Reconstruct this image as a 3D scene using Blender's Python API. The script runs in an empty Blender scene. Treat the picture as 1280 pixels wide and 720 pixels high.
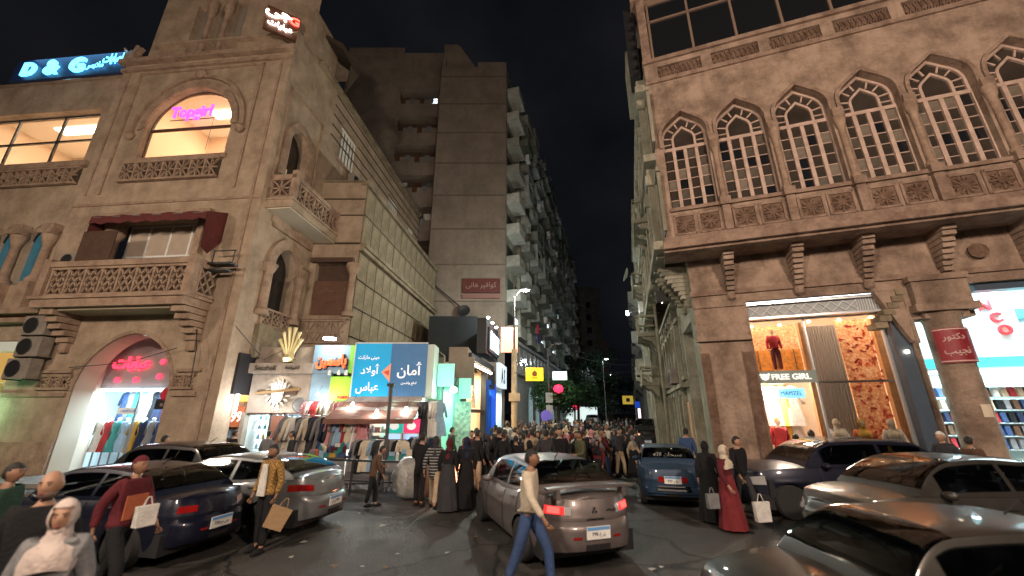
import bpy, bmesh, math, random
from mathutils import Vector, Matrix
from mathutils.geometry import tessellate_polygon
R = math.radians
S = bpy.context.scene
COL = S.collection
rnd = random.Random(7)

# ---------------------------------------------------------------- camera, sky, exposure
cd = bpy.data.cameras.new('camera'); cam = bpy.data.objects.new('camera', cd); COL.objects.link(cam)
cd.sensor_width = 36; cd.lens = 36 * 490 / 1280; cd.clip_end = 2000; cd.clip_start = .05
cam.location = (0, 0, 2.3); cam.rotation_euler = (R(90 + 17.66), 0, 0)
S.camera = cam
cd.dof.use_dof = True; cd.dof.focus_distance = 22; cd.dof.aperture_fstop = .55
w = bpy.data.worlds.new('World'); S.world = w; w.use_nodes = True
nt = w.node_tree; bg = nt.nodes['Background']
tc = nt.nodes.new('ShaderNodeTexCoord'); nz = nt.nodes.new('ShaderNodeTexNoise'); cr = nt.nodes.new('ShaderNodeValToRGB')
nz.inputs['Scale'].default_value = 2.2; nz.inputs['Detail'].default_value = 5
cr.color_ramp.elements[0].position = .35; cr.color_ramp.elements[0].color = (.0016, .0022, .0042, 1)
cr.color_ramp.elements[1].position = .75; cr.color_ramp.elements[1].color = (.0105, .0105, .0118, 1)
nt.links.new(tc.outputs['Generated'], nz.inputs['Vector']); nt.links.new(nz.outputs['Fac'], cr.inputs['Fac'])
nt.links.new(cr.outputs['Color'], bg.inputs['Color']); bg.inputs['Strength'].default_value = 1.0
S.view_settings.view_transform = 'Standard'; S.view_settings.look = 'None'
S.view_settings.exposure = 0; S.view_settings.gamma = 1
try:
    S.cycles.use_denoising = True; S.cycles.sample_clamp_indirect = 4; S.cycles.max_bounces = 6
except Exception: pass

# ---------------------------------------------------------------- helpers
W = {}
I4 = Matrix.Identity(4)
def T(x, y, z): return Matrix.Translation((x, y, z))
def RZ(a): return Matrix.Rotation(R(a), 4, 'Z')
def frame(x, y, a): return T(x, y, 0) @ RZ(a)

class MB:
    def __init__(s): s.v = []; s.f = []; s.m = []; s.xf = None; s.mi = 0
    def add(s, vs, fs):
        n = len(s.v)
        for p in vs:
            s.v.append(tuple(s.xf @ Vector(p)) if s.xf else tuple(p))
        for f in fs: s.f.append([i + n for i in f]); s.m.append(s.mi)
        return s
    def box(s, x0, x1, y0, y1, z0, z1):
        return s.add([(x0,y0,z0),(x1,y0,z0),(x1,y1,z0),(x0,y1,z0),(x0,y0,z1),(x1,y0,z1),(x1,y1,z1),(x0,y1,z1)],
              [(0,3,2,1),(4,5,6,7),(0,1,5,4),(1,2,6,5),(2,3,7,6),(3,0,4,7)])
    def bar(s, a, b, w, h=None, up=(0,0,1)):
        a = Vector(a); b = Vector(b); h = h or w; d = (b-a).normalized(); u = Vector(up)
        if abs(d.dot(u)) > .98: u = Vector((0,1,0))
        sd = d.cross(u).normalized()*w/2; u = sd.cross(d).normalized()*h/2
        vs = [a-sd-u,a+sd-u,a+sd+u,a-sd+u,b-sd-u,b+sd-u,b+sd+u,b-sd+u]
        return s.add(vs, [(0,1,2,3),(7,6,5,4),(0,4,5,1),(1,5,6,2),(2,6,7,3),(3,7,4,0)])
    def cyl(s, a, b, r0, r1=None, n=10, cap=True):
        a = Vector(a); b = Vector(b); r1 = r0 if r1 is None else r1; d = (b-a).normalized()
        u = Vector((0,0,1)) if abs(d.z) < .9 else Vector((1,0,0)); p = d.cross(u).normalized(); q = d.cross(p)
        vs = []
        for c, r in ((a,r0),(b,r1)):
            for i in range(n):
                t = 2*math.pi*i/n; vs.append(c + (p*math.cos(t)+q*math.sin(t))*r)
        fs = [(i,(i+1)%n,n+(i+1)%n,n+i) for i in range(n)]
        if cap: fs += [tuple(range(n))[::-1], tuple(range(n,2*n))]
        return s.add(vs, fs)
    def lathe(s, prof, n=14, c=(0,0,0), sx=1, sy=1):
        vs = []
        for r, z in prof:
            for i in range(n):
                t = 2*math.pi*i/n; vs.append((c[0]+r*sx*math.cos(t), c[1]+r*sy*math.sin(t), c[2]+z))
        fs = [(k*n+i,k*n+(i+1)%n,(k+1)*n+(i+1)%n,(k+1)*n+i) for k in range(len(prof)-1) for i in range(n)]
        fs += [tuple(range(n))[::-1], tuple((len(prof)-1)*n+i for i in range(n))]
        return s.add(vs, fs)
    def prism(s, pts, y0, y1):            # outline in (x,z), extruded along y
        n = len(pts); vs = [(x,y0,z) for x,z in pts]+[(x,y1,z) for x,z in pts]
        fs = [(i,(i+1)%n,n+(i+1)%n,n+i) for i in range(n)]
        fs += [tuple(range(n)), tuple(range(n,2*n))[::-1]]
        return s.add(vs, fs)
    def prismx(s, pts, x0, x1):           # outline in (y,z), extruded along x
        n = len(pts); vs = [(x0,y,z) for y,z in pts]+[(x1,y,z) for y,z in pts]
        fs = [(i,(i+1)%n,n+(i+1)%n,n+i) for i in range(n)]
        fs += [tuple(range(n))[::-1], tuple(range(n,2*n))]
        return s.add(vs, fs)
    def wall(s, outer, holes, d0=0, depth=.4):   # face at y=d0 with holes and reveals
        loops = [[Vector((x,z,0)) for x,z in outer]]+[[Vector((x,z,0)) for x,z in h] for h in holes]
        flat = [p for l in loops for p in l]
        tr = tessellate_polygon(loops)
        s.add([(p.x,d0,p.y) for p in flat], [tuple(t) for t in tr])
        for h in holes:
            n = len(h); s.add([(x,d0,z) for x,z in h]+[(x,d0+depth,z) for x,z in h], [(i,(i+1)%n,n+(i+1)%n,n+i) for i in range(n)])
        return s
    def strip(s, inner, outer, d0, d1):   # moulding between two open outlines, standing proud from d1 to d0
        n = len(inner); vs = [(x,d0,z) for x,z in inner]+[(x,d0,z) for x,z in outer]+[(x,d1,z) for x,z in inner]+[(x,d1,z) for x,z in outer]
        fs = []
        for i in range(n-1):
            fs += [(i,i+1,n+i+1,n+i),(i,2*n+i,2*n+i+1,i+1),(n+i,n+i+1,3*n+i+1,3*n+i)]
        return s.add(vs, fs)
    def mesh(s, smooth=False):
        me = bpy.data.meshes.new('mesh'); me.from_pydata(s.v, [], s.f)
        for p, i in zip(me.polygons, s.m): p.material_index = i
        bm = bmesh.new(); bm.from_mesh(me); bmesh.ops.recalc_face_normals(bm, faces=bm.faces)
        if smooth:
            bmesh.ops.remove_doubles(bm, verts=bm.verts, dist=.0004)
            for f in bm.faces: f.smooth = True
            if smooth != 'all':
                for e in bm.edges:
                    if len(e.link_faces) == 2 and e.calc_face_angle(0) > .7: e.smooth = False
        bm.to_mesh(me); bm.free(); return me

def rect(x0, x1, z0, z1): return [(x0,z0),(x1,z0),(x1,z1),(x0,z1)]
def arcpts(u0, u1, zs, zt, n=9, keel=False):      # open outline, right springing to left springing, two-centred or keel arch
    uc = (u0+u1)/2; hw = (u1-u0)/2; H = zt-zs; r = (hw*hw+H*H)/(2*hw) if H >= hw*.98 else None; pts = []
    if keel:
        r1 = min(hw,H)*.95; D = math.hypot(hw-r1, H); al = math.atan2(H, -(hw-r1))-math.acos(r1/D)
        rt = [(uc+hw-r1+r1*math.cos(al*i/(n-1)), zs+r1*math.sin(al*i/(n-1))) for i in range(n)]+[(uc,zt)]
        return rt + [(2*uc-x, z) for x, z in rt[-2::-1]]
    if r:
        am = math.atan2(H, uc-(uc+hw-r))
        rt = [(uc+hw-r+r*math.cos(am*i/n), zs+r*math.sin(am*i/n)) for i in range(n+1)]
    else:
        rt = [(uc+hw*math.cos(math.pi/2*i/n)**.9, zs+H*math.sin(math.pi/2*i/n)) for i in range(n+1)]
        rt[-1] = (uc, zt)
    return rt + [(2*uc-x, z) for x, z in rt[-2::-1]]
def archo(u0, u1, z0, zs, zt, n=9, keel=False): return [(u0,z0),(u1,z0)]+arcpts(u0,u1,zs,zt,n,keel)

ORD = ['leftmost','second','third','fourth','fifth','sixth','seventh','eighth','ninth','tenth','eleventh','twelfth','thirteenth']
MATS = {}
def N(t, k, **kw):
    n = t.nodes.new(k)
    for a, b in kw.items():
        if a in n.inputs: n.inputs[a].default_value = b
        else: setattr(n, a, b)
    return n
def mat(name, col=(.5,.5,.5), rough=.6, metal=0, emis=None, es=0, coat=0, var=0, vs=3, bump=0, bs=20, spec=.5, trans=0, alpha=1):
    if name in MATS: return MATS[name]
    m = bpy.data.materials.new(name); m.use_nodes = True; t = m.node_tree; b = t.nodes['Principled BSDF']; MATS[name] = m
    b.inputs['Base Color'].default_value = (*col, 1); b.inputs['Roughness'].default_value = rough; b.inputs['Metallic'].default_value = metal
    b.inputs['Coat Weight'].default_value = coat; b.inputs['Coat Roughness'].default_value = .06; b.inputs['Specular IOR Level'].default_value = spec
    if trans: b.inputs['Transmission Weight'].default_value = trans; b.inputs['IOR'].default_value = 1.2
    if emis: b.inputs['Emission Color'].default_value = (*emis, 1); b.inputs['Emission Strength'].default_value = es
    if var or bump:
        c = t.nodes.new('ShaderNodeTexCoord')
    if var:
        n = N(t, 'ShaderNodeTexNoise', Scale=vs, Detail=6.0, Roughness=.65); t.links.new(c.outputs['Object'], n.inputs['Vector'])
        r = t.nodes.new('ShaderNodeValToRGB'); r.color_ramp.elements[0].position = .3; r.color_ramp.elements[1].position = .72
        r.color_ramp.elements[0].color = (*[x*(1-var) for x in col], 1); r.color_ramp.elements[1].color = (*[min(1, x*(1+var)) for x in col], 1)
        t.links.new(n.outputs['Fac'], r.inputs['Fac']); t.links.new(r.outputs['Color'], b.inputs['Base Color'])
    if bump:
        n2 = N(t, 'ShaderNodeTexNoise', Scale=bs, Detail=5.0); t.links.new(c.outputs['Object'], n2.inputs['Vector'])
        bp = N(t, 'ShaderNodeBump', Strength=bump, Distance=.03); t.links.new(n2.outputs['Fac'], bp.inputs['Height']); t.links.new(bp.outputs['Normal'], b.inputs['Normal'])
    return m
def stone(name, a, bcol, dirt, bump=.5, streak=.6, sc=.9):     # weathered plaster / stone: blotches, streaks, pits
    if name in MATS: return MATS[name]
    m = bpy.data.materials.new(name); m.use_nodes = True; t = m.node_tree; b = t.nodes['Principled BSDF']; MATS[name] = m
    b.inputs['Roughness'].default_value = .9; b.inputs['Specular IOR Level'].default_value = .2
    c = t.nodes.new('ShaderNodeTexCoord'); L = t.links.new
    n1 = N(t, 'ShaderNodeTexNoise', Scale=sc, Detail=8.0, Roughness=.7); L(c.outputs['Object'], n1.inputs['Vector'])
    r1 = t.nodes.new('ShaderNodeValToRGB'); r1.color_ramp.elements[0].position = .38; r1.color_ramp.elements[1].position = .60
    r1.color_ramp.elements[0].color = (*a, 1); r1.color_ramp.elements[1].color = (*bcol, 1); L(n1.outputs['Fac'], r1.inputs['Fac'])
    mp = N(t, 'ShaderNodeMapping'); mp.inputs['Scale'].default_value = (1.1, 1.1, .22); L(c.outputs['Object'], mp.inputs['Vector'])
    n2 = N(t, 'ShaderNodeTexNoise', Scale=1.0, Detail=7.0, Roughness=.75, Distortion=.3); L(mp.outputs['Vector'], n2.inputs['Vector'])
    r2 = t.nodes.new('ShaderNodeValToRGB'); r2.color_ramp.elements[0].position = .5; r2.color_ramp.elements[1].position = .8
    r2.color_ramp.elements[0].color = (0,0,0,1); r2.color_ramp.elements[1].color = (streak*.6,)*3+(1,); L(n2.outputs['Fac'], r2.inputs['Fac'])
    mx = N(t, 'ShaderNodeMixRGB'); L(r2.outputs['Color'], mx.inputs['Fac']); L(r1.outputs['Color'], mx.inputs['Color1']); mx.inputs['Color2'].default_value = (*dirt, 1)
    n3 = N(t, 'ShaderNodeTexNoise', Scale=sc*7, Detail=5.0, Roughness=.7); L(c.outputs['Object'], n3.inputs['Vector'])
    r3 = t.nodes.new('ShaderNodeValToRGB'); r3.color_ramp.elements[0].position = .6; r3.color_ramp.elements[1].position = .72
    r3.color_ramp.elements[0].color = (0,0,0,1); r3.color_ramp.elements[1].color = (.5,.5,.5,1); L(n3.outputs['Fac'], r3.inputs['Fac'])
    m2 = N(t, 'ShaderNodeMixRGB'); L(r3.outputs['Color'], m2.inputs['Fac']); L(mx.outputs['Color'], m2.inputs['Color1']); m2.inputs['Color2'].default_value = (*dirt, 1)
    L(m2.outputs['Color'], b.inputs['Base Color'])
    n4 = N(t, 'ShaderNodeTexNoise', Scale=9.0, Detail=8.0, Roughness=.7); L(c.outputs['Object'], n4.inputs['Vector'])
    bp = N(t, 'ShaderNodeBump', Strength=bump, Distance=.06); L(n4.outputs['Fac'], bp.inputs['Height']); L(bp.outputs['Normal'], b.inputs['Normal'])
    return m

def put(name, me, m, parent=None, M=I4, smooth=False, label=None, cat=None, group=None, kind=None):
    if isinstance(me, MB): me = me.mesh(smooth)
    if not me.materials: me.materials.append(m if m else None)
    me.name = name
    o = bpy.data.objects.new(name, me); COL.objects.link(o)
    if m and me.materials[0] is not m: o.material_slots[0].link = 'OBJECT'; o.material_slots[0].material = m
    return fin(o, parent, M, label, cat, group, kind)
def fin(o, parent, M, label=None, cat=None, group=None, kind=None):
    W[o] = M
    if parent:
        o.parent = parent; o.matrix_local = W[parent].inverted() @ M
    else: o.matrix_local = M
    if label: o['label'] = label
    if cat: o['category'] = cat
    if group: o['group'] = group
    if kind: o['kind'] = kind
    return o
def thing(name, label, cat, M=I4, group=None):
    o = bpy.data.objects.new(name, None); COL.objects.link(o); o.empty_display_size = .2
    return fin(o, None, M, label, cat, group)
def dup(o, M, parent=None, label=None, group=None, mats=None):
    c = o.copy(); COL.objects.link(c); c.parent = None
    fin(c, parent, M)
    if label: c['label'] = label
    if group: c['group'] = group
    if mats and o.name.split('.')[0] in mats and len(c.material_slots):
        c.material_slots[0].link = 'OBJECT'; c.material_slots[0].material = mats[o.name.split('.')[0]]
    for k in list(o.children): dup(k, M @ W[o].inverted() @ W[k], c, mats=mats)
    return c
def lamp(kind, name, M, power, col, parent=None, size=1, size2=None, **kw):
    d = bpy.data.lights.new(name, kind); d.energy = power; d.color = col
    if kind == 'AREA':
        d.size = size
        if size2: d.shape = 'RECTANGLE'; d.size_y = size2
    else: d.shadow_soft_size = size
    for a, b in kw.items(): setattr(d, a, b)
    o = bpy.data.objects.new(name, d); COL.objects.link(o); fin(o, parent, M); return o

# lettering
AR = dict(zip('اأبةتجحخدرزسشصضطعغفقكلمنهوىي', [0xFE8D,0xFE83,0xFE8F,0xFE93,0xFE95,0xFE9D,0xFEA1,0xFEA5,0xFEA9,0xFEAD,0xFEAF,0xFEB1,0xFEB5,0xFEB9,0xFEBD,0xFEC1,0xFEC9,0xFECD,0xFED1,0xFED5,0xFED9,0xFEDD,0xFEE1,0xFEE5,0xFEE9,0xFEED,0xFEEF,0xFEF1]))
AR['إ'] = 0xFE87
NOJ = set('اأإةدرزوى')
def arabic(s):
    out = []; i = 0
    while i < len(s):
        ch = s[i]; prev = i > 0 and s[i-1] in AR and s[i-1] not in NOJ
        if ch == 'ل' and i+1 < len(s) and s[i+1] == 'ا': out.append(chr(0xFEFC if prev else 0xFEFB)); i += 2; continue
        if ch in AR:
            nxt = ch not in NOJ and i+1 < len(s) and s[i+1] in AR
            out.append(chr(AR[ch] + (3 if prev and nxt else 2 if nxt else 1 if prev else 0)))
        else: out.append(ch)
        i += 1
    return ''.join(out[::-1])
def text(s, h, fat=.0, depth=.02, wmax=None):    # mesh standing in x,z facing -y, centred
    if any('\u0600' <= c <= '\u06ff' for c in s): s = arabic(s)
    c = bpy.data.curves.new('t', 'FONT'); c.body = s; c.extrude = depth/2; c.offset = fat; c.align_x = 'CENTER'; c.align_y = 'CENTER'; c.resolution_u = 3
    o = bpy.data.objects.new('t', c); COL.objects.link(o); bpy.context.view_layer.update()
    me = bpy.data.meshes.new_from_object(o.evaluated_get(bpy.context.evaluated_depsgraph_get()))
    bpy.data.objects.remove(o); bpy.data.curves.remove(c)
    me.materials.clear()
    ys = [v.co.y for v in me.vertices]; xs = [v.co.x for v in me.vertices]
    k = h/(max(ys)-min(ys)); cx = (max(xs)+min(xs))/2; cy = (max(ys)+min(ys))/2
    kx = k if not wmax else min(k, wmax/(max(xs)-min(xs)))
    for v in me.vertices: v.co = ((v.co.x-cx)*kx, -v.co.z, (v.co.y-cy)*k)
    return me
def letters(name, s, h, m, parent, M, **kw): return put(name, text(s, h, **kw), m, parent, M)

# ---------------------------------------------------------------- materials
plL = stone('left_plaster', (.28,.21,.15), (.43,.33,.245), (.12,.085,.06), .5, .6)
plR = stone('right_plaster', (.20,.14,.105), (.42,.305,.235), (.055,.038,.028), .9, .95, 1.1)
trimR = stone('right_trim', (.19,.125,.095), (.34,.24,.185), (.06,.035,.025), .7, .7, 2.2)
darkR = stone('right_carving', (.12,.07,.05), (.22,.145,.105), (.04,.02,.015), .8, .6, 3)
trimL = stone('left_trim', (.25,.17,.125), (.38,.275,.20), (.08,.055,.04), .5, .5, 2)
annexM = stone('annex_stone', (.17,.135,.09), (.33,.27,.185), (.06,.042,.026), .8, .95, .8)
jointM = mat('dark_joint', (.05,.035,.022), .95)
towF = stone('tower_plaster', (.20,.165,.135), (.29,.24,.20), (.08,.05,.035), .3, .5, .35)
towS = stone('tower_concrete', (.22,.22,.19), (.36,.36,.32), (.09,.09,.075), .4, .7, .8)
greyst = stone('grey_stone', (.20,.19,.14), (.36,.34,.27), (.06,.055,.04), .7, .9, .8)
farM = stone('far_concrete', (.10,.10,.09), (.18,.175,.16), (.04,.04,.035), .3, .6, .5)
orangeM = stone('orange_plaster', (.32,.20,.13), (.40,.26,.18), (.14,.08,.05), .3, .4, .5)
asph = mat('asphalt', (.046,.043,.041), .55, var=.6, vs=.45, bump=.9, bs=38)
t_ = asph.node_tree; b_ = t_.nodes['Principled BSDF']; c_ = t_.nodes.new('ShaderNodeTexCoord')
vo = N(t_, 'ShaderNodeTexVoronoi', Scale=.55); vo.feature = 'DISTANCE_TO_EDGE'; dn = N(t_, 'ShaderNodeTexNoise', Scale=1.6, Detail=6.0)
va = N(t_, 'ShaderNodeMixRGB'); va.inputs['Fac'].default_value = .35; t_.links.new(c_.outputs['Object'],va.inputs['Color1']); t_.links.new(c_.outputs['Object'],dn.inputs['Vector']); t_.links.new(dn.outputs['Color'],va.inputs['Color2']); t_.links.new(va.outputs['Color'],vo.inputs['Vector'])
rk = t_.nodes.new('ShaderNodeValToRGB'); rk.color_ramp.elements[0].color = (.15,.15,.15,1); rk.color_ramp.elements[1].color = (1,1,1,1); rk.color_ramp.elements[1].position = .018; t_.links.new(vo.outputs['Distance'],rk.inputs['Fac'])
sp_ = N(t_, 'ShaderNodeTexNoise', Scale=60.0, Detail=3.0); t_.links.new(c_.outputs['Object'],sp_.inputs['Vector']); rs_ = t_.nodes.new('ShaderNodeValToRGB'); rs_.color_ramp.elements[0].position = .35; rs_.color_ramp.elements[0].color = (.6,.6,.6,1); rs_.color_ramp.elements[1].position = .75; rs_.color_ramp.elements[1].color = (2.0,2.0,1.9,1); t_.links.new(sp_.outputs['Fac'],rs_.inputs['Fac'])
src = b_.inputs['Base Color'].links[0].from_socket; m1_ = N(t_, 'ShaderNodeMixRGB', blend_type='MULTIPLY'); m1_.inputs['Fac'].default_value = 1; t_.links.new(src,m1_.inputs['Color1']); t_.links.new(rk.outputs['Color'],m1_.inputs['Color2'])
m2_ = N(t_, 'ShaderNodeMixRGB', blend_type='MULTIPLY'); m2_.inputs['Fac'].default_value = 1; t_.links.new(m1_.outputs['Color'],m2_.inputs['Color1']); t_.links.new(rs_.outputs['Color'],m2_.inputs['Color2']); t_.links.new(m2_.outputs['Color'],b_.inputs['Base Color'])
pave = mat('paving', (.16,.14,.125), .7, var=.25, vs=2, bump=.3, bs=20)
glassD = mat('dark_glass', (.012,.013,.016), .07, coat=.6)
glassT = mat('dusty_glass', (.045,.035,.028), .22, coat=.2, var=.4, vs=1.2)
glassB = mat('blue_glass_glow', (.02,.09,.13), .1, coat=.5, var=.6, vs=1.5, emis=(.015,.10,.14), es=.45)  # faint emission in the pane stands in for blue light from inside
carGlass = bpy.data.materials.new('car_glass'); carGlass.use_nodes = True; t_ = carGlass.node_tree; t_.nodes.clear(); MATS['car_glass'] = carGlass
o_ = t_.nodes.new('ShaderNodeOutputMaterial'); mx_ = t_.nodes.new('ShaderNodeMixShader'); tr_ = t_.nodes.new('ShaderNodeBsdfTransparent'); gl_ = t_.nodes.new('ShaderNodeBsdfGlossy'); fr_ = t_.nodes.new('ShaderNodeFresnel')
tr_.inputs['Color'].default_value = (.42,.45,.44,1); gl_.inputs['Roughness'].default_value = .03; gl_.inputs['Color'].default_value = (.9,.9,.9,1); fr_.inputs['IOR'].default_value = 1.9
t_.links.new(fr_.outputs['Fac'],mx_.inputs['Fac']); t_.links.new(tr_.outputs['BSDF'],mx_.inputs[1]); t_.links.new(gl_.outputs['BSDF'],mx_.inputs[2]); t_.links.new(mx_.outputs['Shader'],o_.inputs['Surface'])
clear = mat('clear_glass', (1,1,1), .02, trans=1)
black = mat('black_metal', (.02,.02,.022), .45)
steel = mat('grey_steel', (.25,.25,.25), .4, .7)
white = mat('white_paint', (.72,.72,.70), .5, var=.08)
cream = mat('cream_wall', (.72,.60,.47), .7)
woodD = mat('dark_wood', (.075,.04,.025), .6, var=.3, vs=5)
rubber = mat('tyre_rubber', (.02,.02,.02), .85, bump=.2, bs=60)
alloy = mat('alloy_rim', (.42,.42,.43), .3, .9)
chrome = mat('chrome', (.6,.6,.62), .12, 1)
plastic = mat('black_plastic', (.018,.018,.02), .55)
redlens = mat('red_lens', (.25,.008,.008), .12, coat=1)
redlit = mat('lit_red_lens', (.5,.01,.01), .2, emis=(1,.04,.04), es=1.3)
redhot = mat('lit_red_bulb', (.4,.03,.03), .2, emis=(1,.09,.07), es=2.4)
clearlens = mat('clear_lens', (.5,.5,.5), .08, .3, coat=1)
bulb = mat('cool_bulb', (1,1,1), .4, emis=(.85,.95,1), es=30)
warmbulb = mat('warm_bulb', (1,1,1), .4, emis=(1,.80,.55), es=22)
sodium = mat('sodium_bulb', (1,.8,.5), .4, emis=(1,.58,.28), es=30)

# ---------------------------------------------------------------- cars
def car(name, label, paint, M, L=4.5, Wd=1.78, H=1.46, wb=2.65, g=(-.98,-.35,.95,1.62), hood=.93, belt=.93, trunk=1.04, nose=.70, tail=.96, wr=.32,
        rearlit=False, taillen=.34, group=None, old=False, plate='٤٧٢ ن ع', spoiler=False, badge=False, roofrails=False, front_lit=False, cat='car', script=None):
    # x = across, front towards -y ; g = y of windscreen base, roof front, roof rear, rear glass base
    t = thing(name, label, cat, M, group)
    hl, hw = L/2, Wd/2
    ya, yb = -wb/2-.02, wb/2-.02
    def smooth(a, b, x): x = max(0, min(1, (x-a)/(b-a))); return x*x*(3-2*x)
    def deck(y):
        if y < g[0]: return nose + (hood-nose)*math.sin(math.pi/2*max(0,(y+hl)/(g[0]+hl)))**.75
        if y > g[3]: return trunk + (tail-trunk)*((y-g[3])/(hl-g[3]))**2
        return hood + (belt-hood)*smooth(g[0], g[0]+.6, y)*1 + (trunk-belt)*smooth(g[3]-1.5, g[3], y)
    def bot(y):
        z = .24 + .10*max(0,(abs(y)-hl+.7)/.7)
        for c in (ya, yb):
            d = abs(y-c); rr = wr+.055
            if d < rr: z = max(z, wr+math.sqrt(rr*rr-d*d)*.97)
        return z
    pe = 4.2 if old else 3.0
    # plan outline: superellipse corners
    def plan(s):   # s in 0..1 : from nose centre round the right side to tail centre
        a = math.pi*s; n = pe*1.35
        ca, sa = math.cos(a), math.sin(a)
        r = (abs(ca)**n+abs(sa)**n)**(-1/n)
        x, y = sa*r, -ca*r
        x *= hw*(1-.05*max(0,abs(y)-.35)**1.5); bow = .10 if y < 0 else .06
        yy = y*hl*(1-(bow*(x/hw)**2*.45 if abs(y) > .9 else bow*.45*(x/hw)**2*max(0,(abs(y)-.6)/.3)))
        return x, yy
    def P(s, v, off=0, side=1):
        x, y = plan(s); zb, zt = bot(y), deck(y)
        z = zb+(zt-zb)*v; q = (z-.24)/max(.3,zt-.24)
        ins = .055*(1-min(1,q/.28))**1.5 + .075*max(0,(q-.62)/.38)**2 - .012*math.exp(-((q-.66)/.05)**2)
        endw = smooth(.82, .97, abs(y)/hl)
        if not old: ins += endw*(.07*smooth(.52,.62,q) if y > 0 else .05*smooth(.45,.8,q)**1.2)
        else: ins = ins*.6 + endw*(-.05 if .22 < q < .42 else 0)
        # direction towards the middle
        k = max(0, 1-ins/hw); ky = max(0, 1-ins/hl) if endw > 0 else 1
        o = Vector((x*k, y*(1-(1-ky)*endw), z))
        if off:
            e = 1e-3; a = Vector(plan(min(1,s+e))+(0,)); b2 = Vector(plan(max(0,s-e))+(0,)); d = (a-b2).normalized()
            o += Vector((d.y, -d.x, 0))*off
        o.x *= side
        return o
    # sampling of s: dense, so that the wheel arches stay round
    ss = [i/150 for i in range(151)]
    V = [0,.05,.12,.2,.28,.36,.44,.5,.56,.61,.66,.71,.78,.85,.91,.96,1]
    m = MB()
    for sd in (1,-1):
        vs = [P(s,v,0,sd) for s in ss for v in V]; nv = len(V)
        m.add(vs, [(i*nv+j,(i+1)*nv+j,(i+1)*nv+j+1,i*nv+j+1) for i in range(150) for j in range(nv-1)])
    # deck surface (bonnet, scuttle, boot) closing the top
    K = 9; vs = []
    for i in range(151):
        e = P(ss[i],1,0,1)
        for k in range(-K,K+1):
            f = k/K; vs.append((e.x*f, e.y, e.z+(.055*(1-f*f) if abs(e.y) < hl else 0)*min(1,(hl-abs(e.y))/.25+.1)+.004))
    m.add(vs, [(i*(2*K+1)+j,(i+1)*(2*K+1)+j,(i+1)*(2*K+1)+j+1,i*(2*K+1)+j+1) for i in range(150) for j in range(2*K)])
    put('body', m, paint, t, M, smooth=True)
    m = MB(); m.box(-hw+.13,hw-.13,-hl+.3,hl-.3,.2,.5)
    m.box(-hw+.10,hw-.10,ya-wr-.08,ya+wr+.08,.45,wr*2+.1); m.box(-hw+.10,hw-.10,yb-wr-.08,yb+wr+.08,.45,wr*2+.1)
    put('underbody', m, plastic, t, M)
    # cabin
    wb0 = hw-.085; wr0 = hw*(.66 if not old else .74); rows = 10
    def cab(y, r, off=0, side=1):    # r 0..1 up the side, 1..2 across the top to the centre
        if y < g[1]: q = max(0,(y-g[0])/(g[1]-g[0])); zt = deck(y)+.02+(H-.05-deck(y))*math.sin(q*math.pi/2)**.85
        elif y > g[2]: q = max(0,(g[3]-y)/(g[3]-g[2])); zt = deck(y)+.02+(H-.06-deck(y))*math.sin(q*math.pi/2)**.85
        else: q = (y-g[1])/(g[2]-g[1]); zt = H-.055+.055*math.sin(math.pi*(.15+.8*q))
        zb = deck(y)-.03; zs = zb+(zt-zb)*.90
        def wz(z): return wb0+(wr0-wb0)*min(1,max(0,(z-zb0)/(H-zb0)))**1.25
        zb0 = belt
        if r <= 1:
            z = zb+(zs-zb)*r; x = wz(z)
        else:
            a = (r-1)*math.pi/2; z = zs+(zt-zs)*max(0,math.sin(a))**.9; x = wz(zs)*max(0,math.cos(a))**.55 if r < 1.9999 else 0
        nrm = Vector((1,0,.35)).normalized() if r <= 1 else Vector((math.cos((r-1)*1.5)*.5, -1 if y < g[1] else 1 if y > g[2] else 0, .9)).normalized()
        p = Vector((x,y,z))+nrm*off; p.x *= side; return p
    mid = (g[1]+g[2])/2+.1
    ys = [g[0]+(g[3]-g[0])*i/60 for i in range(61)]; rs = [i/9 for i in range(10)]+[1+i/9 for i in range(1,10)]
    m = MB()
    for sd in (1,-1):
        vs = [cab(y,r,0,sd) for y in ys for r in rs]; nr = len(rs)
        def open_(i, j):
            y, y2, a, b = ys[i], ys[i+1], rs[j], rs[j+1]
            if a >= 1.10 and ((y > g[0]+.08 and y2 < g[1]-.03) or (y > g[2]+.04 and y2 < g[3]-.08)): return True
            return a >= .2 and b <= .93 and ((y > g[0]+.42 and y2 < mid-.02) or (y > mid+.02 and y2 < g[3]-.42))
        m.add(vs, [(i*nr+j,(i+1)*nr+j,(i+1)*nr+j+1,i*nr+j+1) for i in range(60) for j in range(nr-1) if not open_(i,j)])
    put('roof', m, paint, t, M, smooth=True)
    def patch(name, fn, a0, a1, b0, b1, off, mt, na=14, nb=8, both=False, side=1):
        m = MB(); sides = (1,-1) if both else (side,)
        for sd in sides:
            vs = [fn(a0+(a1-a0)*i/na, (b0+(b1-b0)*j/nb), off, sd) for i in range(na+1) for j in range(nb+1)]
            m.add(vs, [(i*(nb+1)+j,(i+1)*(nb+1)+j,(i+1)*(nb+1)+j+1,i*(nb+1)+j+1) for i in range(na) for j in range(nb)])
        return put(name, m, mt, t, M, smooth='all')
    patch('windscreen', cab, g[0]+.10, g[1]-.05, 1.14, 2, .012, carGlass, both=True)
    patch('rear_window', cab, g[2]+.06, g[3]-.10, 1.16, 2, .012, carGlass, both=True)
    mid = (g[1]+g[2])/2+.1
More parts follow.
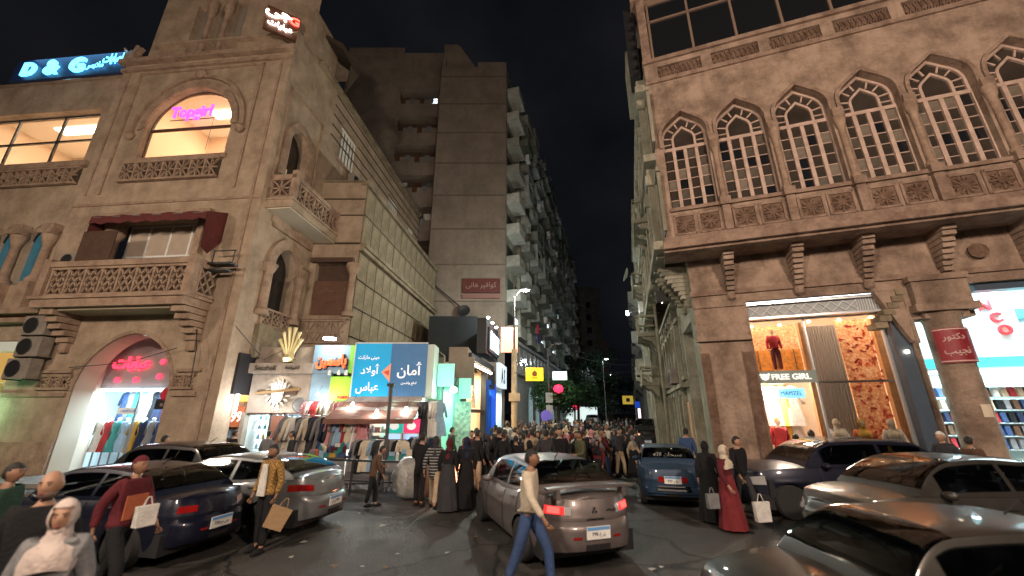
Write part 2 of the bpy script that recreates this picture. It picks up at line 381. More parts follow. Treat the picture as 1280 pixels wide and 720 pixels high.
    for sd in (1,-1):
        def sg(a0, a1):
            m = MB(); na, nb = 14, 6
            vs = []
            for i in range(na+1):
                y = a0+(a1-a0)*i/na
                for j in range(nb+1): vs.append(cab(y, .2+.72*j/nb, .008, sd))
            m.add(vs, [(i*(nb+1)+j,(i+1)*(nb+1)+j,(i+1)*(nb+1)+j+1,i*(nb+1)+j+1) for i in range(na) for j in range(nb)])
            put('side_window', m, carGlass, t, M, smooth='all')
        sg(g[0]+.42, mid-.04); sg(mid+.04, g[3]-.42)
        # door seams, handles, mirror
        for a, b in ((g[0]+.30, mid), (mid, yb-wr*.35)):
            m = MB()
            for y in (a, b):
                pts = []
                for k in range(9):
                    v = .08+.9*k/8; s = min(ss, key=lambda q: abs(plan(q)[1]-y)); pts.append(P(s,v,.003,sd))
                for p, q in zip(pts, pts[1:]): m.bar(p, q, .012)
            put('door_seam', m, plastic, t, M)
            s = min(ss, key=lambda q: abs(plan(q)[1]-(b-.22))); p = P(s,.80,.02,sd)
            m = MB().box(p.x-.015,p.x+.015,p.y-.09,p.y+.09,p.z-.014,p.z+.014); put('door_handle', m, paint if not old else chrome, t, M)
        p = cab(g[0]+.42,.12,0,sd)
        m = MB(); m.xf = T(p.x+sd*.10,p.y,p.z+.03) @ Matrix.Diagonal((.105,.075,.07,1)); m.lathe([(0,-1),(.6,-.85),(1,-.3),(1,.3),(.7,.8),(0,1)], 12)
        put('wing_mirror', m, paint, t, M, smooth='all')
    # seats, dashboard and steering wheel inside the cabin
    inn = mat('seat_cloth',(.035,.033,.03),.9,var=.2)
    for sx in (-.37,.37):
        for yy in (g[1]+.62, g[2]+.02):
            m = MB(); m.add([(sx-.22,yy,belt-.12),(sx+.22,yy,belt-.12),(sx+.22,yy+.12,belt-.12),(sx-.22,yy+.12,belt-.12),(sx-.19,yy+.10,belt+.17),(sx+.19,yy+.10,belt+.17),(sx+.19,yy+.20,belt+.17),(sx-.19,yy+.20,belt+.17)],[(0,3,2,1),(4,5,6,7),(0,1,5,4),(1,2,6,5),(2,3,7,6),(3,0,4,7)])
            st2 = put('seat', m, inn, t, M); m = MB().box(sx-.12,sx+.12,yy+.12,yy+.20,belt+.20,belt+.34).box(sx-.01,sx+.01,yy+.15,yy+.17,belt+.15,belt+.22); put('headrest', m, inn, st2, M)
    put('dashboard', MB().box(-hw+.18,hw-.18,g[0]+.38,g[0]+.62,belt+.0,belt+.07), plastic, t, M)
    m = MB(); m.xf = T(-.37,g[0]+.80,belt+.05) @ Matrix.Rotation(R(-65),4,'X')
    for k in range(14):
        a, b = 2*math.pi*k/14, 2*math.pi*(k+1)/14; m.bar((.18*math.cos(a),.18*math.sin(a),0),(.18*math.cos(b),.18*math.sin(b),0),.025)
    m.bar((-.18,0,0),(.18,0,0),.03); m.xf = None; put('steering_wheel', m, plastic, t, M)
    # wheels
    for sd in (1,-1):
        for c in (ya, yb):
            wM = M @ T(sd*(hw-.11), c, wr) @ Matrix.Rotation(R(90), 4, 'Y') @ Matrix.Rotation(0 if sd > 0 else math.pi, 4, 'X')
            m = MB(); m.lathe([(wr*.64,-.10),(wr*.9,-.105),(wr,-.07),(wr,.07),(wr*.93,.10),(wr*.66,.105)], 28); ty = put('tyre', m, rubber, t, wM, smooth=True)
            m = MB(); m.lathe([(wr*.66,.06),(wr*.70,.104),(wr*.62,.10),(wr*.58,.03)], 28)
            m.lathe([(.0,.03),(wr*.60,.03),(wr*.6,.02)], 24)
            for k in range(5 if not old else 10):
                a = 2*math.pi*k/(5 if not old else 10); u = Vector((math.cos(a),math.sin(a),0))
                m.bar(u*.03+Vector((0,0,.085)), u*wr*.62+Vector((0,0,.075)), wr*(.16 if not old else .08), .03)
            m.cyl((0,0,.05),(0,0,.10),wr*.16,n=12)
            rim = put('rim', m, alloy, ty, wM)
            dk = MB().lathe([(0,.035),(wr*.57,.035),(wr*.57,.038)],20); put('brake_disc', dk, plastic, ty, wM)
    # lamps : s near 0 is the nose, near 1 the tail
    s1 = min(ss, key=lambda q: abs(plan(q)[1]-(hl-taillen))); s0 = min(ss, key=lambda q: abs(plan(q)[1]+hl-.42))
    for sd in (1,-1):
        if old:
            patch('tail_light', P, .87, .94, .52, .74, .014, redlens, side=sd); patch('headlight', P, .05, .14, .5, .8, .014, clearlens, side=sd)
        else:
            lens = patch('tail_light', P, s1, s1+(1-s1)*.34, .70, .85, .012, redlit if rearlit else redlens, side=sd)
            if rearlit:
                patch('tail_bulb', P, s1+.01, s1+(1-s1)*.22, .72, .84, .018, redhot, side=sd)
                patch('reverse_lens', P, s1+(1-s1)*.30, s1+(1-s1)*.42, .70, .86, .018, clearlens, side=sd)
            patch('headlight', P, s0*.5, s0, .60, .86, .012, clearlens, side=sd)
            patch('reflector', P, 1-(1-s1)*.55, 1-(1-s1)*.38, .24, .29, .01, redlens, side=sd)
    patch('grille', P, .002, .05 if not old else .09, .34 if not old else .5, .62 if not old else .78, .012, plastic, both=True)
    patch('lower_grille', P, .002, .07, .08, .24, .012, plastic, both=True)
    patch('rear_valance', P, .93, .999, 0, .13, .012, plastic, both=True)
    if not old: patch('boot_strip', P, .945, .999, .60, .625, .012, chrome, both=True)
    if old:
        patch('rear_bumper', P, .86, .999, .22, .40, .05, chrome, both=True); patch('front_bumper', P, .002, .14, .2, .38, .05, chrome, both=True)
    # number plate
    pz = P(.999, .36 if not old else .62).z; py = max(P(.999,.36).y, P(.999,.62).y)+.02
    if not old: py = P(.999,.36).y+.012
    m = MB().box(-.2,.2,py,py+.012,pz-.085,pz+.085); pl = put('number_plate', m, white, t, M)
    m = MB().box(-.19,.19,py+.012,py+.016,pz+.035,pz+.078); put('plate_band', m, mat('plate_blue',(.12,.3,.6),.5), pl, M)
    letters('plate_text', plate, .075, black, pl, M @ T(0,py+.017,pz-.025) @ RZ(180), fat=.01, depth=.004, wmax=.33)
    if badge:
        p = P(.999,.78)
        m = MB()
        for a in (90,210,330):
            c = Vector((math.cos(R(a))*.03,0,math.sin(R(a))*.03)); q = c*1.0
            m.prism([(q.x,q.z+.026),(q.x+.018,q.z),(q.x,q.z-.026),(q.x-.018,q.z)], p.y+.005, p.y+.02)
        put('badge', m, chrome, t, M @ T(0,0,p.z))
        letters('rear_lettering', 'LANCER', .035, chrome, t, M @ T(-.3,p.y+.012,p.z+.0) @ RZ(180), fat=.01, depth=.004)
    if spoiler:
        m = MB(); e = hl-.16; z0 = deck(e-.1)
        for k in range(-8,8):
            a, b = k/8, (k+1)/8; f = lambda q: z0+.155-.03*q*q
            m.bar((a*hw*.80,e-.04*a*a,f(a)),(b*hw*.80,e-.04*b*b,f(b)),.17,.035)
        for sd in (-1,1): m.box(sd*hw*.62-.03,sd*hw*.62+.03,e-.1,e+.05,z0-.02,z0+.14)
        put('spoiler', m, paint, t, M)
    if roofrails:
        for sd in (-1,1):
            m = MB(); m.cyl((sd*wr0*.93,g[1]+.2,H-.03),(sd*wr0*.93,g[2]-.1,H-.03),.02,n=8)
            for y in (g[1]+.2,g[2]-.1): m.box(sd*wr0*.93-.02,sd*wr0*.93+.02,y-.05,y+.05,H-.10,H-.01)
            put('roof_rail', m, steel, t, M)
    if script: letters('rear_window_script', script, .16, white, t, M @ T(0,g[3]-.12,(H+trunk)/2+.02) @ Matrix.Rotation(R(-40 if not old else -32),4,'X') @ RZ(180), depth=.003, wmax=.9)
    # aerial
    put('aerial', MB().bar((0,g[2]-.15,H-.02),(0,g[2]+.02,H+.10),.012), plastic, t, M)
    return t

# ---------------------------------------------------------------- people
def skin_mesh(chains, verts, root, levels=1):
    """verts {name:(co,(rx,ry))}; chains: lists of names -> one continuous skinned mesh"""
    names = list(verts); idx = {n: i for i, n in enumerate(names)}; ed = set()
    for c in chains:
        for a, b in zip(c, c[1:]): ed.add((idx[a], idx[b]))
    me = bpy.data.meshes.new('s'); me.from_pydata([verts[n][0] for n in names], list(ed), [])
    o = bpy.data.objects.new('s', me); COL.objects.link(o)
    o.modifiers.new('k', 'SKIN').use_smooth_shade = True
    for n in names:
        d = me.skin_vertices[0].data[idx[n]]; d.radius = verts[n][1]; d.use_root = (n == root)
    if levels: 
        sb = o.modifiers.new('b', 'SUBSURF'); sb.levels = levels; sb.render_levels = levels
    bpy.context.view_layer.update()
    r = bpy.data.meshes.new_from_object(o.evaluated_get(bpy.context.evaluated_depsgraph_get()))
    bpy.data.objects.remove(o); bpy.data.meshes.remove(me); r.materials.clear()
    return r
def head_mb(m, c, yaw=0, k=1, nu=22, nv=16):
    X = T(*c) @ RZ(yaw); vs = []
    for j in range(nv+1):
        b = math.pi*j/nv
        for i in range(nu):
            a = 2*math.pi*i/nu; x, y, z = math.sin(b)*math.sin(a), -math.sin(b)*math.cos(a), math.cos(b)
            px, py, pz = x*.074, y*.094, z*.118
            if z < 0: px *= 1-.30*(-z)**1.3; py *= 1-.12*(-z); 
            if y < 0:
                px += 0; f = lambda cx, cz, sx, sz: math.exp(-((x-cx)/sx)**2-((z-cz)/sz)**2)
                py -= .024*f(0,-.10,.13,.14)+.010*f(0,.08,.1,.2)+.008*f(0,-.42,.28,.08)+.010*f(0,-.82,.3,.15)
                py += .012*(f(.36,.10,.2,.12)+f(-.36,.10,.2,.12)); py -= .006*(f(.34,.28,.3,.09)+f(-.34,.28,.3,.09))
            if abs(x) > .93 and abs(z) < .3: px *= 1.16
            p = X @ (Vector((px,py,pz))*k); vs.append(p)
    n0 = len(m.v); xf = m.xf; m.xf = None
    m.add(vs, [(j*nu+i,j*nu+(i+1)%nu,(j+1)*nu+(i+1)%nu,(j+1)*nu+i) for j in range(nv) for i in range(nu)]); m.xf = xf

def body_kit(stride=0, arms='down', bulk=1, near=False, yaw=0, lean=0):
    """joint positions (1.72 m, facing -y) and the garment meshes cut to them"""
    J = {}; L = lean
    J['pel'] = (0,0,.93); J['wst'] = (0,-.02*L,1.10); J['chs'] = (0,-.05*L,1.29); J['nck'] = (0,-.07*L-.005,1.45); J['hd0'] = (0,-.09*L-.01,1.53); J['hd1'] = (0,-.10*L-.012,1.61)
    for s, sg in (('r',1),('l',-1)):
        f = stride*sg
        J['hip'+s] = (sg*.09,0,.90); J['kne'+s] = (sg*.10,-f*.20-abs(stride)*.06,.49+.01*abs(f)); lift = .07*abs(stride) if f < 0 else 0
        J['ank'+s] = (sg*.10,-f*.30,.09+lift); J['toe'+s] = (sg*.115,-f*.30-.13,.035+lift*.3)
        J['sho'+s] = (sg*.165,J['chs'][1],1.40)
        if arms == 'down' or (arms == 'phone' and sg < 0) or (arms=='carry' and sg < 0):
            J['elb'+s] = (sg*.225,J['chs'][1]+.03+f*.10,1.14); J['wrs'+s] = (sg*.235,J['chs'][1]-.06+f*.20,.90); J['hnd'+s] = (sg*.232,J['chs'][1]-.09+f*.22,.83)
        elif arms == 'phone':
            J['elb'+s] = (sg*.23,J['chs'][1]-.03,1.15); J['wrs'+s] = (sg*.16,J['chs'][1]-.20,1.32); J['hnd'+s] = (sg*.12,J['chs'][1]-.22,1.40)
        else:
            J['elb'+s] = (sg*.23,J['chs'][1]-.04,1.13); J['wrs'+s] = (sg*.17,J['chs'][1]-.26,1.10); J['hnd'+s] = (sg*.13,J['chs'][1]-.33,1.12)
    lv = 2 if near else 1
    v = {'pel':(J['pel'],(.11,.085)),'wst':(J['wst'],(.115,.09)),'chs':(J['chs'],(.13,.10)),'nck':(J['nck'],(.055,.055)),'hd0':(J['hd0'],(.055,.06))}
    ch = [['pel','wst','chs','nck','hd0']]
    for s in 'rl':
        v.update({'hip'+s:(J['hip'+s],(.07,.07)),'kne'+s:(J['kne'+s],(.052,.055)),'ank'+s:(J['ank'+s],(.036,.04)),'toe'+s:(J['toe'+s],(.035,.025)),
                  'sho'+s:(J['sho'+s],(.055,.055)),'elb'+s:(J['elb'+s],(.038,.038)),'wrs'+s:(J['wrs'+s],(.026,.022)),'hnd'+s:(J['hnd'+s],(.034,.016))})
        ch += [['pel','hip'+s,'kne'+s,'ank'+s,'toe'+s],['chs','sho'+s,'elb'+s,'wrs'+s,'hnd'+s]]
    bm_ = skin_mesh(ch, v, 'pel', lv)
    m = MB(); m.add([tuple(p.co) for p in bm_.vertices], [tuple(p.vertices) for p in bm_.polygons])
    for s, sg in (('r',1),('l',-1)):       # four fingers and a thumb per hand
        h = Vector(J['hnd'+s]); d = (h-Vector(J['wrs'+s])).normalized(); sd = Vector((0,1,0)) if abs(d.z) > .6 else Vector((0,0,1)); pn = Vector((-sg,0,0)) if abs(d.z) > .6 else Vector((0,0,-1))
        for q in range(4):
            b = h+d*.012+sd*(.024-.016*q); ln = (.05,.062,.066,.055)[::-1][q]; mdp = b+d*ln*.55+pn*.006; e = mdp+d*ln*.35+pn*.020
            m.cyl(b,mdp,.0095,.0085,6); m.cyl(mdp,e,.0085,.0065,6)
        b = h-d*.015-sd*.028; m.cyl(b,b-sd*.025+d*.025,.011,.010,6); m.cyl(b-sd*.025+d*.025,b-sd*.028+d*.055+pn*.01,.010,.007,6)
    hc = (J['hd1'][0],J['hd1'][1]-.012,J['hd1'][2]+.0)
    head_mb(m, hc, yaw)
    K = {'J':J,'body':m.mesh('all'),'hc':hc,'yaw':yaw}
    b = bulk
    def jacket(hem):
        v = {'hem':((0,J['pel'][1],hem),(.175*b,.125*b)),'pel':((0,0,max(.96,hem+.06)),(.178*b,.13*b)),'wst':(J['wst'],(.16*b,.12*b)),'chs':(J['chs'],(.172*b,.128*b)),'nc0':((0,J['nck'][1]+.01,1.405),(.11,.10)),'nck':((0,J['nck'][1]+.01,1.45),(.078,.078))}
        ch = [['hem','pel','wst','chs','nc0','nck']]
        for s in 'rl':
            sx = Vector(J['sho'+s]); cuff = Vector(J['wrs'+s])*.9+Vector(J['elb'+s])*.1
            v.update({'sho'+s:(J['sho'+s],(.082*b,.085*b)),'elb'+s:(J['elb'+s],(.060*b,.062*b)),'wrs'+s:(tuple(cuff),(.046*b,.046*b))}); ch.append(['chs','sho'+s,'elb'+s,'wrs'+s])
        return skin_mesh(ch, v, 'wst', lv)
    K['jacket'] = jacket(.86); K['shirt'] = jacket(.91); K['coat'] = jacket(.66)
    v = {'wst':((0,0,1.03),(.145,.105)),'pel':((0,0,.94),(.155,.12))}; ch = [['wst','pel']]
    for s in 'rl':
        a = J['ank'+s]; v.update({'hip'+s:(J['hip'+s],(.100,.105)),'kne'+s:(J['kne'+s],(.074,.078)),'ank'+s:((a[0],a[1],a[2]+.01),(.062,.068))}); ch.append(['pel','hip'+s,'kne'+s,'ank'+s])
    K['trousers'] = skin_mesh(ch, v, 'pel', lv)
    m = MB()
    for s in 'rl':
        a, t0 = Vector(J['ank'+s]), Vector(J['toe'+s])
        m.xf = T(t0.x, (a.y+t0.y)/2-.01, max(.0,a.z-.09)) 
        m.lathe([(.7,0),(1,.012),(1,.04),(.85,.065),(.55,.095),(.0,.10)], 12, sx=.05, sy=.135)
    m.xf = None; K['shoes'] = m.mesh('all')
    # long robe with folds
    m = MB(); n = 40; vs = []
    for k in range(12):
        q = k/11; z = 1.12-(1.12-.05)*q; rx = .155+.13*q**.8*(1+.25*abs(stride)); ry = .118+.12*q**.8*(1+.7*abs(stride))
        for i in range(n):
            a = 2*math.pi*i/n; fo = 1+.07*q*math.sin(a*9+1.3*math.sin(q*3))+.04*q*math.sin(a*4+q*2)
            vs.append((rx*b*fo*math.cos(a), ry*b*fo*math.sin(a)-.02*L, z))
    m.add(vs, [(k*n+i,k*n+(i+1)%n,(k+1)*n+(i+1)%n,(k+1)*n+i) for k in range(11) for i in range(n)]); K['skirt'] = m.mesh('all')
    # hair, cap-like shell over the head, and the head scarf with an open face
    def shell(test, k, nu=28, nv=20, wob=0, cz=0):
        m = MB(); X = T(*hc) @ RZ(yaw); vs = []
        for j in range(nv+1):
            bb = math.pi*j/nv
            for i in range(nu):
                a = 2*math.pi*i/nu; x, y, z = math.sin(bb)*math.sin(a), -math.sin(bb)*math.cos(a), math.cos(bb)
                kk = k*(1+wob*math.sin(a*7+bb*9)*math.sin(bb*6+a*3)); px, py, pz = x*.080*kk, y*.100*kk+.004, z*.120*kk+cz
                if z < -.2: px *= 1-.22*(-z)
                vs.append(X @ Vector((px,py,pz)))
        fs = []
        for j in range(nv):
            for i in range(nu):
                a = 2*math.pi*(i+.5)/nu; bb = math.pi*(j+.5)/nv; x, y, z = math.sin(bb)*math.sin(a), -math.sin(bb)*math.cos(a), math.cos(bb)
                if test(x,y,z): fs.append((j*nu+i,j*nu+(i+1)%nu,(j+1)*nu+(i+1)%nu,(j+1)*nu+i))
        m.add(vs, fs); return m
    K['hair'] = shell(lambda x,y,z: (z > .42 if y < -.3 else z > -.05 if y < .3 else z > -.45), 1.04, wob=.02).mesh('all')
    m = shell(lambda x,y,z: not (y < -.45 and abs(x) < .62 and -.72 < z < .55), 1.13, wob=.012)
    m.xf = T(hc[0],hc[1]+.015,hc[2]) @ RZ(yaw)
    n = 28; prof = [(.066,.075,-.06),(.076,.085,-.12),(.105,.10,-.17),(.155,.125,-.215),(.175,.145,-.29),(.165,.14,-.36)]; vs = []
    for k,(rx,ry,z) in enumerate(prof):
        for i in range(n):
            a = 2*math.pi*i/n; fo = 1+.03*k*.4*math.sin(a*6+k); vs.append((rx*fo*math.cos(a), ry*fo*math.sin(a)-(.02 if z<-.2 else 0), z+.015*math.sin(a*3)*(k>3)))
    m.add(vs, [(k*n+i,k*n+(i+1)%n,(k+1)*n+(i+1)%n,(k+1)*n+i) for k in range(5) for i in range(n)]); m.xf = None
    K['scarf'] = m.mesh('all')
    # eyes, brows, mouth
    X = T(*hc) @ RZ(yaw); e = MB(); br = MB(); mo = MB()
    for sg in (1,-1):
        c = X @ Vector((sg*.027,-.079,.013)); e.xf = T(*c) @ Matrix.Diagonal((.011,.008,.006,1)); e.lathe([(0,-1),(.8,-.6),(1,0),(.8,.6),(0,1)],8)
        br.xf = X; br.bar((sg*.012,-.090,.033),(sg*.044,-.078,.034),.010,.007)
    mo.xf = X; mo.bar((-.022,-.088,-.052),(0,-.0975,-.050),.007,.010); mo.bar((0,-.0975,-.050),(.022,-.088,-.052),.007,.010)
    K['eyes'] = e.mesh('all'); K['brows'] = br.mesh(); K['mouth'] = mo.mesh()
    return K

KITS = {}
def kit(*a, **k):
    key = (a, tuple(sorted(k.items())))
    if key not in KITS: KITS[key] = body_kit(*a, **k)
    return KITS[key]
skinA = mat('skin_tan', (.36,.20,.13), .55, var=.06); skinB = mat('skin_brown', (.25,.13,.08), .55, var=.06)
hairM = mat('black_hair', (.012,.010,.009), .6, bump=.5, bs=90); lipM = mat('lips', (.30,.10,.08), .5); eyeM = mat('dark_eye', (.02,.015,.012), .2)
def cloth(name, col): return mat('cloth_'+name, col, .9, var=.18, vs=9, bump=.5, bs=30, spec=.2)
C = dict(shell=(.50,.42,.39), wine=(.17,.025,.03), black=(.014,.014,.016), charcoal=(.04,.04,.045), navy=(.018,.025,.055), brown=(.10,.055,.035), grey=(.18,.18,.19), white=(.62,.60,.57), beige=(.40,.31,.22),
         red=(.30,.03,.035), blue=(.04,.07,.16), green=(.035,.07,.05), pink=(.50,.22,.24), olive=(.09,.09,.05), cream=(.55,.48,.38), teal=(.04,.20,.20), maroon=(.10,.018,.024), sky=(.25,.38,.52), orange=(.42,.12,.06), mustard=(.42,.26,.05))
def person(label, M, K, top='jacket', topc='black', legc='charcoal', head='hair', headc='black', h=1.72, group=None, skin=None, near=False, shoec='black', tops=None):
    k = h/1.72; Mk = M @ Matrix.Diagonal((k,k,k,1))
    t = thing('person', label, 'person', M, group)
    b = put('body', K['body'], skin or skinA, t, Mk)
    put('shoes', K['shoes'], cloth(shoec, C[shoec]), t, Mk)
    if top == 'robe':
        put('robe', K['jacket'], cloth(topc, C[topc]), t, Mk); put('skirt', K['skirt'], cloth(legc, C[legc]), t, Mk)
    else:
        put(top, K[top], tops or cloth(topc, C[topc]), t, Mk); put('trousers', K['trousers'], cloth(legc, C[legc]), t, Mk)
    if head == 'scarf': put('headscarf', K['scarf'], cloth(headc, C[headc]), t, Mk)
    elif head == 'hair': put('hair', K['hair'], hairM, t, Mk)
    elif head == 'cap': put('cap', K['hair'], cloth(headc, C[headc]), t, Mk)
    if near:
        put('eyes', K['eyes'], eyeM, t, Mk); put('mouth', K['mouth'], lipM, t, Mk)
        put('eyebrows', K['brows'], hairM, t, Mk)
    return t

# ---------------------------------------------------------------- ground
m = MB().box(-400, 400, -60, 900, -.3, 0); put('road', m, asph, kind='structure')
LF = frame(-11.0, 15.2, -5.5); LS = frame(-11.0, 15.2, 85); AF = frame(-8.15, 19.3, 0); AS = frame(-8.15, 19.3, 85)
RF = frame(4.95, 11.5, -19.5); RG = frame(5.9, 12.33, -19.5); RS = frame(4.95, 11.5, -106.3); RGS = frame(5.9, 12.33, -106.3)
TF = frame(-.64, 34.5, 0); TS = frame(-.64, 34.5, 74.9)
def walk(name, F, u0, u1, d0, d1, kerb=True):
    p = put(name, MB().box(u0,u1,d0,d1,0,.13), pave, None, F, kind='structure')
    nt_ = int((u1-u0)/.6)
    if kerb:
        me = MB().box(.01,.99,-.16,0,0,.14).mesh()
        for i in range(int(u1-u0)): put('kerb_stone', me if i else me, mat('kerb',(.2,.19,.17),.8,var=.2), p, F @ T(u0+i,d0-.003,0))
    return p
walk('pavement_left', LF, -14, 0, -1.6, 2)
walk('pavement_shops', frame(-10.9,15.0,0), 0, 7.2, -.1, 3.5)
walk('pavement_right', RG, .2, 11, -1.3, 3)
put('pavement_side', MB().box(-45,-.2,-.9,2,0,.12), pave, None, RGS, kind='structure')
put('pavement_street', MB().box(0,60,-1.6,2,0,.12), pave, None, frame(-3.1,17.9,80), kind='structure')

# ---------------------------------------------------------------- left corner building
LB = thing('corner_building', 'tall brown plastered corner building with big arches, balconies and neon shop signs', 'building', T(-11,15.2,0))
def P_(name, mb, m, F, parent=LB, **k): return put(name, mb, m, parent, F, **k)
FX = -.0
# pavilion front (u -9 .. 0)
holes = [archo(-6.2,-2.1,.14,3.1,5.35,10), rect(-6.9,-2.55,7.0,10.3), archo(-6.92,-2.37,13.75,15.4,17.75,12)]
m = MB().wall(rect(-9.3,0,0,19.8), holes, 0, .36); P_('wall', m, plL, LF)
# left wing, slightly set back
holes = [rect(-18.3,-10.1,14.0,17.25)] + [archo(-10.8-1.6*k-.62,-10.8-1.6*k+.62,7.7,9.9,10.75,6) for k in (0,1,2,3)] + [rect(-16.5,-9.5,.14,5.2)]
m = MB().wall(rect(-20,-9.3,0,19.2), holes, .25, .6); m.box(-9.32,-9.28,0,.25,0,19.2); P_('wall', m, plL, LF)
m = MB().box(-20,-9.3,.25,.6,19.15,19.4); P_('parapet', m, trimL, LF)
# ledges and mouldings of the pavilion
m = MB().box(-9.35,-.0,-.14,0,19.15,19.35); m.box(-9.5,.14,-.28,0,19.62,19.86); m.box(-9.4,.06,-.16,0,19.86,20.0); P_('cornice', m, trimL, LF)
m = MB()
for d, s in ((-8.2,0),(-1.5,0)): m.box(d,d+.12,-.07,.0,11.9,19.0)
m.box(-8.2,-1.38,-.07,0,18.9,19.02); m.box(-.55,-.43,-.05,0,1.2,19.1); m.box(-8.9,-8.8,-.05,0,11.9,19.1); P_('panel_moulding', m, trimL, LF)
m = MB().strip(arcpts(-6.92,-2.37,15.4,17.75,12), arcpts(-7.25,-2.04,15.4,18.15,12), -.10, .0); P_('archivolt', m, trimL, LF)
m = MB().strip(arcpts(-7.45,-1.84,15.4,18.35,12), arcpts(-7.6,-1.69,15.4,18.52,12), -.14, .0)
m.box(-7.6,-7.45,-.14,0,15.2,15.4); m.box(-1.84,-1.69,-.14,0,15.2,15.4)
P_('hood_mould', m, trimL, LF)
m = MB(); m.xf = T(-4.65,-.12,18.55); m.lathe([(0,-.28),(.25,-.2),(.3,0),(.2,.2),(0,.3)],10,sy=.5); m.xf=None
for x in (-4.95,-4.35): m.xf = T(x,-.1,18.42); m.lathe([(0,-.12),(.14,0),(0,.12)],8)
P_('keystone', m, trimL, LF)
for x in (-7.5,-1.78):
    m = MB(); m.xf = T(x,-.12,15.05); m.lathe([(0,-.25),(.16,-.15),(.22,.05),(.1,.2),(0,.22)],9); P_('boss', m, trimL, LF)
# lattice panels
def lattice(name, F, u0, u1, z0, z1, d, n, parent, mt, style='star', back=jointM, th=.06):
    m = MB(); m.box(u0,u1,d-.03,d+.12,z0,z0+.1); m.box(u0,u1,d-.03,d+.12,z1-.1,z1); cw = (u1-u0)/n
    p = P_(name, m, mt, F, parent)
    c = MB()
    a0, a1, b0, b1 = .04, cw-.04, z0+.1, z1-.1; ca, cb = (a0+a1)/2, (b0+b1)/2
    c.box(a0-.04,a0+.04,d-.01,d+.1,b0,b1)
    if style == 'star':
        for q in ((a0,b0,a1,b1),(a0,b1,a1,b0),(ca,b0,ca,b1),(a0,cb,a1,cb)): c.bar((q[0],d+.05,q[1]),(q[2],d+.05,q[3]),th,.08,up=(0,1,0))
    else:
        for k in (-1,0,1):
            for sg in (1,-1):
                x0, x1 = ca-(a1-a0)*.5, ca+(a1-a0)*.5; zz0, zz1 = cb-(b1-b0)*.5*sg, cb+(b1-b0)*.5*sg; o = k*(a1-a0)*.45
                xa, xb = max(a0,x0+o), min(a1,x1+o); ta, tb = (xa-x0-o)/(x1-x0), (xb-x0-o)/(x1-x0)
                c.bar((xa,d+.05,zz0+(zz1-zz0)*ta),(xb,d+.05,zz0+(zz1-zz0)*tb),th,.07,up=(0,1,0))
    me = c.mesh()
    for i in range(n): put('lattice', me, mt, p, F @ T(u0+i*cw,0,0))
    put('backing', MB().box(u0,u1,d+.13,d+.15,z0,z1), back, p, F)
    return p
m = MB().box(-7.45,-2.2,-.10,.0,13.5,13.74); P_('sill', m, trimL, LF)
lattice('lattice_panel', LF, -7.3,-2.37,12.45,13.5,-.16,7,LB,trimL)
m = MB().box(-20,-9.6,.02,.26,13.65,13.95); P_('sill', m, trimL, LF)
lattice('lattice_panel', LF, -16.0,-9.9,12.7,13.65,.08,8,LB,trimL)
m = MB().box(-9.3,0,-.05,0,11.3,11.42); P_('string_course', m, trimL, LF)
# upper lit windows : frames, panes, rooms
def room(F, u0, u1, d0, d1, z0, z1, mw, mc, parent, name='room'):
    m = MB(); m.add([(u0,d0,z0),(u0,d1,z0),(u1,d1,z0),(u1,d0,z0),(u0,d0,z1),(u0,d1,z1),(u1,d1,z1),(u1,d0,z1)], [(0,1,5,4),(1,2,6,5),(2,3,7,6),(0,3,2,1)])
    p = P_(name+'_walls', m, mw, F, parent); m = MB().add([(u0,d0,z1),(u0,d1,z1),(u1,d1,z1),(u1,d0,z1)], [(0,1,2,3)]); P_(name+'_ceiling', m, mc, F, parent)
    return p
def down(F, u, d, z, power, col, sx=2, sy=1, parent=None):
    fx = put('ceiling_light', MB().box(-sx/2,sx/2,-sy/2,sy/2,0,.05), mat('panel_%02d%02d'%(int(col[0]*99),int(col[2]*99)), (.9,.9,.9), .5, emis=col, es=6), parent, F @ T(u,d,z))
    return lamp('AREA','shop_light', F @ T(u,d,z-.03), power, col, parent, sx, sy)
warm = (1,.74,.50); cool = (.78,.95,1)
room(LF,-18.4,-10,.87,5,13.5,18.2,cream,mat('ceiling_white',(.8,.76,.7),.8),LB,'upper_shop')
down(LF,-13.6,2.6,18.15,650,warm,5,.6,LB)
m = MB()
for u in (-18.3,-15.5,-12.75,-10.18): m.box(u,u+.09,.62,.72,14.0,17.25)
m.box(-18.3,-10.1,.62,.72,15.62,15.71); m.box(-18.3,-10.1,.62,.72,14.0,14.08); m.box(-18.3,-10.1,.62,.72,17.17,17.25)
wn = P_('window', m, black, LF)
for a, b in ((-18.2,-15.5),(-15.4,-12.75),(-12.65,-10.18)):
    for z0, z1 in ((14.08,15.6),(15.72,17.16)): P_('pane', MB().box(a,b,.66,.67,z0,z1), clear, LF, wn)
m = MB()
for k in range(9): m.bar((-16.8+k*.35,3.5,14.0),(-16.8+k*.35,3.5,15.3-k*.06),.04)
for k in range(3): m.bar((-17,3.5,14.3+k*.45),(-13.8,3.5,14.2+k*.30),.05)
P_('stair_rail', m, white, LF)
d_ = .24
room(LF,-8,-1.5,.37,4.2,13.3,18.4,mat('cream_room',(.78,.62,.48),.7),mat('ceiling_white'),LB,'arch_room')
down(LF,-4.6,2.4,18.3,330,(1,.72,.46),3,.5,LB)
m = MB()
m.box(-7.1,-2.2,d_,d_+.1,15.5,15.62); m.box(-7.1,-2.2,d_,d_+.1,13.75,13.85)
m.strip(arcpts(-6.85,-2.44,15.5,17.65,12), arcpts(-6.98,-2.31,15.5,17.85,12), d_, d_+.1)
for u in (-6.95,-2.44): m.box(u,u+.09,d_,d_+.1,13.8,15.5)
wn = P_('window', m, woodD, LF)
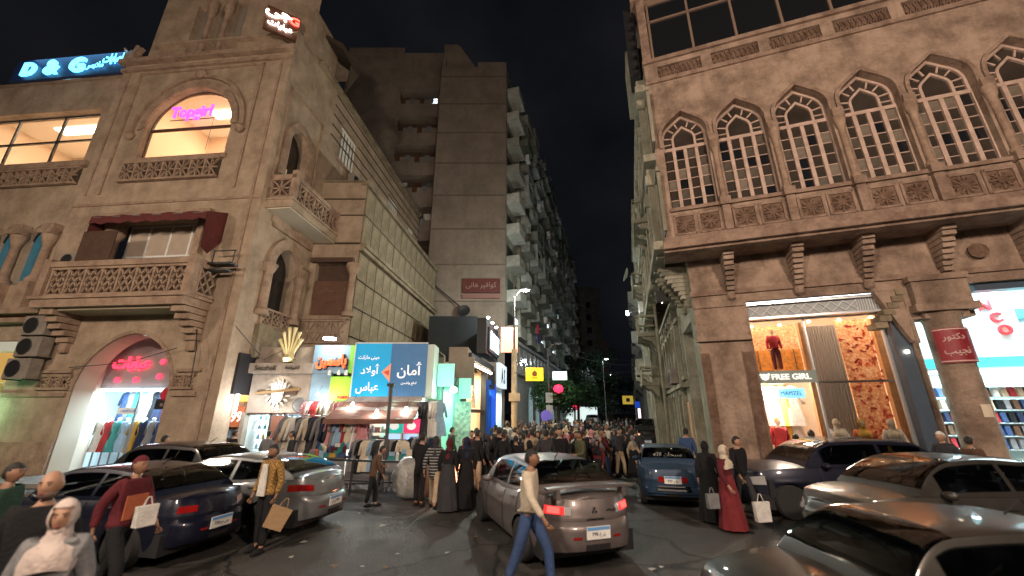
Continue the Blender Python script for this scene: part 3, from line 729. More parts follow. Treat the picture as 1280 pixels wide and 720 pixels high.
P_('pane', MB().box(-6.85,-2.45,d_+.05,d_+.06,13.85,15.5), clear, LF, wn)
m = MB(); a = arcpts(-6.8,-2.49,15.62,17.6,12); m.prism(a, d_+.05,d_+.06); P_('pane', m, clear, LF, wn)
for u in (-6.3,-5.1,-3.4):
    P_('hanging_wire', MB().cyl((u,2.6,16.2),(u,2.6,18.3),.012), black, LF)
for u, z in ((-7.2,16.2),(-4.9,16.2),(-3.4,16.3)):
    m = MB().cyl((u,4.1,z),(u,4.0,z),.13,n=10); P_('wall_lamp', m, warmbulb, LF); lamp('POINT','wall_light', LF @ T(u,3.7,z), 22, warm, LB, .1)
pinkN = mat('magenta_neon', (1,.1,.8), .4, emis=(1,.06,.62), es=2.4)
pk = thing('neon_sign', 'magenta neon lettering hanging in the big arched window', 'sign', LF @ T(-4.75,.10,16.3))
letters('lettering', 'Topgirl', .85, pinkN, pk, LF @ T(-4.75,.06,16.3), fat=.02, depth=.06, wmax=2.2)
put('rail', MB().bar((-1.2,.08,-.25),(1.2,.08,-.25),.03), black, pk, LF @ T(-4.75,.12,16.3))

# lower window of the pavilion with pilasters, lintel and sashes
m = MB().box(-7.25,-6.95,-.22,.0,7.0,10.3); m.box(-2.5,-2.2,-.22,0,7.0,10.3); m.box(-7.4,-2.0,-.30,0,10.3,10.62); m.box(-7.3,-2.1,-.22,0,10.62,10.8); P_('window_surround', m, trimL, LF)
for u in (-6.7,):
    m = MB(); m.lathe([(.34,0),(.34,.15),(.25,.25),(.24,2.5),(.28,2.6),(.40,2.8),(.46,3.1),(.46,3.3)],14,c=(u,.05,7.0)); P_('column', m, trimL, LF, smooth=True)
m = MB();
LQ = LF @ T(0,-.25,0)
for u in (-6.2,-5.25,-4.2,-3.2,-2.62): m.box(u,u+.08,.5,.58,7.0,10.3)
for z in (7.0,8.75,10.2): m.box(-6.2,-2.55,.49,.57,z,z+.09)
wn = P_('window', m, white, LQ)
for a, b in ((-6.12,-5.25),(-5.17,-4.2),(-4.12,-3.2),(-3.12,-2.62)):
    P_('pane', MB().box(a,b,.53,.54,7.1,8.75), glassD, LQ, wn); P_('shutter', MB().box(a,b,.52,.54,8.85,10.2), mat('beige_shutter',(.42,.34,.27),.6,var=.1), LQ, wn)
m = MB()
for k in range(7): m.box(-3.98+k*.11,-3.93+k*.11,.46,.50,7.1,8.7)
P_('curtain', m, mat('pale_curtain',(.25,.36,.34),.8), LQ, wn)
awm = mat('maroon_canvas', (.10,.018,.018), .85, var=.25, vs=3, bump=.4, bs=14)
aw = thing('awning', 'dark maroon canvas awning over the balcony window of the brown corner building', 'awning', LF @ T(-4.3,0,10.6))
m = MB(); n = 18
vs = [(-6.7+5.3*i/n, .0, 10.62) for i in range(n+1)]+[(-6.75+5.35*i/n,-.95+.02*math.sin(i*2), 10.22+.03*math.sin(i*1.7)) for i in range(n+1)]+[(-6.75+5.35*i/n,-.97, 9.86+.05*math.sin(i*2.3)) for i in range(n+1)]
m.add(vs, [(k*(n+1)+i,k*(n+1)+i+1,(k+1)*(n+1)+i+1,(k+1)*(n+1)+i) for k in range(2) for i in range(n)])
put('canopy', m, awm, aw, LF, smooth=True)
for u, q in ((-6.75,.35),(-1.4,1.3)):
    m = MB().add([(u,0,10.62),(u,-.95,10.2),(u+.05,-.95,9.8-q*.9),(u+.02,-.55,9.9-q*1.1),(u,0,10.0-q*.6)], [(0,1,2,3,4)]); put('side_flap', m, awm, aw, LF)
put('frame', MB().bar((-6.75,-.93,10.17),(-1.4,-.93,10.17),.04), steel, aw, LF)

# balcony
bal = MB().box(-7.75,-1.2,-1.2,0,6.2,6.52); bal.box(-7.85,-1.1,-1.28,0,6.52,6.64); bal = P_('balcony', bal, trimL, LF)
m = MB().box(-7.75,-1.1,-1.22,-1.0,7.85,8.08); m.box(-1.35,-1.1,-1.0,0,7.85,8.08); m.box(-7.75,-7.5,-1.0,0,7.85,8.08); P_('rail', m, trimL, LF, bal)
for u in (-7.7,-1.38): P_('corner_post', MB().box(u-.02,u+.3,-1.24,-.94,6.6,8.2), trimL, LF, bal)
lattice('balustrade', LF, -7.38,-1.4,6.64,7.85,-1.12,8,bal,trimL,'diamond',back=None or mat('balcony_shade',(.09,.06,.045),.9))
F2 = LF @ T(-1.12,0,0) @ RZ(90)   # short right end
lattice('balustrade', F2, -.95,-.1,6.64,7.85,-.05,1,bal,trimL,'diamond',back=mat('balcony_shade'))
for u in (-7.1,-1.5):
    m = MB()
    for k in range(5): m.box(u-.28,u+.28,-1.05+.2*k,0,6.2-.24*(k+1),6.2-.24*k-.03)
    m.box(u-.18,u+.18,-.16,0,4.6,5.0); P_('corbel', m, trimL, LF, bal)
P_('soffit', MB().box(-6.7,-1.9,-1.0,0,6.1,6.19), mat('dusty_soffit',(.30,.25,.17),.9), LF, bal)
# things on the balcony
def ac(label, M, s=1, group=None):
    t = thing('air_conditioner', label, 'air conditioner', M, group)
    put('casing', MB().box(-.42*s,.42*s,-.16*s,.16*s,0,.62*s), mat('ac_casing',(.24,.21,.18),.6,var=.25,vs=4), t, M)
    m = MB().lathe([(.24*s,0),(.26*s,.02),(.24*s,.03),(.2*s,.02)],18); 
    for k in range(-3,4): 
        hw_ = math.sqrt(max(0,.055-(k*.068)**2))*s; m.bar((-hw_,k*.068*s,.025),(hw_,k*.068*s,.025),.014)
    put('fan_grille', m, black, t, M @ T(-.12*s,-.165*s,.31*s) @ Matrix.Rotation(R(90),4,'X'))
    put('bracket', MB().bar((-.35*s,-.16*s,-.02),(-.35*s,.3*s,-.02),.04).bar((.35*s,-.16*s,-.02),(.35*s,.3*s,-.02),.04), black, t, M)
    return t
ac('grey split air conditioner unit standing on the long brown balcony', LF @ T(-7.5,-.5,8.08))
pbd = put('panel', MB().box(-6.9,-5.35,-.9,-.86,7.95,9.55), woodD, None, LF); fin(pbd, None, LF, 'dark brown board leaning upright on the balcony beside the air conditioner', 'board')
st = thing('side_shelf', 'metal rack fixed beside the right end of the brown balcony', 'rack', LF @ T(-.6,-.5,7.7))
put('rack_frame', MB().bar((-.55,0,.9),(.45,0,.9),.04).bar((-.5,0,.9),(-.5,0,.2),.03).bar((.4,0,.9),(.4,0,.3),.03).box(-.6,.5,-.2,.2,.25,.33).box(-.5,.3,-.15,.2,0,.08), black, st, LF @ T(-.6,-.5,7.7))

# ground arch of the clothing shop
a_ = arcpts(-6.17,-2.13,3.1,5.32,10); a_ = [(-2.13,.14)]+a_+[(-6.17,.14)]; nn = len(a_)
P_('arch_soffit', MB().add([(x,.01,z) for x,z in a_]+[(x,.72,z) for x,z in a_],[(i,i+1,nn+i+1,nn+i) for i in range(nn-1)]), mat('pale_soffit',(.52,.46,.36),.9), LF)
m = MB().strip(arcpts(-6.2,-2.1,3.1,5.35,10), arcpts(-6.34,-1.96,3.1,5.5,10), -.03, 0); P_('arch_edge', m, trimL, LF)
lattice('carved_frieze', LF, -7.8,-6.35,3.15,3.75,-.06,3,LB,trimL,th=.08,back=trimL); lattice('carved_frieze', LF, -2.0,-1.1,3.15,3.75,-.06,2,LB,trimL,th=.08,back=trimL)
for q in ((-9.3,-6.4,3.8,3.92),(-9.3,-6.4,2.9,3.05),(-1.9,-.9,3.8,3.92),(-1.9,-.9,2.9,3.05)): P_('string_course', MB().box(q[0],q[1],-.09,0,q[2],q[3]), trimL, LF)
P_('plinth', MB().box(-9.3,-6.2,-.1,.0,.0,1.25), trimL, LF); P_('plinth', MB().box(-2.1,0,-.1,0,0,1.25), trimL, LF)
m = MB().add([(-6.2,.7,.14),(-6.2,.7,5.5),(-6.7,1.6,5.5),(-6.7,1.6,.14)],[(0,1,2,3)]); m.add([(-2.1,.7,.14),(-2.1,.7,5.5),(-2.1,1.6,5.5),(-2.1,1.6,.14)],[(0,1,2,3)]); m.add([(-6.2,.7,5.36),(-2.1,.7,5.36),(-2.1,1.6,5.36),(-6.7,1.6,5.36)],[(0,1,2,3)]); P_('passage_wall', m, cream, LF)

# turret storey above the cornice
tur = MB().wall(rect(-8.6,-1.0,19.9,25), [rect(-6.5,-5.65,20.15,24), rect(-5.35,-4.65,20.15,24), rect(-4.35,-3.5,20.15,24)], .25, .5)
P_('turret_wall', tur, plL, LF)
for u in (-5.5,-4.5):
    P_('column', MB().lathe([(.2,0),(.2,.2),(.14,.3),(.13,2.9),(.2,3.1),(.24,3.4),(.24,4)],12,c=(u,.2,20)), trimL, LF, smooth=True)
P_('blind', MB().box(-6.5,-3.5,.65,.7,20,24.5), mat('pale_blind',(.24,.21,.18),.8), LF)
P_('mullion', MB().box(-6.2,-6.14,.6,.64,20.15,24).box(-5.02,-4.96,.6,.64,20.15,24).box(-3.9,-3.84,.6,.64,20.15,24), black, LF)
P_('blind_rail', MB().box(-6.5,-3.5,.55,.62,21.6,21.72), black, LF)
m = MB().add([(-1.0,.25,19.9),(-.1,1.3,19.9),(-.1,1.3,25),(-1.0,.25,25)],[(0,1,2,3)]); P_('turret_chamfer', m, plL, LF)
TU = LS
m = MB().wall(rect(1.0,3.6,19.4,24), [archo(2.6,3.6,19.6,21.3,22.0,6)], .1, .6); P_('turret_wall', m, plL, LS)
P_('eave', MB().add([(2.2,.3,23.6),(4.2,.3,23.6),(4.2,-1.1,22.6),(2.2,-1.1,22.6),(2.2,.3,23.4),(4.2,.3,23.4),(4.2,-1.1,22.2),(2.2,-1.1,22.2)],[(0,1,2,3),(7,6,5,4),(3,2,6,7),(0,3,7,4),(1,5,6,2)]), jointM, LS)
P_('eave_fringe', MB().add([(3.2,-1.1,22.3),(4.2,-1.1,22.3),(4.2,-.3,20.9),(3.9,-.6,21.1)],[(0,1,2,3)]), jointM, LS)
P_('turret_roof', MB().box(-8.8,-.9,.1,7,25,25.2), trimL, LF)
sg = thing('corner_sign', 'small red and white glowing sign on the top corner of the brown building', 'sign', LF @ T(-1.2,-.5,20.9))
SG = LF @ T(-.75,-.25,20.6) @ RZ(38)
put('board', MB().box(-.75,.75,0,.18,0,1.5), mat('sign_dark',(.12,.05,.03),.6), sg, SG)
wl = mat('white_neon', (1,1,1), .4, emis=(1,.86,.75), es=9); rl = mat('red_neon', (1,.1,.05), .4, emis=(1,.07,.05), es=6)
letters('lettering', 'جى', .55, wl, sg, SG @ T(-.2,-.06,1.05), fat=.02); letters('lettering', 'عبايات', .42, wl, sg, SG @ T(-.05,-.06,.42), fat=.02, wmax=1.1); letters('lettering', 'G', .5, rl, sg, SG @ T(.5,-.06,1.1), fat=.03)

# side facade
holes = [archo(.95,2.45,12.0,15.1,16.0,8), archo(1.45,3.1,6.2,8.7,9.75,8), rect(.85,2.15,.14,4.2), rect(5.0,6.9,16.9,19.3), rect(12.6,14.6,16.7,18.9), rect(17.4,18.6,16.7,18.6)]
P_('wall', MB().wall(rect(0,20,0,21.1), holes, 0, .6), plL, LS)
m = MB().strip(arcpts(.95,2.45,15.1,16.0,8), arcpts(.6,2.8,15.1,16.45,8), -.12, 0); m.box(.6,.95,-.12,0,13,15.1); m.box(2.45,2.8,-.12,0,13,15.1)
m.box(.3,.4,-.08,0,12,17.8); m.box(3.1,3.2,-.08,0,12,17.8); m.box(.3,3.2,-.08,0,17.7,17.82); P_('archivolt', m, trimL, LS)
P_('glazing', MB().box(.95,2.45,.5,.55,12,16), glassD, LS); P_('glazing', MB().box(1.45,3.1,.5,.55,6.2,9.8), glassD, LS)
P_('curtain', MB().box(1.2,1.7,.42,.47,12.2,13.9), mat('cream_room'), LS)
P_('carved_surround', MB().strip(arcpts(1.45,3.1,8.7,9.75,8), arcpts(1.0,3.6,8.7,10.3,8), -.14, 0).box(.9,3.9,-.12,0,10.4,10.55).box(.9,1.2,-.15,0,8.2,8.7).box(3.2,3.8,-.2,0,8.5,9.2).box(3.2,3.8,-.3,0,9.2,9.35).box(.8,4.0,-.06,0,10.6,11.0), trimL, LS)
P_('column', MB().lathe([(.3,0),(.3,.2),(.2,.3),(.18,1.9),(.24,2.0),(.34,2.3)],14,c=(3.35,-.12,6.3)), trimL, LS, smooth=True)
P_('column', MB().lathe([(.3,0),(.3,.2),(.2,.3),(.18,1.9),(.24,2.0),(.34,2.3)],14,c=(1.15,-.12,6.3)), trimL, LS, smooth=True)
lattice('lattice_panel', LS, 1.2,3.2,5.9,6.7,-.12,3,LB,trimL,'diamond')
P_('apron', MB().box(1.1,3.3,-.25,0,4.5,5.9), annexM, LS)
for q, z in enumerate((17.9,18.6,19.3,20.0,20.7)): P_('string_course', MB().box(4.0,20,-.05,0,z,z+.05), jointM, LS)
P_('roof_coping', MB().box(2,20,-.25,.2,20.95,21.2), annexM, LS)
for u0, u1, z0, z1 in ((5.0,6.9,16.9,19.3),(12.6,14.6,16.7,18.9),(17.4,18.6,16.7,18.6)):
    m = MB(); n = 5
    for k in range(n+1): m.box(u0+(u1-u0)*k/n-.04,u0+(u1-u0)*k/n+.04,.05,.15,z0,z1)
    m.box(u0,u1,.05,.15,z0,z0+.08); m.box(u0,u1,.05,.15,z1-.08,z1); f = P_('window', m, white, LS)
    P_('pane', MB().box(u0,u1,.2,.22,z0,z1), mat('pale_glass',(.30,.32,.26),.3), LS, f)
    P_('shade_frame', MB().box(u0-.15,u1+.15,-.1,.0,z1,z1+.12).box(u0-.15,u1+.15,-.15,0,z0-.12,z0), trimL, LS)
ac('grey air conditioner under the upper side window of the brown building', LS @ T(6.6,-.4,15.9), 1.2)
b2 = P_('balcony', MB().box(.3,4.4,-1.2,0,11.0,11.35).box(.25,4.45,-1.28,0,11.35,11.45), plL, LS)
P_('soffit', MB().box(.35,4.35,-1.15,-.05,10.93,10.99), mat('pale_soffit',(.52,.46,.36),.9), LS, b2)
P_('rail', MB().box(.3,4.4,-1.22,-1.0,12.45,12.65).box(.3,.5,-1,0,12.45,12.65).box(4.2,4.4,-1,0,12.45,12.65), trimL, LS, b2)
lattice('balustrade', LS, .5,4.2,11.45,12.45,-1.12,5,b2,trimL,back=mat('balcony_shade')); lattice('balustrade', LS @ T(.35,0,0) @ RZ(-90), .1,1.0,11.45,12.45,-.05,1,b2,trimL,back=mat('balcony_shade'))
for u in (.32,4.2): P_('corner_post', MB().box(u-.02,u+.24,-1.24,-1.0,11.4,12.85), trimL, LS, b2)
P_('roof', MB().box(-20,-.2,.3,22,19.0,19.15), plL, LF); P_('roof', MB().box(0,20,0,8,20.9,21.0), plL, LS)
# roof sign D & G
dg = thing('roof_sign', 'glowing cyan rooftop lettering with small Arabic words beside it', 'sign', LF @ T(-12.8,.3,19.4))
cy = mat('cyan_neon', (.2,.7,1), .4, emis=(.12,.62,1), es=3.2)
put('board', MB().box(-16.3,-9.4,.05,.2,19.35,20.75), mat('sign_navy',(.02,.04,.12),.5), dg, LF)
for ch, u, h in (('D',-15.15,.85),('&',-13.75,.95),('G',-12.25,.95)): letters('letter', ch, h, cy, dg, LF @ T(u,-.05,20.0), fat=.03, depth=.12)
letters('lettering', 'ملابس', .5, cy, dg, LF @ T(-11.2,-.05,19.85), fat=.035, wmax=1.1); letters('lettering', 'للعبايات', .72, cy, dg, LF @ T(-10.15,-.05,20.2), fat=.04, wmax=1.3)
lamp('AREA','sign_light', LF @ T(-12.5,-.15,20.9) , 40, (.2,.6,1), dg, 6, .6)
rf = thing('roof_pavilion', 'small domed kiosk with thin posts on the roof behind the cyan sign', 'pavilion', LF @ T(-16.3,4,19.2))
put('dome', MB().lathe([(1.7,2.9),(1.6,3.0),(1.1,3.6),(.35,4.0),(.1,4.3),(.04,4.9),(0,5)],16), greyst, rf, W[rf], smooth=True)
put('drum', MB().lathe([(1.5,2.2),(1.5,2.9),(1.75,2.9),(1.75,3.0)],16), greyst, rf, W[rf])
for k in range(4): put('post', MB().cyl((1.3*math.cos(k*1.57+.4),1.3*math.sin(k*1.57+.4),0),(1.3*math.cos(k*1.57+.4),1.3*math.sin(k*1.57+.4),2.3),.14), greyst, rf, W[rf])
tri = put('canopy', MB().prism([(-15.4,20.55),(-13.5,20.6),(-14.9,22.0)],1.4,3.2), mat('grey_canvas',(.45,.5,.47),.8), None, LF); fin(tri, None, LF, 'pale triangular tent canopy on the roof above the letter D', 'canopy')
lamp('POINT','rooftop_lamp', LF @ T(-15,1.0,20.9), 30, (.6,.9,1), rf, .2)
og = thing('roof_ornament', 'broken stone ornament at the roof edge right of the cyan sign', 'ornament', LF @ T(-9.6,.1,19.9))
put('block', MB().box(.05,.6,-.2,.4,0,.6).box(.15,.5,-.1,.3,.6,.85), trimL, og, W[og]); put('spike', MB().bar((.1,0,.5),(-.35,0,1.15),.10).bar((.3,0,.8),(.42,0,1.25),.12).bar((.5,0,.5),(.8,0,1.0),.16), trimL, og, W[og])

# column windows on the left wing
for k in (0,1,2,3):
    c = -10.8-1.6*k
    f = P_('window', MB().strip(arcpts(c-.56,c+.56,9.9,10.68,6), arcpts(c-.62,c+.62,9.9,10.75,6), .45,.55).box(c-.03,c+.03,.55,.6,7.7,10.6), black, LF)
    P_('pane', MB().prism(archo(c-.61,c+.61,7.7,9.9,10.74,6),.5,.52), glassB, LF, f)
for k in range(5):
    c = -10.0-1.6*k
    P_('column', MB().lathe([(.3,0),(.3,.15),(.2,.28),(.17,.4),(.15,1.7),(.18,1.8),(.24,2.0),(.30,2.2),(.30,2.5)],14,c=(c,.1,7.7)), trimL, LF, smooth=True)
    P_('impost', MB().box(c-.3,c+.3,-.15,.3,10.2,10.5).box(c-.34,c+.34,-.22,.1,10.0,10.2), trimL, LF)
    P_('pedestal', MB().box(c-.26,c+.26,-.2,.3,6.5,7.7), trimL, LF)
P_('wing_ledge', MB().box(-20,-8.6,-.3,.25,6.25,6.5).box(-20,-8.6,-.15,.25,5.9,6.1), trimL, LF)
for k, (u, z) in enumerate(((-8.05,5.25),(-8.0,4.4),(-8.15,3.55))):
    ac(['topmost blackened air conditioner of three on the left pier','middle air conditioner of three stacked on the left pier','lowest air conditioner of three stacked on the left pier'][k], LF @ T(u,-.4,z), 1.25, 'air conditioners on the left pier')

# ---------------------------------------------------------------- annex
AX = thing('annex_building', 'lower stone clad annex with brown shuttered window beside the brown corner building', 'building', T(-8.15,19.3,0))
holes = [rect(-2.15,-.3,7.0,9.8)]
P_('wall', MB().wall(rect(-2.6,0,0,14.7), holes, 0, .5), plL, AF, AX)
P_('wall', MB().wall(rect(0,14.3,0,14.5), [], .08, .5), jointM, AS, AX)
P_('roof', MB().box(0,14.3,0,2.6,14.5,14.75), annexM, AS, AX)
P_('cornice', MB().box(0,14.4,-.35,.1,10.75,10.95).box(0,14.4,-.22,.1,10.55,10.75), annexM, AS, AX)
P_('coping', MB().box(-.1,14.4,-.14,.3,14.5,14.78), annexM, AS, AX); P_('coping', MB().box(-2.6,0,-.06,.3,14.72,14.8), annexM, AF, AX)
P_('string_course', MB().box(-2.6,0,-.04,0,10.9,11.0).box(-2.6,0,-.04,0,12.6,12.66).box(-2.6,0,-.04,0,13.6,13.66), jointM, AF, AX)
pm = MB().box(.03,.97,.0,.09,.025,.975).mesh()
for tier, (z0, z1, nr) in enumerate(((2.9,10.5,5),(10.98,14.45,2))):
    nc = 13; hh = (z1-z0)/nr
    for i in range(nc):
        for j in range(nr):
            o = put('stone_panel', pm, annexM, AX, AS @ T(.05+i*1.095,-.02+rnd.uniform(-.012,.012),z0+j*hh) @ Matrix.Rotation(rnd.uniform(-.004,.004),4,'Y') @ Matrix.Diagonal((1.08,1,hh,1)))
P_('window_lining', MB().box(-2.2,-.25,.35,.4,7,9.8), woodD, AF, AX)
f = P_('window', MB().box(-2.1,-.35,.1,.16,7.0,8.85), mat('brown_board',(.13,.06,.035),.6,var=.2,vs=4), AF, AX)
letters('lettering', 'احمد عبدالنبي', .3, mat('dull_gold',(.18,.13,.08),.6), f, AF @ T(-1.2,.08,8.3), depth=.02, wmax=1.4); letters('lettering', 'المحامي', .2, mat('dull_red',(.2,.05,.03),.6), f, AF @ T(-1.2,.08,7.7), depth=.02, wmax=.8)
P_('lintel', MB().box(-2.35,-.15,-.25,0,9.8,10.05), woodD, AF, AX)
P_('column', MB().lathe([(.3,0),(.3,.2),(.18,.3),(.16,2.2),(.22,2.3),(.36,2.6),(.36,2.8)],14,c=(-.12,-.12,6.9)), trimL, AF, AX, smooth=True)
lattice('lattice_panel', AF, -2.4,-.2,5.55,6.75,-.1,3,AX,trimL)
P_('sill', MB().box(-2.5,0,-.2,0,6.75,6.95).box(-2.5,0,-.2,0,5.35,5.5), trimL, AF, AX)

# ---------------------------------------------------------------- apartment tower
TW = thing('apartment_tower', 'tall brown apartment tower with blank end wall and cluttered pale balconies', 'building', T(-.64,34.5,0))
tp = lambda n, mb, m, F, **k: put(n, mb, m, TW, F, **k)
holes = [rect(-12.0,-7.6,37.3-3.75*k-2.0,37.3-3.75*k) for k in range(8)]
tp('wall', MB().wall(rect(-18.5,-7.2,0,42.8), holes, 1.2, 1.2), towF, TF)
tp('wall', MB().wall(rect(-7.2,0,0,39.4), [], 0, 1), towF, TF); tp('wall_return', MB().box(-7.25,-7.2,0,1.2,0,39.4), towF, TF)
for z in (38.0,34.25,30.5,26.75,23.0,19.3,15.6,12): tp('floor_band', MB().box(-7.2,0,-.04,0,z-.06,z+.06), mat('band_brown',(.15,.115,.09),.9,var=.3), TF)
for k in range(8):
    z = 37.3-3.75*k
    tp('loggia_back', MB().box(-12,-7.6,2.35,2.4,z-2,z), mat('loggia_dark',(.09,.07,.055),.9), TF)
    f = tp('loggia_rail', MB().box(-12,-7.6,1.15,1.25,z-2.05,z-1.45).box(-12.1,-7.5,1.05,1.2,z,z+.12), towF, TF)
    for u in (-11.2,-9.9,-8.6):
        if rnd.random() < .75: tp('window', MB().box(u,u+rnd.uniform(.5,1),2.2,2.3,z-1.4,z-.2), [white, mat('teal_shutter',(.10,.13,.12),.7), woodD][rnd.randrange(3)], TF)
    for j in range(4): tp('laundry', MB().box(-11.8+j*1.05,-11.3+j*1.05,1.02,1.05,z-1.9-rnd.random()*.3,z-1.35), cloth('grey' if j%2 else 'brown', C['grey'] if j%2 else C['brown']), TF)
litw = mat('lit_window', (1,1,1), .5, emis=(.75,.9,1), es=2.5)
f = tp('window', MB().box(-8.3,-7.75,1.1,1.15,35.4,36.0), litw, TF)
put('frame', MB().box(-8.04,-8.0,1.05,1.1,35.35,36.05).box(-8.35,-7.7,1.05,1.1,35.66,35.71), black, f, TF)
tp('roof_parapet', MB().prism([(-7.2,39.4),(-3.2,39.4),(-5.6,43.3),(-7.2,43.3)],.5,1.2), towF, TF)
tp('roof_parapet', MB().box(-3.2,0,0,.3,39.4,40.1).box(-7.2,-6.8,0,.5,39.4,40.6), towF, TF)
tp('roof_parapet', MB().box(-18.5,-12,1.0,1.25,42.5,43.4), towF, TF)
tp('roof', MB().box(0,60,0,12,39.2,39.4), towS, TS)
# long street side
bays = 13; bw = 4.55
tp('wall', MB().wall(rect(0,60,8.6,39.4), [], 0, 1), towS, TS)
pb = {}
mm = MB().box(0,2.6,-1.3,-1.2,0,1.0).box(0,.1,-1.2,0,0,1.0).box(2.5,2.6,-1.2,0,0,1.0).box(-.05,2.65,-1.35,0,-.16,.0); pb[0] = mm.mesh()
mm = MB().box(0,2.6,-.9,-.8,0,.9).box(0,.1,-.9,0,0,.9).box(2.5,2.6,-.9,0,0,.9).box(0,2.6,-.95,0,-.14,0); 
for k in range(12): mm.box(.05+k*.22,.11+k*.22,-.93,-.9,0,1.05)
pb[1] = mm.mesh()
mm = MB().box(0,2.6,-1.3,-1.22,0,.95).box(0,2.6,-1.3,0,-.15,0).box(0,.06,-1.28,-1.22,.9,2.7).box(2.54,2.6,-1.28,-1.22,.9,2.7).box(0,2.6,-1.3,-1.2,1.9,2.75).box(0,.06,-1.2,0,0,2.7); pb[2] = mm.mesh()
wo = MB().box(.2,2.3,-.02,.02,.05,2.3).mesh(); w2 = MB().box(2.95,3.95,-.06,.02,1.0,2.3).mesh(); sh = MB().box(2.85,4.05,-.4,0,2.4,2.48).mesh()
bm3 = [mat('balcony_white',(.48,.50,.47),.8,var=.3,vs=1.5,bump=.2), mat('balcony_grey',(.30,.31,.28),.8,var=.3,vs=1.5), mat('balcony_green',(.16,.19,.15),.8,var=.3)]
acme = MB().box(0,.9,-.45,0,0,.7).mesh(); dish = MB().lathe([(0,0),(.25,.03),(.5,.16),(.48,.18),(.22,.06),(0,.03)],14).mesh()
nac = 0; actw = None
for j in range(9):
    z = 8.9+3.37*j
    for i in range(bays):
        u = .5+i*bw; k = 0 if i%4 == 0 else rnd.choice((0,0,1,2))
        FF = TS @ T(u+rnd.uniform(-.1,.1),0,z)
        b = put('balcony', pb[k], rnd.choice(bm3[:2] if k < 2 else bm3), TW, FF)
        put('doorway', wo, mat('doorway_dark',(.03,.028,.025),.7) if rnd.random() < .8 else mat('door_green',(.06,.09,.07),.7), b, FF)
        put('window', w2, glassD if rnd.random() < .9 else litw, TW, FF)
        if rnd.random() < .55: put('sun_shade', sh, bm3[rnd.randrange(3)], TW, FF)
        if rnd.random() < .45:
            nac += 1; MM = FF @ T(rnd.choice((2.8,3.2,.6)), -.0 if rnd.random() < .5 else -1.2, rnd.choice((.1,.3,1.0)))
            o = put('air_conditioner', acme, white if rnd.random() < .6 else bm3[1], None, MM); o['label'] = 'air conditioner, %s balcony row from the bottom, %s bay from the corner of the tower' % (ORD[j].replace('leftmost','first'),ORD[i].replace('leftmost','first')); o['category'] = 'air conditioner'; o['group'] = 'air conditioners on the tower balconies'
        if rnd.random() < .14:
            o = put('satellite_dish', dish, greyst, None, FF @ T(1.3,-1.35,1.5) @ Matrix.Rotation(R(70),4,'X')); o['label'] = 'satellite dish fixed to a balcony of the tall tower'; o['category'] = 'satellite dish'; o['group'] = 'satellite dishes on the tower'
for i in range(bays): tp('pier', MB().box(i*bw+4.35,i*bw+4.75,-.35,0,8.6,39.4), towS, TS)
# podium with arches and a glazed strip
holes = [archo(7.0+3.4*k,9.0+3.4*k,.3,3.2,5.0,7) for k in range(14)]
tp('podium_wall', MB().wall(rect(.5,60,0,5.6), holes, -.5, .5), mat('podium_pale',(.40,.43,.44),.6,var=.15), TS)
for k in range(14): tp('arch_window', MB().box(6.9+3.4*k,9.1+3.4*k,-.02,.0,.3,5.0), mat('shop_glow',(.8,.9,.9),.5,emis=(.55,.85,.9),es=.9) if k < 5 else mat('shop_glow_dim',(.5,.5,.5),.5,emis=(.5,.55,.5),es=.35), TS)
tp('podium_strip', MB().box(.5,60,-.9,-.5,5.6,5.9).box(.5,60,-.9,-.5,8.3,8.6), mat('podium_pale'), TS)
f = tp('strip_window', MB().box(.6,60,-.6,-.55,5.9,8.3), mat('strip_glass',(.08,.10,.11),.2,emis=(.3,.4,.42),es=.12), TS)
for k in range(30): put('mullion', MB().box(0,.14,-.72,-.6,5.9,8.3), mat('brown_frame',(.22,.15,.11),.6), f, TS @ T(.6+k*2,0,0))
tp('green_band', MB().box(.3,60,-.7,0,8.6,9.4), mat('green_fascia',(.03,.07,.05),.6), TS)
ts = thing('shop_sign', 'dull red Arabic billboard on the blank wall of the brown tower', 'sign', TF @ T(-2.4,0,12.5))
put('board', MB().box(-3.9,-.45,-.3,-.02,12.75,14.1), mat('billboard_red',(.11,.022,.02),.6,var=.2), ts, TF); letters('lettering', 'كوافير هانى', .65, mat('faded_white',(.34,.24,.21),.7), ts, TF @ T(-2.2,-.31,13.45), depth=.02, wmax=2.8)
put('lower_strip', MB().box(-3.9,-.45,-.28,-.02,12.25,12.6), mat('faded_strip',(.25,.12,.10),.7), ts, TF)
bs = thing('satellite_dish', 'dark round dish on an arm left of the red billboard', 'satellite dish', TF @ T(-3.6,-.6,10.9))
put('dish', dish, black, bs, TF @ T(-3.6,-.8,10.9) @ Matrix.Rotation(R(80),4,'X') @ Matrix.Diagonal((1.1,1.1,.6,1))); put('arm', MB().bar((-6.5,-.3,13.5),(-3.6,-.7,11.0),.1), black, bs, TF)
sgm = put('shop_sign', MB().box(-.6,.6,-.12,.12,-.9,.9), mat('orange_glow',(.8,.3,.2),.5,emis=(1,.38,.22),es=.9), None, T(-.2,28,7.3)); fin(sgm, None, T(-.2,28,7.3), 'glowing orange box sign mounted high beside the brown tower corner', 'sign')
fl = thing('flag', 'red and blue cloth hanging from a tower balcony', 'flag', TS @ T(7.5,-1.4,9.8)); put('cloth_red', MB().box(7.2,8.1,-1.5,-1.45,10.3,11.3), mat('red_cloth',(.7,.03,.06),.8,emis=(.7,.02,.05),es=.15), fl, TS); put('cloth_blue', MB().box(7.4,8.2,-1.5,-1.45,9.4,10.3), mat('blue_cloth',(.05,.05,.5),.8), fl, TS)

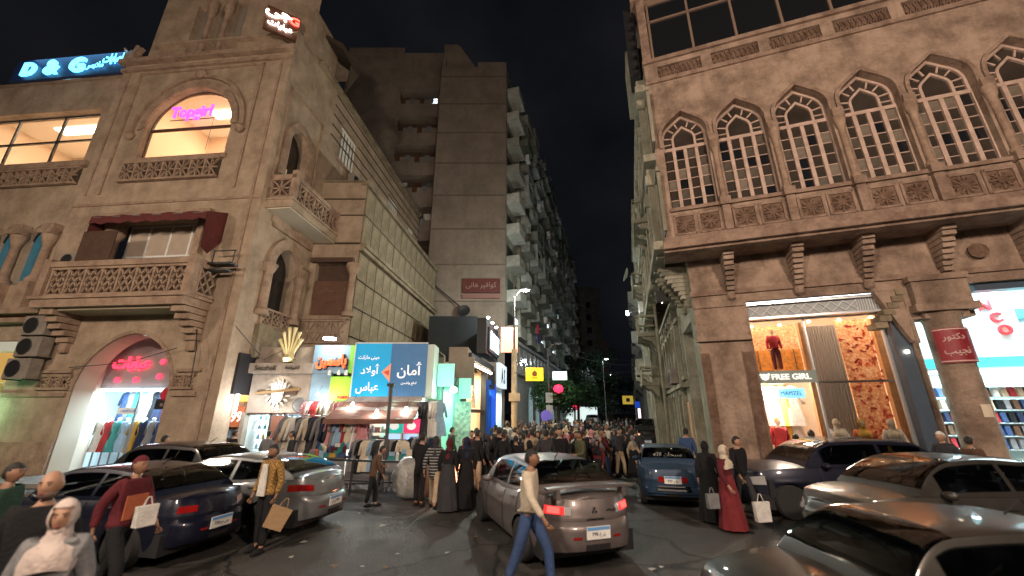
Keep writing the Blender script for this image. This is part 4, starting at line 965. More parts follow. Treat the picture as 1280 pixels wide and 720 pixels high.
# far buildings beyond the tower
def block(name, label, x, y, a, wd, dp, h, m, fl=3.3, seed=1, bal=True, lit=.04):
    F = frame(x,y,a); t = thing(name, label, 'building', T(x,y,0)); r = random.Random(seed)
    put('wall', MB().box(0,wd,0,dp,0,h), m, t, F)
    put('parapet', MB().box(-.1,wd+.1,-.1,.2,h,h+.7), m, t, F)
    win = MB().box(0,1.2,-.06,.02,0,1.5).mesh(); bl = MB().box(-.3,1.8,-1.0,0,-.1,0).box(-.3,1.8,-1.0,-.92,0,.9).mesh()
    for side in (0,1):
        FF = F if side == 0 else F @ T(wd,0,0) @ RZ(90) if x < 12 or side == 0 else F @ T(0,dp,0) @ RZ(-90)
        LL = wd if side == 0 else dp
        for j in range(int((h-5)/fl)):
            for i in range(int(LL/3.1)):
                q = FF @ T(.8+i*3.1,0,5+j*fl)
                put('window', win, litw if r.random() < lit else glassD, t, q)
                if bal and (i+side)%2 == 0: put('balcony', bl, m, t, q @ T(0,0,-.1))
    return t
block('far_building', 'dark concrete block of flats past the end of the pale balconied tower', 15.2,97,12,8,22,33,farM,seed=2,lit=.12)
block('far_building', 'narrow dark block of flats between dark flats and the orange end wall', 22.5,118,14,4,14,28,farM,seed=3,lit=.08)
block('far_building', 'far plain orange lit building seen end on above the trees', 27.6,131,14,4.6,12,24.5,orangeM,seed=4,bal=False,lit=0)

# ---------------------------------------------------------------- right building with the arched windows
RB = thing('arcade_building', 'ornate reddish stone building with pointed arched windows above corbels and shops', 'building', T(5.9,12.33,0))
rp = lambda n, mb, m, F, **k: put(n, mb, m, RB, F, **k)
cs = [.97+1.70*k for k in range(9)]
holes = [archo(c-.70,c+.70,8.62,11.42,12.32,8,True) for c in cs] + [rect(.45+1.79*k,1.9+1.79*k,13.98,14.5) for k in range(9)]
rp('wall', MB().wall(rect(0,17,7.6,14.75), holes, 0, .34), plR, RF)
rp('cornice', MB().box(-.06,17,-.10,0,7.42,7.62).box(-.12,17,-.2,.3,7.2,7.42).box(-.03,17,-.07,0,13.75,13.9).box(-.05,17,-.1,.3,14.7,14.86), trimR, RF)
rp('side_wall', MB().wall(rect(-14,0,7.2,14.86), [], 0, .3), greyst, RS)
paneM = MB().box(.0,.255,0,.02,0,.355).mesh()
for k, c in enumerate(cs):
    d = .26; m = MB()
    x0, x1 = c-.70, c+.70
    m.box(x0,x1,d-.05,d+.06,8.62,8.70); m.box(x0-.02,x1+.02,d-.06,d+.06,10.93,11.05)
    for q in range(5):
        x = x0+(x1-x0)*q/4; wdt = .035 if q in (0,4) else .052; m.box(max(x0,x-wdt),min(x1,x+wdt),d-.06,d+.06,8.62,10.95)
    for q in range(1,6): m.box(x0,x1,d-.02,d+.02,8.66+.38*q-.014,8.66+.38*q+.014)
    m.strip(arcpts(x0+.07,x1-.07,11.42,12.21,8,True), arcpts(x0,x1,11.42,12.32,8,True), d-.05, d+.06).box(x0,x0+.07,d-.05,d+.06,11,11.42).box(x1-.07,x1,d-.05,d+.06,11,11.42)
    m.strip(arcpts(c-.31,c+.31,11.36,11.78,6,True), arcpts(c-.38,c+.38,11.36,11.88,6,True), d-.05, d+.05).box(c-.38,c-.31,d-.05,d+.05,11,11.36).box(c+.31,c+.38,d-.05,d+.05,11,11.36)
    for sg in (1,-1): m.box(min(c+sg*.36,c+sg*.66),max(c+sg*.36,c+sg*.66),d-.03,d+.03,11.2,11.235)
    for a in (4,36,66,114,144,176):
        ca, sa = math.cos(R(a)), math.sin(R(a)); m.bar((c+.36*ca,d,11.40+.46*sa),(c+.66*ca,d,11.44+.80*sa),.045,.06,up=(0,1,0))
    fr = rp('window', m, mat('pinkish_wood',(.46,.33,.27),.7,var=.22,vs=4,bump=.3), RF)
    for q in range(4):
        for r_ in range(6): put('pane', paneM, rnd.choice((glassT,glassT,glassT,glassD,mat('curtained_glass',(.16,.13,.10),.4,var=.4,vs=3),mat('smeared_glass',(.08,.065,.05),.35,var=.6,vs=4))), fr, RF @ T(x0+.05+(x1-x0)*q/4, d+.005, 8.67+.38*r_))
    put('pane', MB().prism(archo(c-.69,c+.69,11.0,11.42,12.30,8,True),d+.01,d+.03), glassT, fr, RF)
    m = MB().strip(arcpts(x0,x1,11.42,12.32,8,True), arcpts(x0-.10,x1+.10,11.42,12.45,8,True), -.07, 0)
    for sg in (-1,1): xx = x0 if sg < 0 else x1; m.box(min(xx,xx+sg*.10),max(xx,xx+sg*.10),-.06,0,10.95,11.42)
    rp('hood_mould', m, trimR, RF)
    if k: 
        u = c-.85
        rp('half_column', MB().lathe([(.13,0),(.13,.1),(.09,.16),(.085,1.7),(.12,1.8),(.16,2.0),(.16,2.15)],12,c=(u,-.03,8.7)), stone('column_pale',(.22,.15,.11),(.38,.27,.20),(.12,.06,.04),.6,.8,2.5), RF, smooth=True)
        rp('column_console', MB().box(u-.15,u+.15,-.2,0,8.45,8.7).box(u-.11,u+.11,-.13,0,7.62,8.45), trimR, RF); rp('column_capital', MB().box(u-.14,u+.14,-.13,0,10.85,11.1), trimR, RF)
    rp('sill', MB().box(x0-.04,x1+.04,-.08,.26,8.5,8.62), trimR, RF)
    for q in (-.36,.36):
        m = MB(); cx = c+q
        m.box(cx-.31,cx+.31,-.04,0,8.30,8.38).box(cx-.31,cx+.31,-.04,0,7.66,7.72).box(cx-.33,cx-.27,-.04,0,7.66,8.38).box(cx+.27,cx+.33,-.04,0,7.66,8.38)
        pnl = rp('carved_panel', m, trimR, RF)
        m = MB()
        for a in range(0,180,30 if q < 0 else 45):
            ca, sa = math.cos(R(a))*.25, math.sin(R(a))*.27; m.bar((cx-ca,-.02,8.01-sa),(cx+ca,-.02,8.01+sa),.05,.04,up=(0,1,0))
        m.xf = T(cx,-.02,8.01) @ Matrix.Rotation(R(90),4,'X'); m.lathe([(.07,0),(.11,.02),(.11,.03),(.05,.05)],8); m.xf = None
        for a in range(8): m.xf = T(cx+.19*math.cos(a*.785+.39),-.015,8.01+.2*math.sin(a*.785+.39)); m.lathe([(0,-.05),(.05,0),(0,.05)],6)
        m.xf = None
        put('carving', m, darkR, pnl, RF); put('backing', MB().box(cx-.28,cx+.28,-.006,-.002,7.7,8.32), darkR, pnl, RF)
for k in range(9):
    a = .45+1.79*k
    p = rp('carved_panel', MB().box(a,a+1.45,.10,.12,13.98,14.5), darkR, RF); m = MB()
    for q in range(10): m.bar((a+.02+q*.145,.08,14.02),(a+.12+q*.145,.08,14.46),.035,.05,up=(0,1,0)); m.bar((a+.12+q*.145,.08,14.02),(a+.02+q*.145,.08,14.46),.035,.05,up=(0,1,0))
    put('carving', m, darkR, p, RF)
# glazed top storey
m = MB()
for k in range(12): m.box(.35+1.42*k,.43+1.42*k,.25,.37,14.86,18)
m.box(.3,17,.25,.37,14.86,14.96).box(.3,17,.25,.37,17.0,17.08).box(.3,17,.25,.4,17.9,18.2); f = rp('window', m, mat('brown_frame'), RF)
for k in range(11): put('pane', MB().box(.43+1.42*k,1.77+1.42*k,.31,.33,14.96,17.0), glassD, f, RF); put('pane', MB().box(.43+1.42*k,1.77+1.42*k,.31,.33,17.08,17.9), glassD, f, RF)
rp('corner_post', MB().box(.0,.3,.15,.5,14.86,18.2), trimR, RF); rp('roof', MB().box(-.2,17,.1,9,18.2,18.5), trimR, RF)
m = MB()
for k in range(6): m.cyl((-.25,.3,15.2+k*.5),(-.25,1.5,15.4+k*.5),.05)
m.box(-.5,-.1,.6,1.4,14.9,18.5); rp('service_pipes', m, black, RF)
# frieze, corbels, beams below the overhang
rp('soffit', MB().box(-.1,17,-.05,1.0,7.12,7.2), trimR, RF)
holes = [rect(1.5,5.36,.14,5.62), [(5.39,.14),(11.3,.14),(11.3,5.65),(6.75,5.65),(6.75,4.75),(5.39,4.75)], rect(12.4,16.6,.14,5.65)]
m = MB().wall(rect(0,17,0,7.15), holes, 0, .55); rp('wall', m, plR, RG)
rp('architrave', MB().box(-.05,17,-.07,0,5.9,6.05), trimR, RG)
def corbel(F, u, d0=0, s=.8, mt=plR):
    m = MB()
    for q in range(9): 
        ww = .15-.006*q; out = .82*s*(1-q/9)**1.15+.10+.03*(q%2)
        m.box(u-ww,u+ww,d0-out,d0,7.14-.145*(q+1),7.14-.145*q-.03); m.box(u-ww+.02,u+ww-.02,d0-out+.05,d0,7.14-.145*q-.03,7.14-.145*q)
    m.xf = T(u,d0-.08,5.78); m.lathe([(0,-.14),(.12,-.05),(.13,.1),(.08,.16)],9); m.xf = None
    return rp('corbel', m, mt, F)
for u in (1.12,2.95,4.65,6.4,8.15,9.9,11.6): corbel(RG,u)
for u in (-.5,-1.6): corbel(RGS,u,0,1,greyst)
rp('rosette', MB().lathe([(0,0),(.2,.05),(.22,.12),(.1,.16),(0,.16)],10), darkR, RG @ T(7.2,-.0,6.5) @ Matrix.Rotation(R(90),4,'X'))
# shop heads, pillars
rp('pillar', MB().box(-.02,1.42,-.09,0,4.55,5.2).box(-.06,1.46,-.13,0,4.42,4.55).box(-.02,1.42,-.05,0,5.5,5.85).box(.0,.22,-.06,0,1.05,4.1).box(1.16,1.4,-.06,0,1.05,4.1), plR, RG)
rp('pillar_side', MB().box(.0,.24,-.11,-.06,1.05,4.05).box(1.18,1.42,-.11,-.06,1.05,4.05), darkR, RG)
rp('plinth', MB().box(-.15,1.2,-.55,0,0,1.06), stone('plinth_stone',(.16,.13,.12),(.26,.22,.20),(.08,.06,.05),.5,.5,2), RG)
m = MB().box(5.42,6.75,-.3,.4,4.9,5.1).box(5.5,6.68,-.22,.4,5.1,5.75).box(5.45,6.72,-.28,.4,5.75,5.9).box(5.62,6.55,-.15,.4,4.72,4.9); rp('capital', m, plR, RG)
rp('column', MB().lathe([(.44,0),(.44,.5),(.40,.6),(.385,1.2),(.37,4.5),(.40,4.58),(.48,4.72)],26,c=(6.06,.12,.13)), plR, RG, smooth=True)
m = MB().box(11.35,12.3,-.3,.4,4.9,5.1).box(11.4,12.25,-.22,.4,5.1,5.9); rp('capital', m, plR, RG); rp('column', MB().lathe([(.46,0),(.46,.5),(.385,1.2),(.365,4.5),(.46,4.72)],22,c=(11.8,.12,.13)), plR, RG, smooth=True)
m = MB()
for q in range(6): m.box(5.42-.13*q-.2,5.45-.12*q,-.02,.5,5.62-.18*q-.16,5.62-.18*q)
rp('curved_console', MB().prism([(4.75,5.62),(5.45,5.62),(5.45,4.1),(5.3,4.15),(5.12,4.6),(4.95,5.1)],.02,.5), plR, RG); rp('console_moulding', m, annexM, RG)
ps = thing('nameplate_sign', 'red name board with white Arabic words wrapped on the stone column', 'sign', RG @ T(6.08,-.3,4))
m = MB(); n = 12; vs = []
for i in range(n+1):
    a = R(-165+120*i/n)+.25; vs += [(6.06+.425*math.cos(a),.12+.425*math.sin(a),3.52),(6.06+.425*math.cos(a),.12+.425*math.sin(a),4.42)]
m.add(vs, [(2*i,2*i+2,2*i+3,2*i+1) for i in range(n)]); put('board', m, mat('nameplate_red',(.26,.02,.03),.5,var=.15), ps, RG)
for zz in (3.55,4.37): put('border', MB().add([(6.06+.432*math.cos(R(-165+120*i/n)+.25),.12+.432*math.sin(R(-165+120*i/n)+.25),zz+dz) for i in range(n+1) for dz in (0,.03)], [(2*i,2*i+2,2*i+3,2*i+1) for i in range(n)]), mat('border_pink',(.6,.4,.38),.6), ps, RG)
def wrap(me, r):
    for v in me.vertices:
        a = -math.pi/2+.05-.25+v.co.x/r; v.co = Vector((6.06+(r-v.co.y)*math.cos(a), .12+(r-v.co.y)*math.sin(a), v.co.z))
    return me
for s_, zz, hh in (('دكتور',4.17,.20),('نجيب',3.80,.22)):
    me = wrap(text(s_, hh, fat=.012, depth=.02, wmax=.5), .435); 
    put('lettering', me, mat('border_pink'), ps, RG @ T(0,0,zz))
put('notice', MB().add([(6.06+.395*math.cos(a),.12+.395*math.sin(a),z) for a in (-1.6,-1.3,-1.0) for z in (2.2,2.5)],[(0,2,3,1),(2,4,5,3)]), cream, RB, RG)

# FREE GIRL shop
FG = thing('clothing_shop', 'two level glass fronted clothing shop with autumn leaf walls under the arches', 'shop', RG @ T(3.4,.6,0))
fp = lambda n, mb, m, par=FG, F=RG, **k: put(n, mb, m, par, F, **k)
m = MB(); m.add([(1.42,.55,0),(1.42,3.2,0),(5.36,3.2,0),(5.36,.55,0),(1.42,.55,5.9),(1.42,3.2,5.9),(5.36,3.2,5.9),(5.36,.55,5.9)], [(0,1,5,4),(1,2,6,5),(2,3,7,6),(4,5,6,7),(0,3,2,1)])
leaf = mat('autumn_wall', (.55,.20,.07), .8, var=.9, vs=15)
t_ = leaf.node_tree; rr = [n for n in t_.nodes if n.type == 'VALTORGB'][0]; rr.color_ramp.elements[0].color = (.36,.06,.03,1); rr.color_ramp.elements[1].color = (.90,.78,.58,1); rr.color_ramp.elements.new(.5).color = (.70,.36,.16,1)
fp('room_walls', m, mat('shop_beige',(.75,.62,.5),.7))
fp('printed_wall', MB().box(1.5,3.05,1.35,1.4,3.55,5.05).box(4.05,4.86,1.1,1.15,.4,5.05), leaf)
fp('orange_panels', MB().box(1.5,3.05,1.3,1.34,3.6,4.25), mat('orange_print',(.55,.22,.03),.7,var=.5,vs=9))
for k in range(3): fp('panel_joint', MB().box(1.85+k*.5,1.87+k*.5,1.27,1.3,3.6,4.25), woodD)
for k in range(13): fp('slat', MB().box(0,.05,0,.10,0,4.5), mat('slat_taupe',(.24,.19,.16),.6), F=RG @ T(3.12+k*.068,.98,.4))
for k in range(4): fp('wood_post', MB().box(0,.09,0,.2,0,4.6), mat('warm_wood',(.42,.20,.08),.5,var=.3,vs=6), F=RG @ T((2.98,4.84,4.93,1.45)[k],.8,.4))
fp('upper_floor', MB().box(1.42,3.08,.75,3,3.36,3.5), mat('shop_beige'))
fp('shelf_rail', MB().box(3.1,5.1,.72,.76,3.14,3.20), steel)
m = MB().box(1.45,5.2,.52,.6,5.05,5.15).box(1.45,1.52,.52,.62,.4,5.1).box(4.93,5.01,.52,.64,.4,5.1).box(1.45,5.01,.5,.62,.3,.42).box(3.04,3.09,.52,.6,.4,5.05); fp('frame', m, mat('brushed_frame',(.45,.47,.5),.3,.6))
fp('pane', MB().box(1.52,3.04,.55,.56,3.5,5.05), clear); fp('pane', MB().box(3.09,4.94,.55,.56,.42,5.05), clear); fp('pane', MB().box(2.2,3.04,.55,.56,.42,3.15), clear)
fp('blue_pilaster', MB().box(5.0,5.34,.22,.62,.14,5.35), mat('slate_panel',(.06,.085,.12),.35,var=.15))
fp('spot', MB().lathe([(0,0),(.05,.01),(.05,.03),(0,.04)],10), warmbulb, F=RG @ T(5.17,.19,3.9) @ Matrix.Rotation(R(90),4,'X'))
m = MB().box(1.42,5.45,.30,.5,5.12,5.58); fp('fascia', m, mat('fascia_grey',(.34,.37,.40),.5)); fp('fascia_cap', MB().box(1.42,5.45,.18,.5,5.52,5.6).box(1.42,5.45,.22,.5,5.08,5.14), mat('brushed_frame'))
m = MB()
for k in range(12):
    u = 1.6+k*.31
    if k < 9: m.bar((u,.27,5.18),(u+.31,.27,5.48),.018).bar((u+.31,.27,5.18),(u,.27,5.48),.018)
    else:
        for q in range(5): m.bar((u+q*.06,.27,5.17),(u+q*.06,.27,5.5),.014)
fp('fascia_lattice', m, white)
fp('strip_light', MB().box(1.5,5.3,.2,.24,5.6,5.63), mat('strip_white',(1,1,1),.5,emis=(.9,.97,1),es=5))
m = MB().box(1.45,3.06,.40,.52,3.15,3.5); sgn = fp('sign_board', m, mat('sign_sage',(.22,.27,.25),.5))
lw = mat('letter_white',(.9,.88,.84),.4,emis=(1,.95,.88),es=.8)
letters('lettering', 'FREE GIRL', .17, lw, sgn, RG @ T(2.40,.385,3.325), fat=.02, depth=.03, wmax=1.0)
m = MB(); m.xf = T(1.72,.38,3.32); m.lathe([(0,-.1),(.08,-.07),(.12,0),(.09,.08),(0,.1)],10,sy=.3); m.xf = T(1.62,.38,3.39); m.lathe([(0,-.04),(.05,0),(0,.05)],8,sy=.3); m.xf = T(1.83,.38,3.40); m.lathe([(0,-.04),(.05,0),(0,.05)],8,sy=.3); put('emblem', m, lw, sgn, RG)
fp('blue_screen', MB().box(2.05,2.72,.62,.68,2.72,3.0), mat('screen_blue',(.2,.6,.8),.5,emis=(.25,.62,.8),es=1.4)); letters('screen_text','MAMZEL',.12,mat('screen_ink',(.05,.2,.5),.5),FG,RG @ T(2.38,.61,2.86),depth=.01,wmax=.55)
down(RG,2.3,1.2,5.75,480,(1,.82,.62),1.2,.4,FG); down(RG,4.2,.85,5.75,640,(1,.78,.55),1.6,.3,FG); down(RG,2.3,1.4,3.32,380,(1,.84,.66),1.2,.8,FG)
for k in range(5): fp('bulb', MB().lathe([(0,0),(.05,.02),(.05,.08),(0,.1)],8,c=(1.75+k*.8,1.0,4.95 if k<2 else 5.0)), warmbulb)
# garments, mannequins
gm = {}
def garment_mesh(k):
    m = MB(); n = 12; r = random.Random(k); vs = []
    for j, (wd, z) in enumerate(((.05,1.25),(.21,1.17),(.19,.95),(.15,.75),(.20+.04*k%3*.5,.4),(.25+.02*(k%4),.0))):
        for i in range(n):
            a = 2*math.pi*i/n; vs.append((wd*math.cos(a)*(1+.1*j/5*math.sin(a*5+k)), wd*.42*math.sin(a)+.01*j*math.sin(a*4+k), z))
    m.add(vs, [(j*n+i,j*n+(i+1)%n,(j+1)*n+(i+1)%n,(j+1)*n+i) for j in range(5) for i in range(n)])
    for sg in (1,-1): m.cyl((sg*.17,0,1.13),(sg*.28,0,.66),.055,.045,7)
    return m.mesh('all')
for k in range(4): gm[k] = garment_mesh(k)
KM = kit(0,'down'); 
def garment(M, col, label, group, k=0, cat='garment'):
    return put('garment', gm[k%4], cloth(col, C[col]), None, M, label=label, cat=cat, group=group)
def mannequin(M, label, topc, legc, head='scarf', hc='white', pose=0, h=1.7, top='robe', skin=None):
    K = kit(pose,'down') if pose == 0 else kit(0,'carry'); kk = h/1.72; Mk = M @ Matrix.Diagonal((kk,kk,kk,1))
    t = thing('mannequin', label, 'mannequin', M, 'mannequins in the shop windows')
    put('figure', K['body'], skin or mat('mannequin_ivory',(.62,.52,.42),.4), t, Mk)
    put('top', K['jacket' if top == 'robe' else top], cloth(topc,C[topc]), t, Mk)
    put('skirt' if top == 'robe' else 'trousers', K['skirt' if top == 'robe' else 'trousers'], cloth(legc,C[legc]), t, Mk)
    if head == 'scarf': put('headscarf', K['scarf'], cloth(hc,C[hc]), t, Mk)
    else: put('wig', K['hair'], cloth('mustard',C['mustard']), t, Mk)
    return t
mannequin(RG @ T(2.28,1.0,3.5) , 'mannequin in red top and dark flared trousers on the upper shop level', 'red','maroon','wig',top='shirt',h=1.38)
mannequin(RG @ T(1.95,.95,.45), 'mannequin in bright red dress with white collar near the shop entrance', 'red','red','wig',h=1.7)
mannequin(RG @ T(3.35,.75,.42), 'seated-height mannequin in white top and cream scarf behind the black car', 'white','pink','scarf','cream',1)
mannequin(RG @ T(3.95,.78,.42), 'mannequin in orange and mustard dress with yellow scarf in the window', 'orange','mustard','scarf','mustard',0)
mannequin(RG @ T(4.62,.78,.42), 'mannequin in white dress and cream scarf nearest the blue pilaster', 'white','cream','scarf','cream',1)
for k in range(10):
    garment(RG @ T(1.65+.27*(k%5),2.2-.25*(k//5),1.35 if k < 5 else 1.9), ['cream','pink','beige','mustard','white'][k%5], 'pale garment hanging at the back of the two level clothing shop', 'garments inside the two level clothing shop', k)
lv = MB(); r5 = random.Random(5)
for k in range(160):
    x, z = 4.1+r5.random()*.85, .5+4.4*r5.random(); a = r5.random()*6; s_ = .06+.06*r5.random(); y = 1.05-.12*r5.random()
    lv.add([(x,y,z),(x+s_*math.cos(a),y-.03,z+s_*math.sin(a)),(x+s_*1.6*math.cos(a+.5),y,z+s_*1.6*math.sin(a+.5)),(x+s_*math.cos(a+1),y-.02,z+s_*math.sin(a+1))],[(0,1,2,3)])
lf = fp('leaf_decoration', lv, mat('red_leaves',(.50,.10,.05),.7,var=.6,vs=12)); lf['kind'] = 'stuff'

# shoe shop behind the column
SH = thing('shoe_shop', 'brightly lit turquoise and white shoe shop right of the stone column', 'shop', RG @ T(9,2,0))
hp = lambda n, mb, m, F=RG, par=SH, **k: put(n, mb, m, par, F, **k)
wht = mat('shop_white',(.80,.86,.86),.6); tq = mat('turquoise',(.04,.42,.45),.5)
m = MB(); m.add([(5.38,.56,0),(5.38,3.0,0),(16.6,3.0,0),(16.6,.56,0),(5.38,.56,6.4),(5.38,3.0,6.4),(16.6,3.0,6.4),(16.6,.56,6.4)], [(0,1,5,4),(1,2,6,5),(2,3,7,6),(4,5,6,7),(0,3,2,1)]); hp('room_walls', m, mat('shop_pale_cyan',(.62,.82,.84),.6))
hp('turquoise_band', MB().box(5.4,16.5,2.9,2.97,3.65,3.95), tq); hp('turquoise_band', MB().box(8.7,16.5,2.85,2.97,5.1,5.4), tq)
sb = hp('sign_panel', MB().box(7.3,8.75,1.9,2.0,4.3,5.85), mat('sign_pale',(.62,.70,.74),.5))
for ch, u, z in (('N',8.12,5.38),('C',8.28,5.0),('O',8.38,4.62)): letters('letter', ch, .3, mat('letter_red',(.75,.04,.05),.4,emis=(.8,.03,.04),es=.5), sb, RG @ T(u,1.86,z), fat=.03, depth=.06)
hp('canopy_board', MB().box(7.0,16.5,.15,.5,5.45,5.65), mat('slate_panel')); hp('strip_light', MB().box(7.2,16.4,.6,.7,5.7,5.74), mat('strip_white'))
hp('curtain_pelmet', MB().box(7.4,16,2.2,2.5,3.05,3.2), wht)
for j in range(5): hp('shelf', MB().box(5.4,16.4,2.45,2.9,2.72-.36*j,2.75-.36*j), mat('glass_shelf',(.5,.62,.65),.2))
shoe = MB().prismx([(-.13,0),(.12,0),(.12,.06),(.05,.09),(.04,.24),(-.04,.26),(-.10,.25),(-.11,.1)],-.045,.045).mesh()
sc = ['black','brown','navy','white','red','grey','beige','blue']; r9 = random.Random(9)
for j in range(5):
    for i in range(30):
        u = 5.45+i*.185
        cc = sc[r9.randrange(8)]; put('shoe', shoe, cloth(cc,C[cc]), None, RG @ T(u,2.6,2.75-.36*j) @ RZ(8*r9.uniform(-1,1)) @ Matrix.Diagonal((1.2,1.2,1.1,1)), label=('%s boot on the bright shelves of the shoe shop' % cc), cat='shoe', group='boots on the shoe shop shelves')
down(RG,8.6,1.6,6.3,640,(.74,.96,1),4,.8,SH); down(RG,6.7,1.6,3.4,160,(.74,.96,1),1,.6,SH); down(RG,9.5,2.2,3.4,220,(.8,.97,1),4,.4,SH)
hp('frame', MB().box(9.0,9.08,.56,.66,.14,3.2), mat('brushed_frame'))

# right street side
rp('side_wall_ground', MB().wall(rect(-13.6,0,0,7.2), [rect(-3.2,-.9,.14,5.3)], 0, .4), greyst, RGS)
rp('side_lit_panel', MB().box(-3.2,-.9,.35,.4,2.6,5.3), mat('pale_panel',(.5,.52,.5),.6,emis=(.6,.65,.62),es=.12), RGS)
rp('side_lit_panel', MB().box(-3.2,-.9,.35,.4,.2,2.4), mat('warm_panel',(.5,.33,.2),.6), RGS)
def street_block(label, u0, u1, h, seed, mt=greyst):
    r = random.Random(seed); t = thing('street_building', label, 'building', RS @ T(u1,0,0)); F = RS
    q = lambda n, mb, m, **k: put(n, mb, m, t, F, **k)
    q('wall', MB().box(u0,u1,.0,8,0,h), mt)
    for z in (4.6,8.2,12.0,h-.3): q('cornice', MB().box(u0,u1,-.35 if z > h-1 else -.22,0,z,z+.3), mt)
    n = int((u1-u0)/2.4)
    for i in range(n+1):
        u = u0+.3+i*(u1-u0-.6)/n
        q('pilaster', MB().box(u-.25,u+.25,-.22,0,0,h-.3), mt)
        for z in (4.9,8.5,12.3):
            if z+2.4 > h: continue
            uu = u+1.2
            if uu > u1-.8: continue
            f = put('window', MB().box(uu-.5,uu-.42,-.08,0,z+.2,z+2.3).box(uu+.42,uu+.5,-.08,0,z+.2,z+2.3).box(uu-.6,uu+.6,-.16,0,z+2.3,z+2.45), mt, t, F); put('shutter', MB().box(uu-.42,uu+.42,-.03,0,z+.2,z+2.3), mat('grey_shutter',(.12,.12,.10),.7,var=.3), f, F)
            if r.random() < .45:
                b = q('balcony', MB().box(uu-.9,uu+.9,-1.0,0,z-.15,z).box(uu-.9,uu+.9,-1.0,-.92,z,z+.95).box(uu-.9,uu-.82,-.92,0,z,z+.95).box(uu+.82,uu+.9,-.92,0,z,z+.95), mt)
                for s_ in (-.7,.7): put('bracket', MB().prismx([(0,z-.15),(-.8,z-.15),(-.1,z-.8),(0,z-.8)],uu+s_-.1,uu+s_+.1), mt, b, F)
            elif r.random() < .5:
                put('air_conditioner', acme, white if r.random() < .5 else bm3[1], None, F @ T(uu-.4,-.05,z+.1), label='air conditioner fixed to the grey facades along the right side of the street', cat='air conditioner', group='air conditioners on the right street facades')
    return t
street_block('weathered grey stone building with pilasters directly behind the arcade building', -24, -12.6, 16.2, 3)
street_block('grey weathered street building with balconies second along the right side', -44, -24.2, 15.0, 5, farM)
street_block('far grey building third along the right side of the street', -75, -44.2, 13.0, 8, farM)
# protruding bays and balconies close to the corner
for (u, z, w_, hh, pr, lab) in ((-4.2,9.9,2.6,.85,.8,''),(-8.5,6.0,2.4,.85,.95,''),(-11.8,9.4,2.2,.85,.9,''),(-11.8,3.9,2.2,.85,.9,'')):
    b = rp('balcony', MB().box(u-w_/2,u+w_/2,-pr,0,z-.18,z).box(u-w_/2,u+w_/2,-pr,-pr+.09,z+hh-.1,z+hh).box(u-w_/2,u-w_/2+.09,-pr,0,z+hh-.1,z+hh).box(u+w_/2-.09,u+w_/2,-pr,0,z+hh-.1,z+hh), greyst, RS)
    for s_ in (-1,0,1): put('bracket', MB().prismx([(0,z-.18),(-pr*.8,z-.18),(-pr*.7,z-.32),(-pr*.35,z-.42),(-.12,z-.75),(0,z-.75)],u+s_*w_*.42-.07,u+s_*w_*.42+.07), greyst, b, RS)
    for q in range(9): put('baluster', MB().lathe([(.05,0),(.07,.2),(.04,.5),(.05,.8)],6,c=(u-w_/2+.2+q*(w_-.4)/8,-pr+.06,z)), greyst, b, RS) if hh > .5 else None
for k in range(9):
    rp('pilaster', MB().box(-13.3+1.55*k,-12.95+1.55*k,-.3,0,7.2,14.6).box(-13.4+1.55*k,-12.85+1.55*k,-.38,0,9.9,10.3).box(-13.4+1.55*k,-12.85+1.55*k,-.38,0,13.2,13.6), greyst, RS)
    for z in (7.7,11.0):
        f = rp('window', MB().box(-12.9+1.55*k,-11.85+1.55*k,-.12,0,z+2.1,z+2.25).box(-12.8+1.55*k,-12.72+1.55*k,-.1,0,z,z+2.1).box(-12.0+1.55*k,-11.92+1.55*k,-.1,0,z,z+2.1), greyst, RS); put('shutter', MB().box(-12.72+1.55*k,-12.0+1.55*k,-.04,0,z,z+2.1), mat('grey_shutter',(.12,.12,.10),.7,var=.3), f, RS)
for z in (7.3,10.6,13.6): rp('cornice', MB().box(-14,-.02,-.4,0,z,z+.28), greyst, RS)
for k in range(8):
    u = -13.2+1.22*k
    rp('pilaster', MB().box(u,u+.28,-.2,0,0,7.0).box(u-.06,u+.34,-.27,0,3.0,3.2).box(u-.06,u+.34,-.27,0,6.2,6.5), greyst, RGS)
    f = rp('window', MB().box(u+.34,u+.42,-.08,0,3.7,5.9).box(u+1.08,u+1.16,-.08,0,3.7,5.9).box(u+.3,u+1.2,-.18,0,5.9,6.05).box(u+.3,u+1.2,-.15,0,3.55,3.7), greyst, RGS); put('shutter', MB().box(u+.42,u+1.08,-.04,0,3.7,5.9), [mat('grey_shutter'),mat('green_shutter',(.05,.08,.06),.7,var=.3),woodD][k%3], f, RGS)
    rp('door', MB().box(u+.38,u+1.12,-.06,0,.1,2.7), [woodD,mat('grey_shutter'),mat('warm_panel')][(k+1)%3], RGS)
for z in (3.25,6.6): rp('cornice', MB().box(-13.6,-3.3,-.32,0,z,z+.16), greyst, RGS)
for k, (u, z) in enumerate(((-5.2,3.5),(-8.9,3.5),(-10.3,7.9),(-6.6,7.9))): ac('%s air conditioner on the grey side wall round the corner of the arcade' % ['lower near','lower far','upper far','upper near'][k], RGS @ T(u,-.35,z), .95, 'air conditioners round the arcade corner')
sp2 = thing('satellite_dish', 'pale dish sticking out high on the grey right facades', 'satellite dish', RS @ T(-15,-.9,11.6)); put('dish', dish, mat('dish_pale',(.4,.42,.4),.6), sp2, RS @ T(-15,-1.0,11.6) @ Matrix.Rotation(R(70),4,'X')); put('arm', MB().bar((-15,0,11.2),(-15,-.9,11.5),.05), black, sp2, RS)
rp('pipe', MB().cyl((-1.2,-.15,7.3),(-1.2,-.15,14.5),.06), greyst, RS); rp('pipe', MB().cyl((-5.9,-.15,.3),(-5.9,-.15,7),.06), greyst, RS)
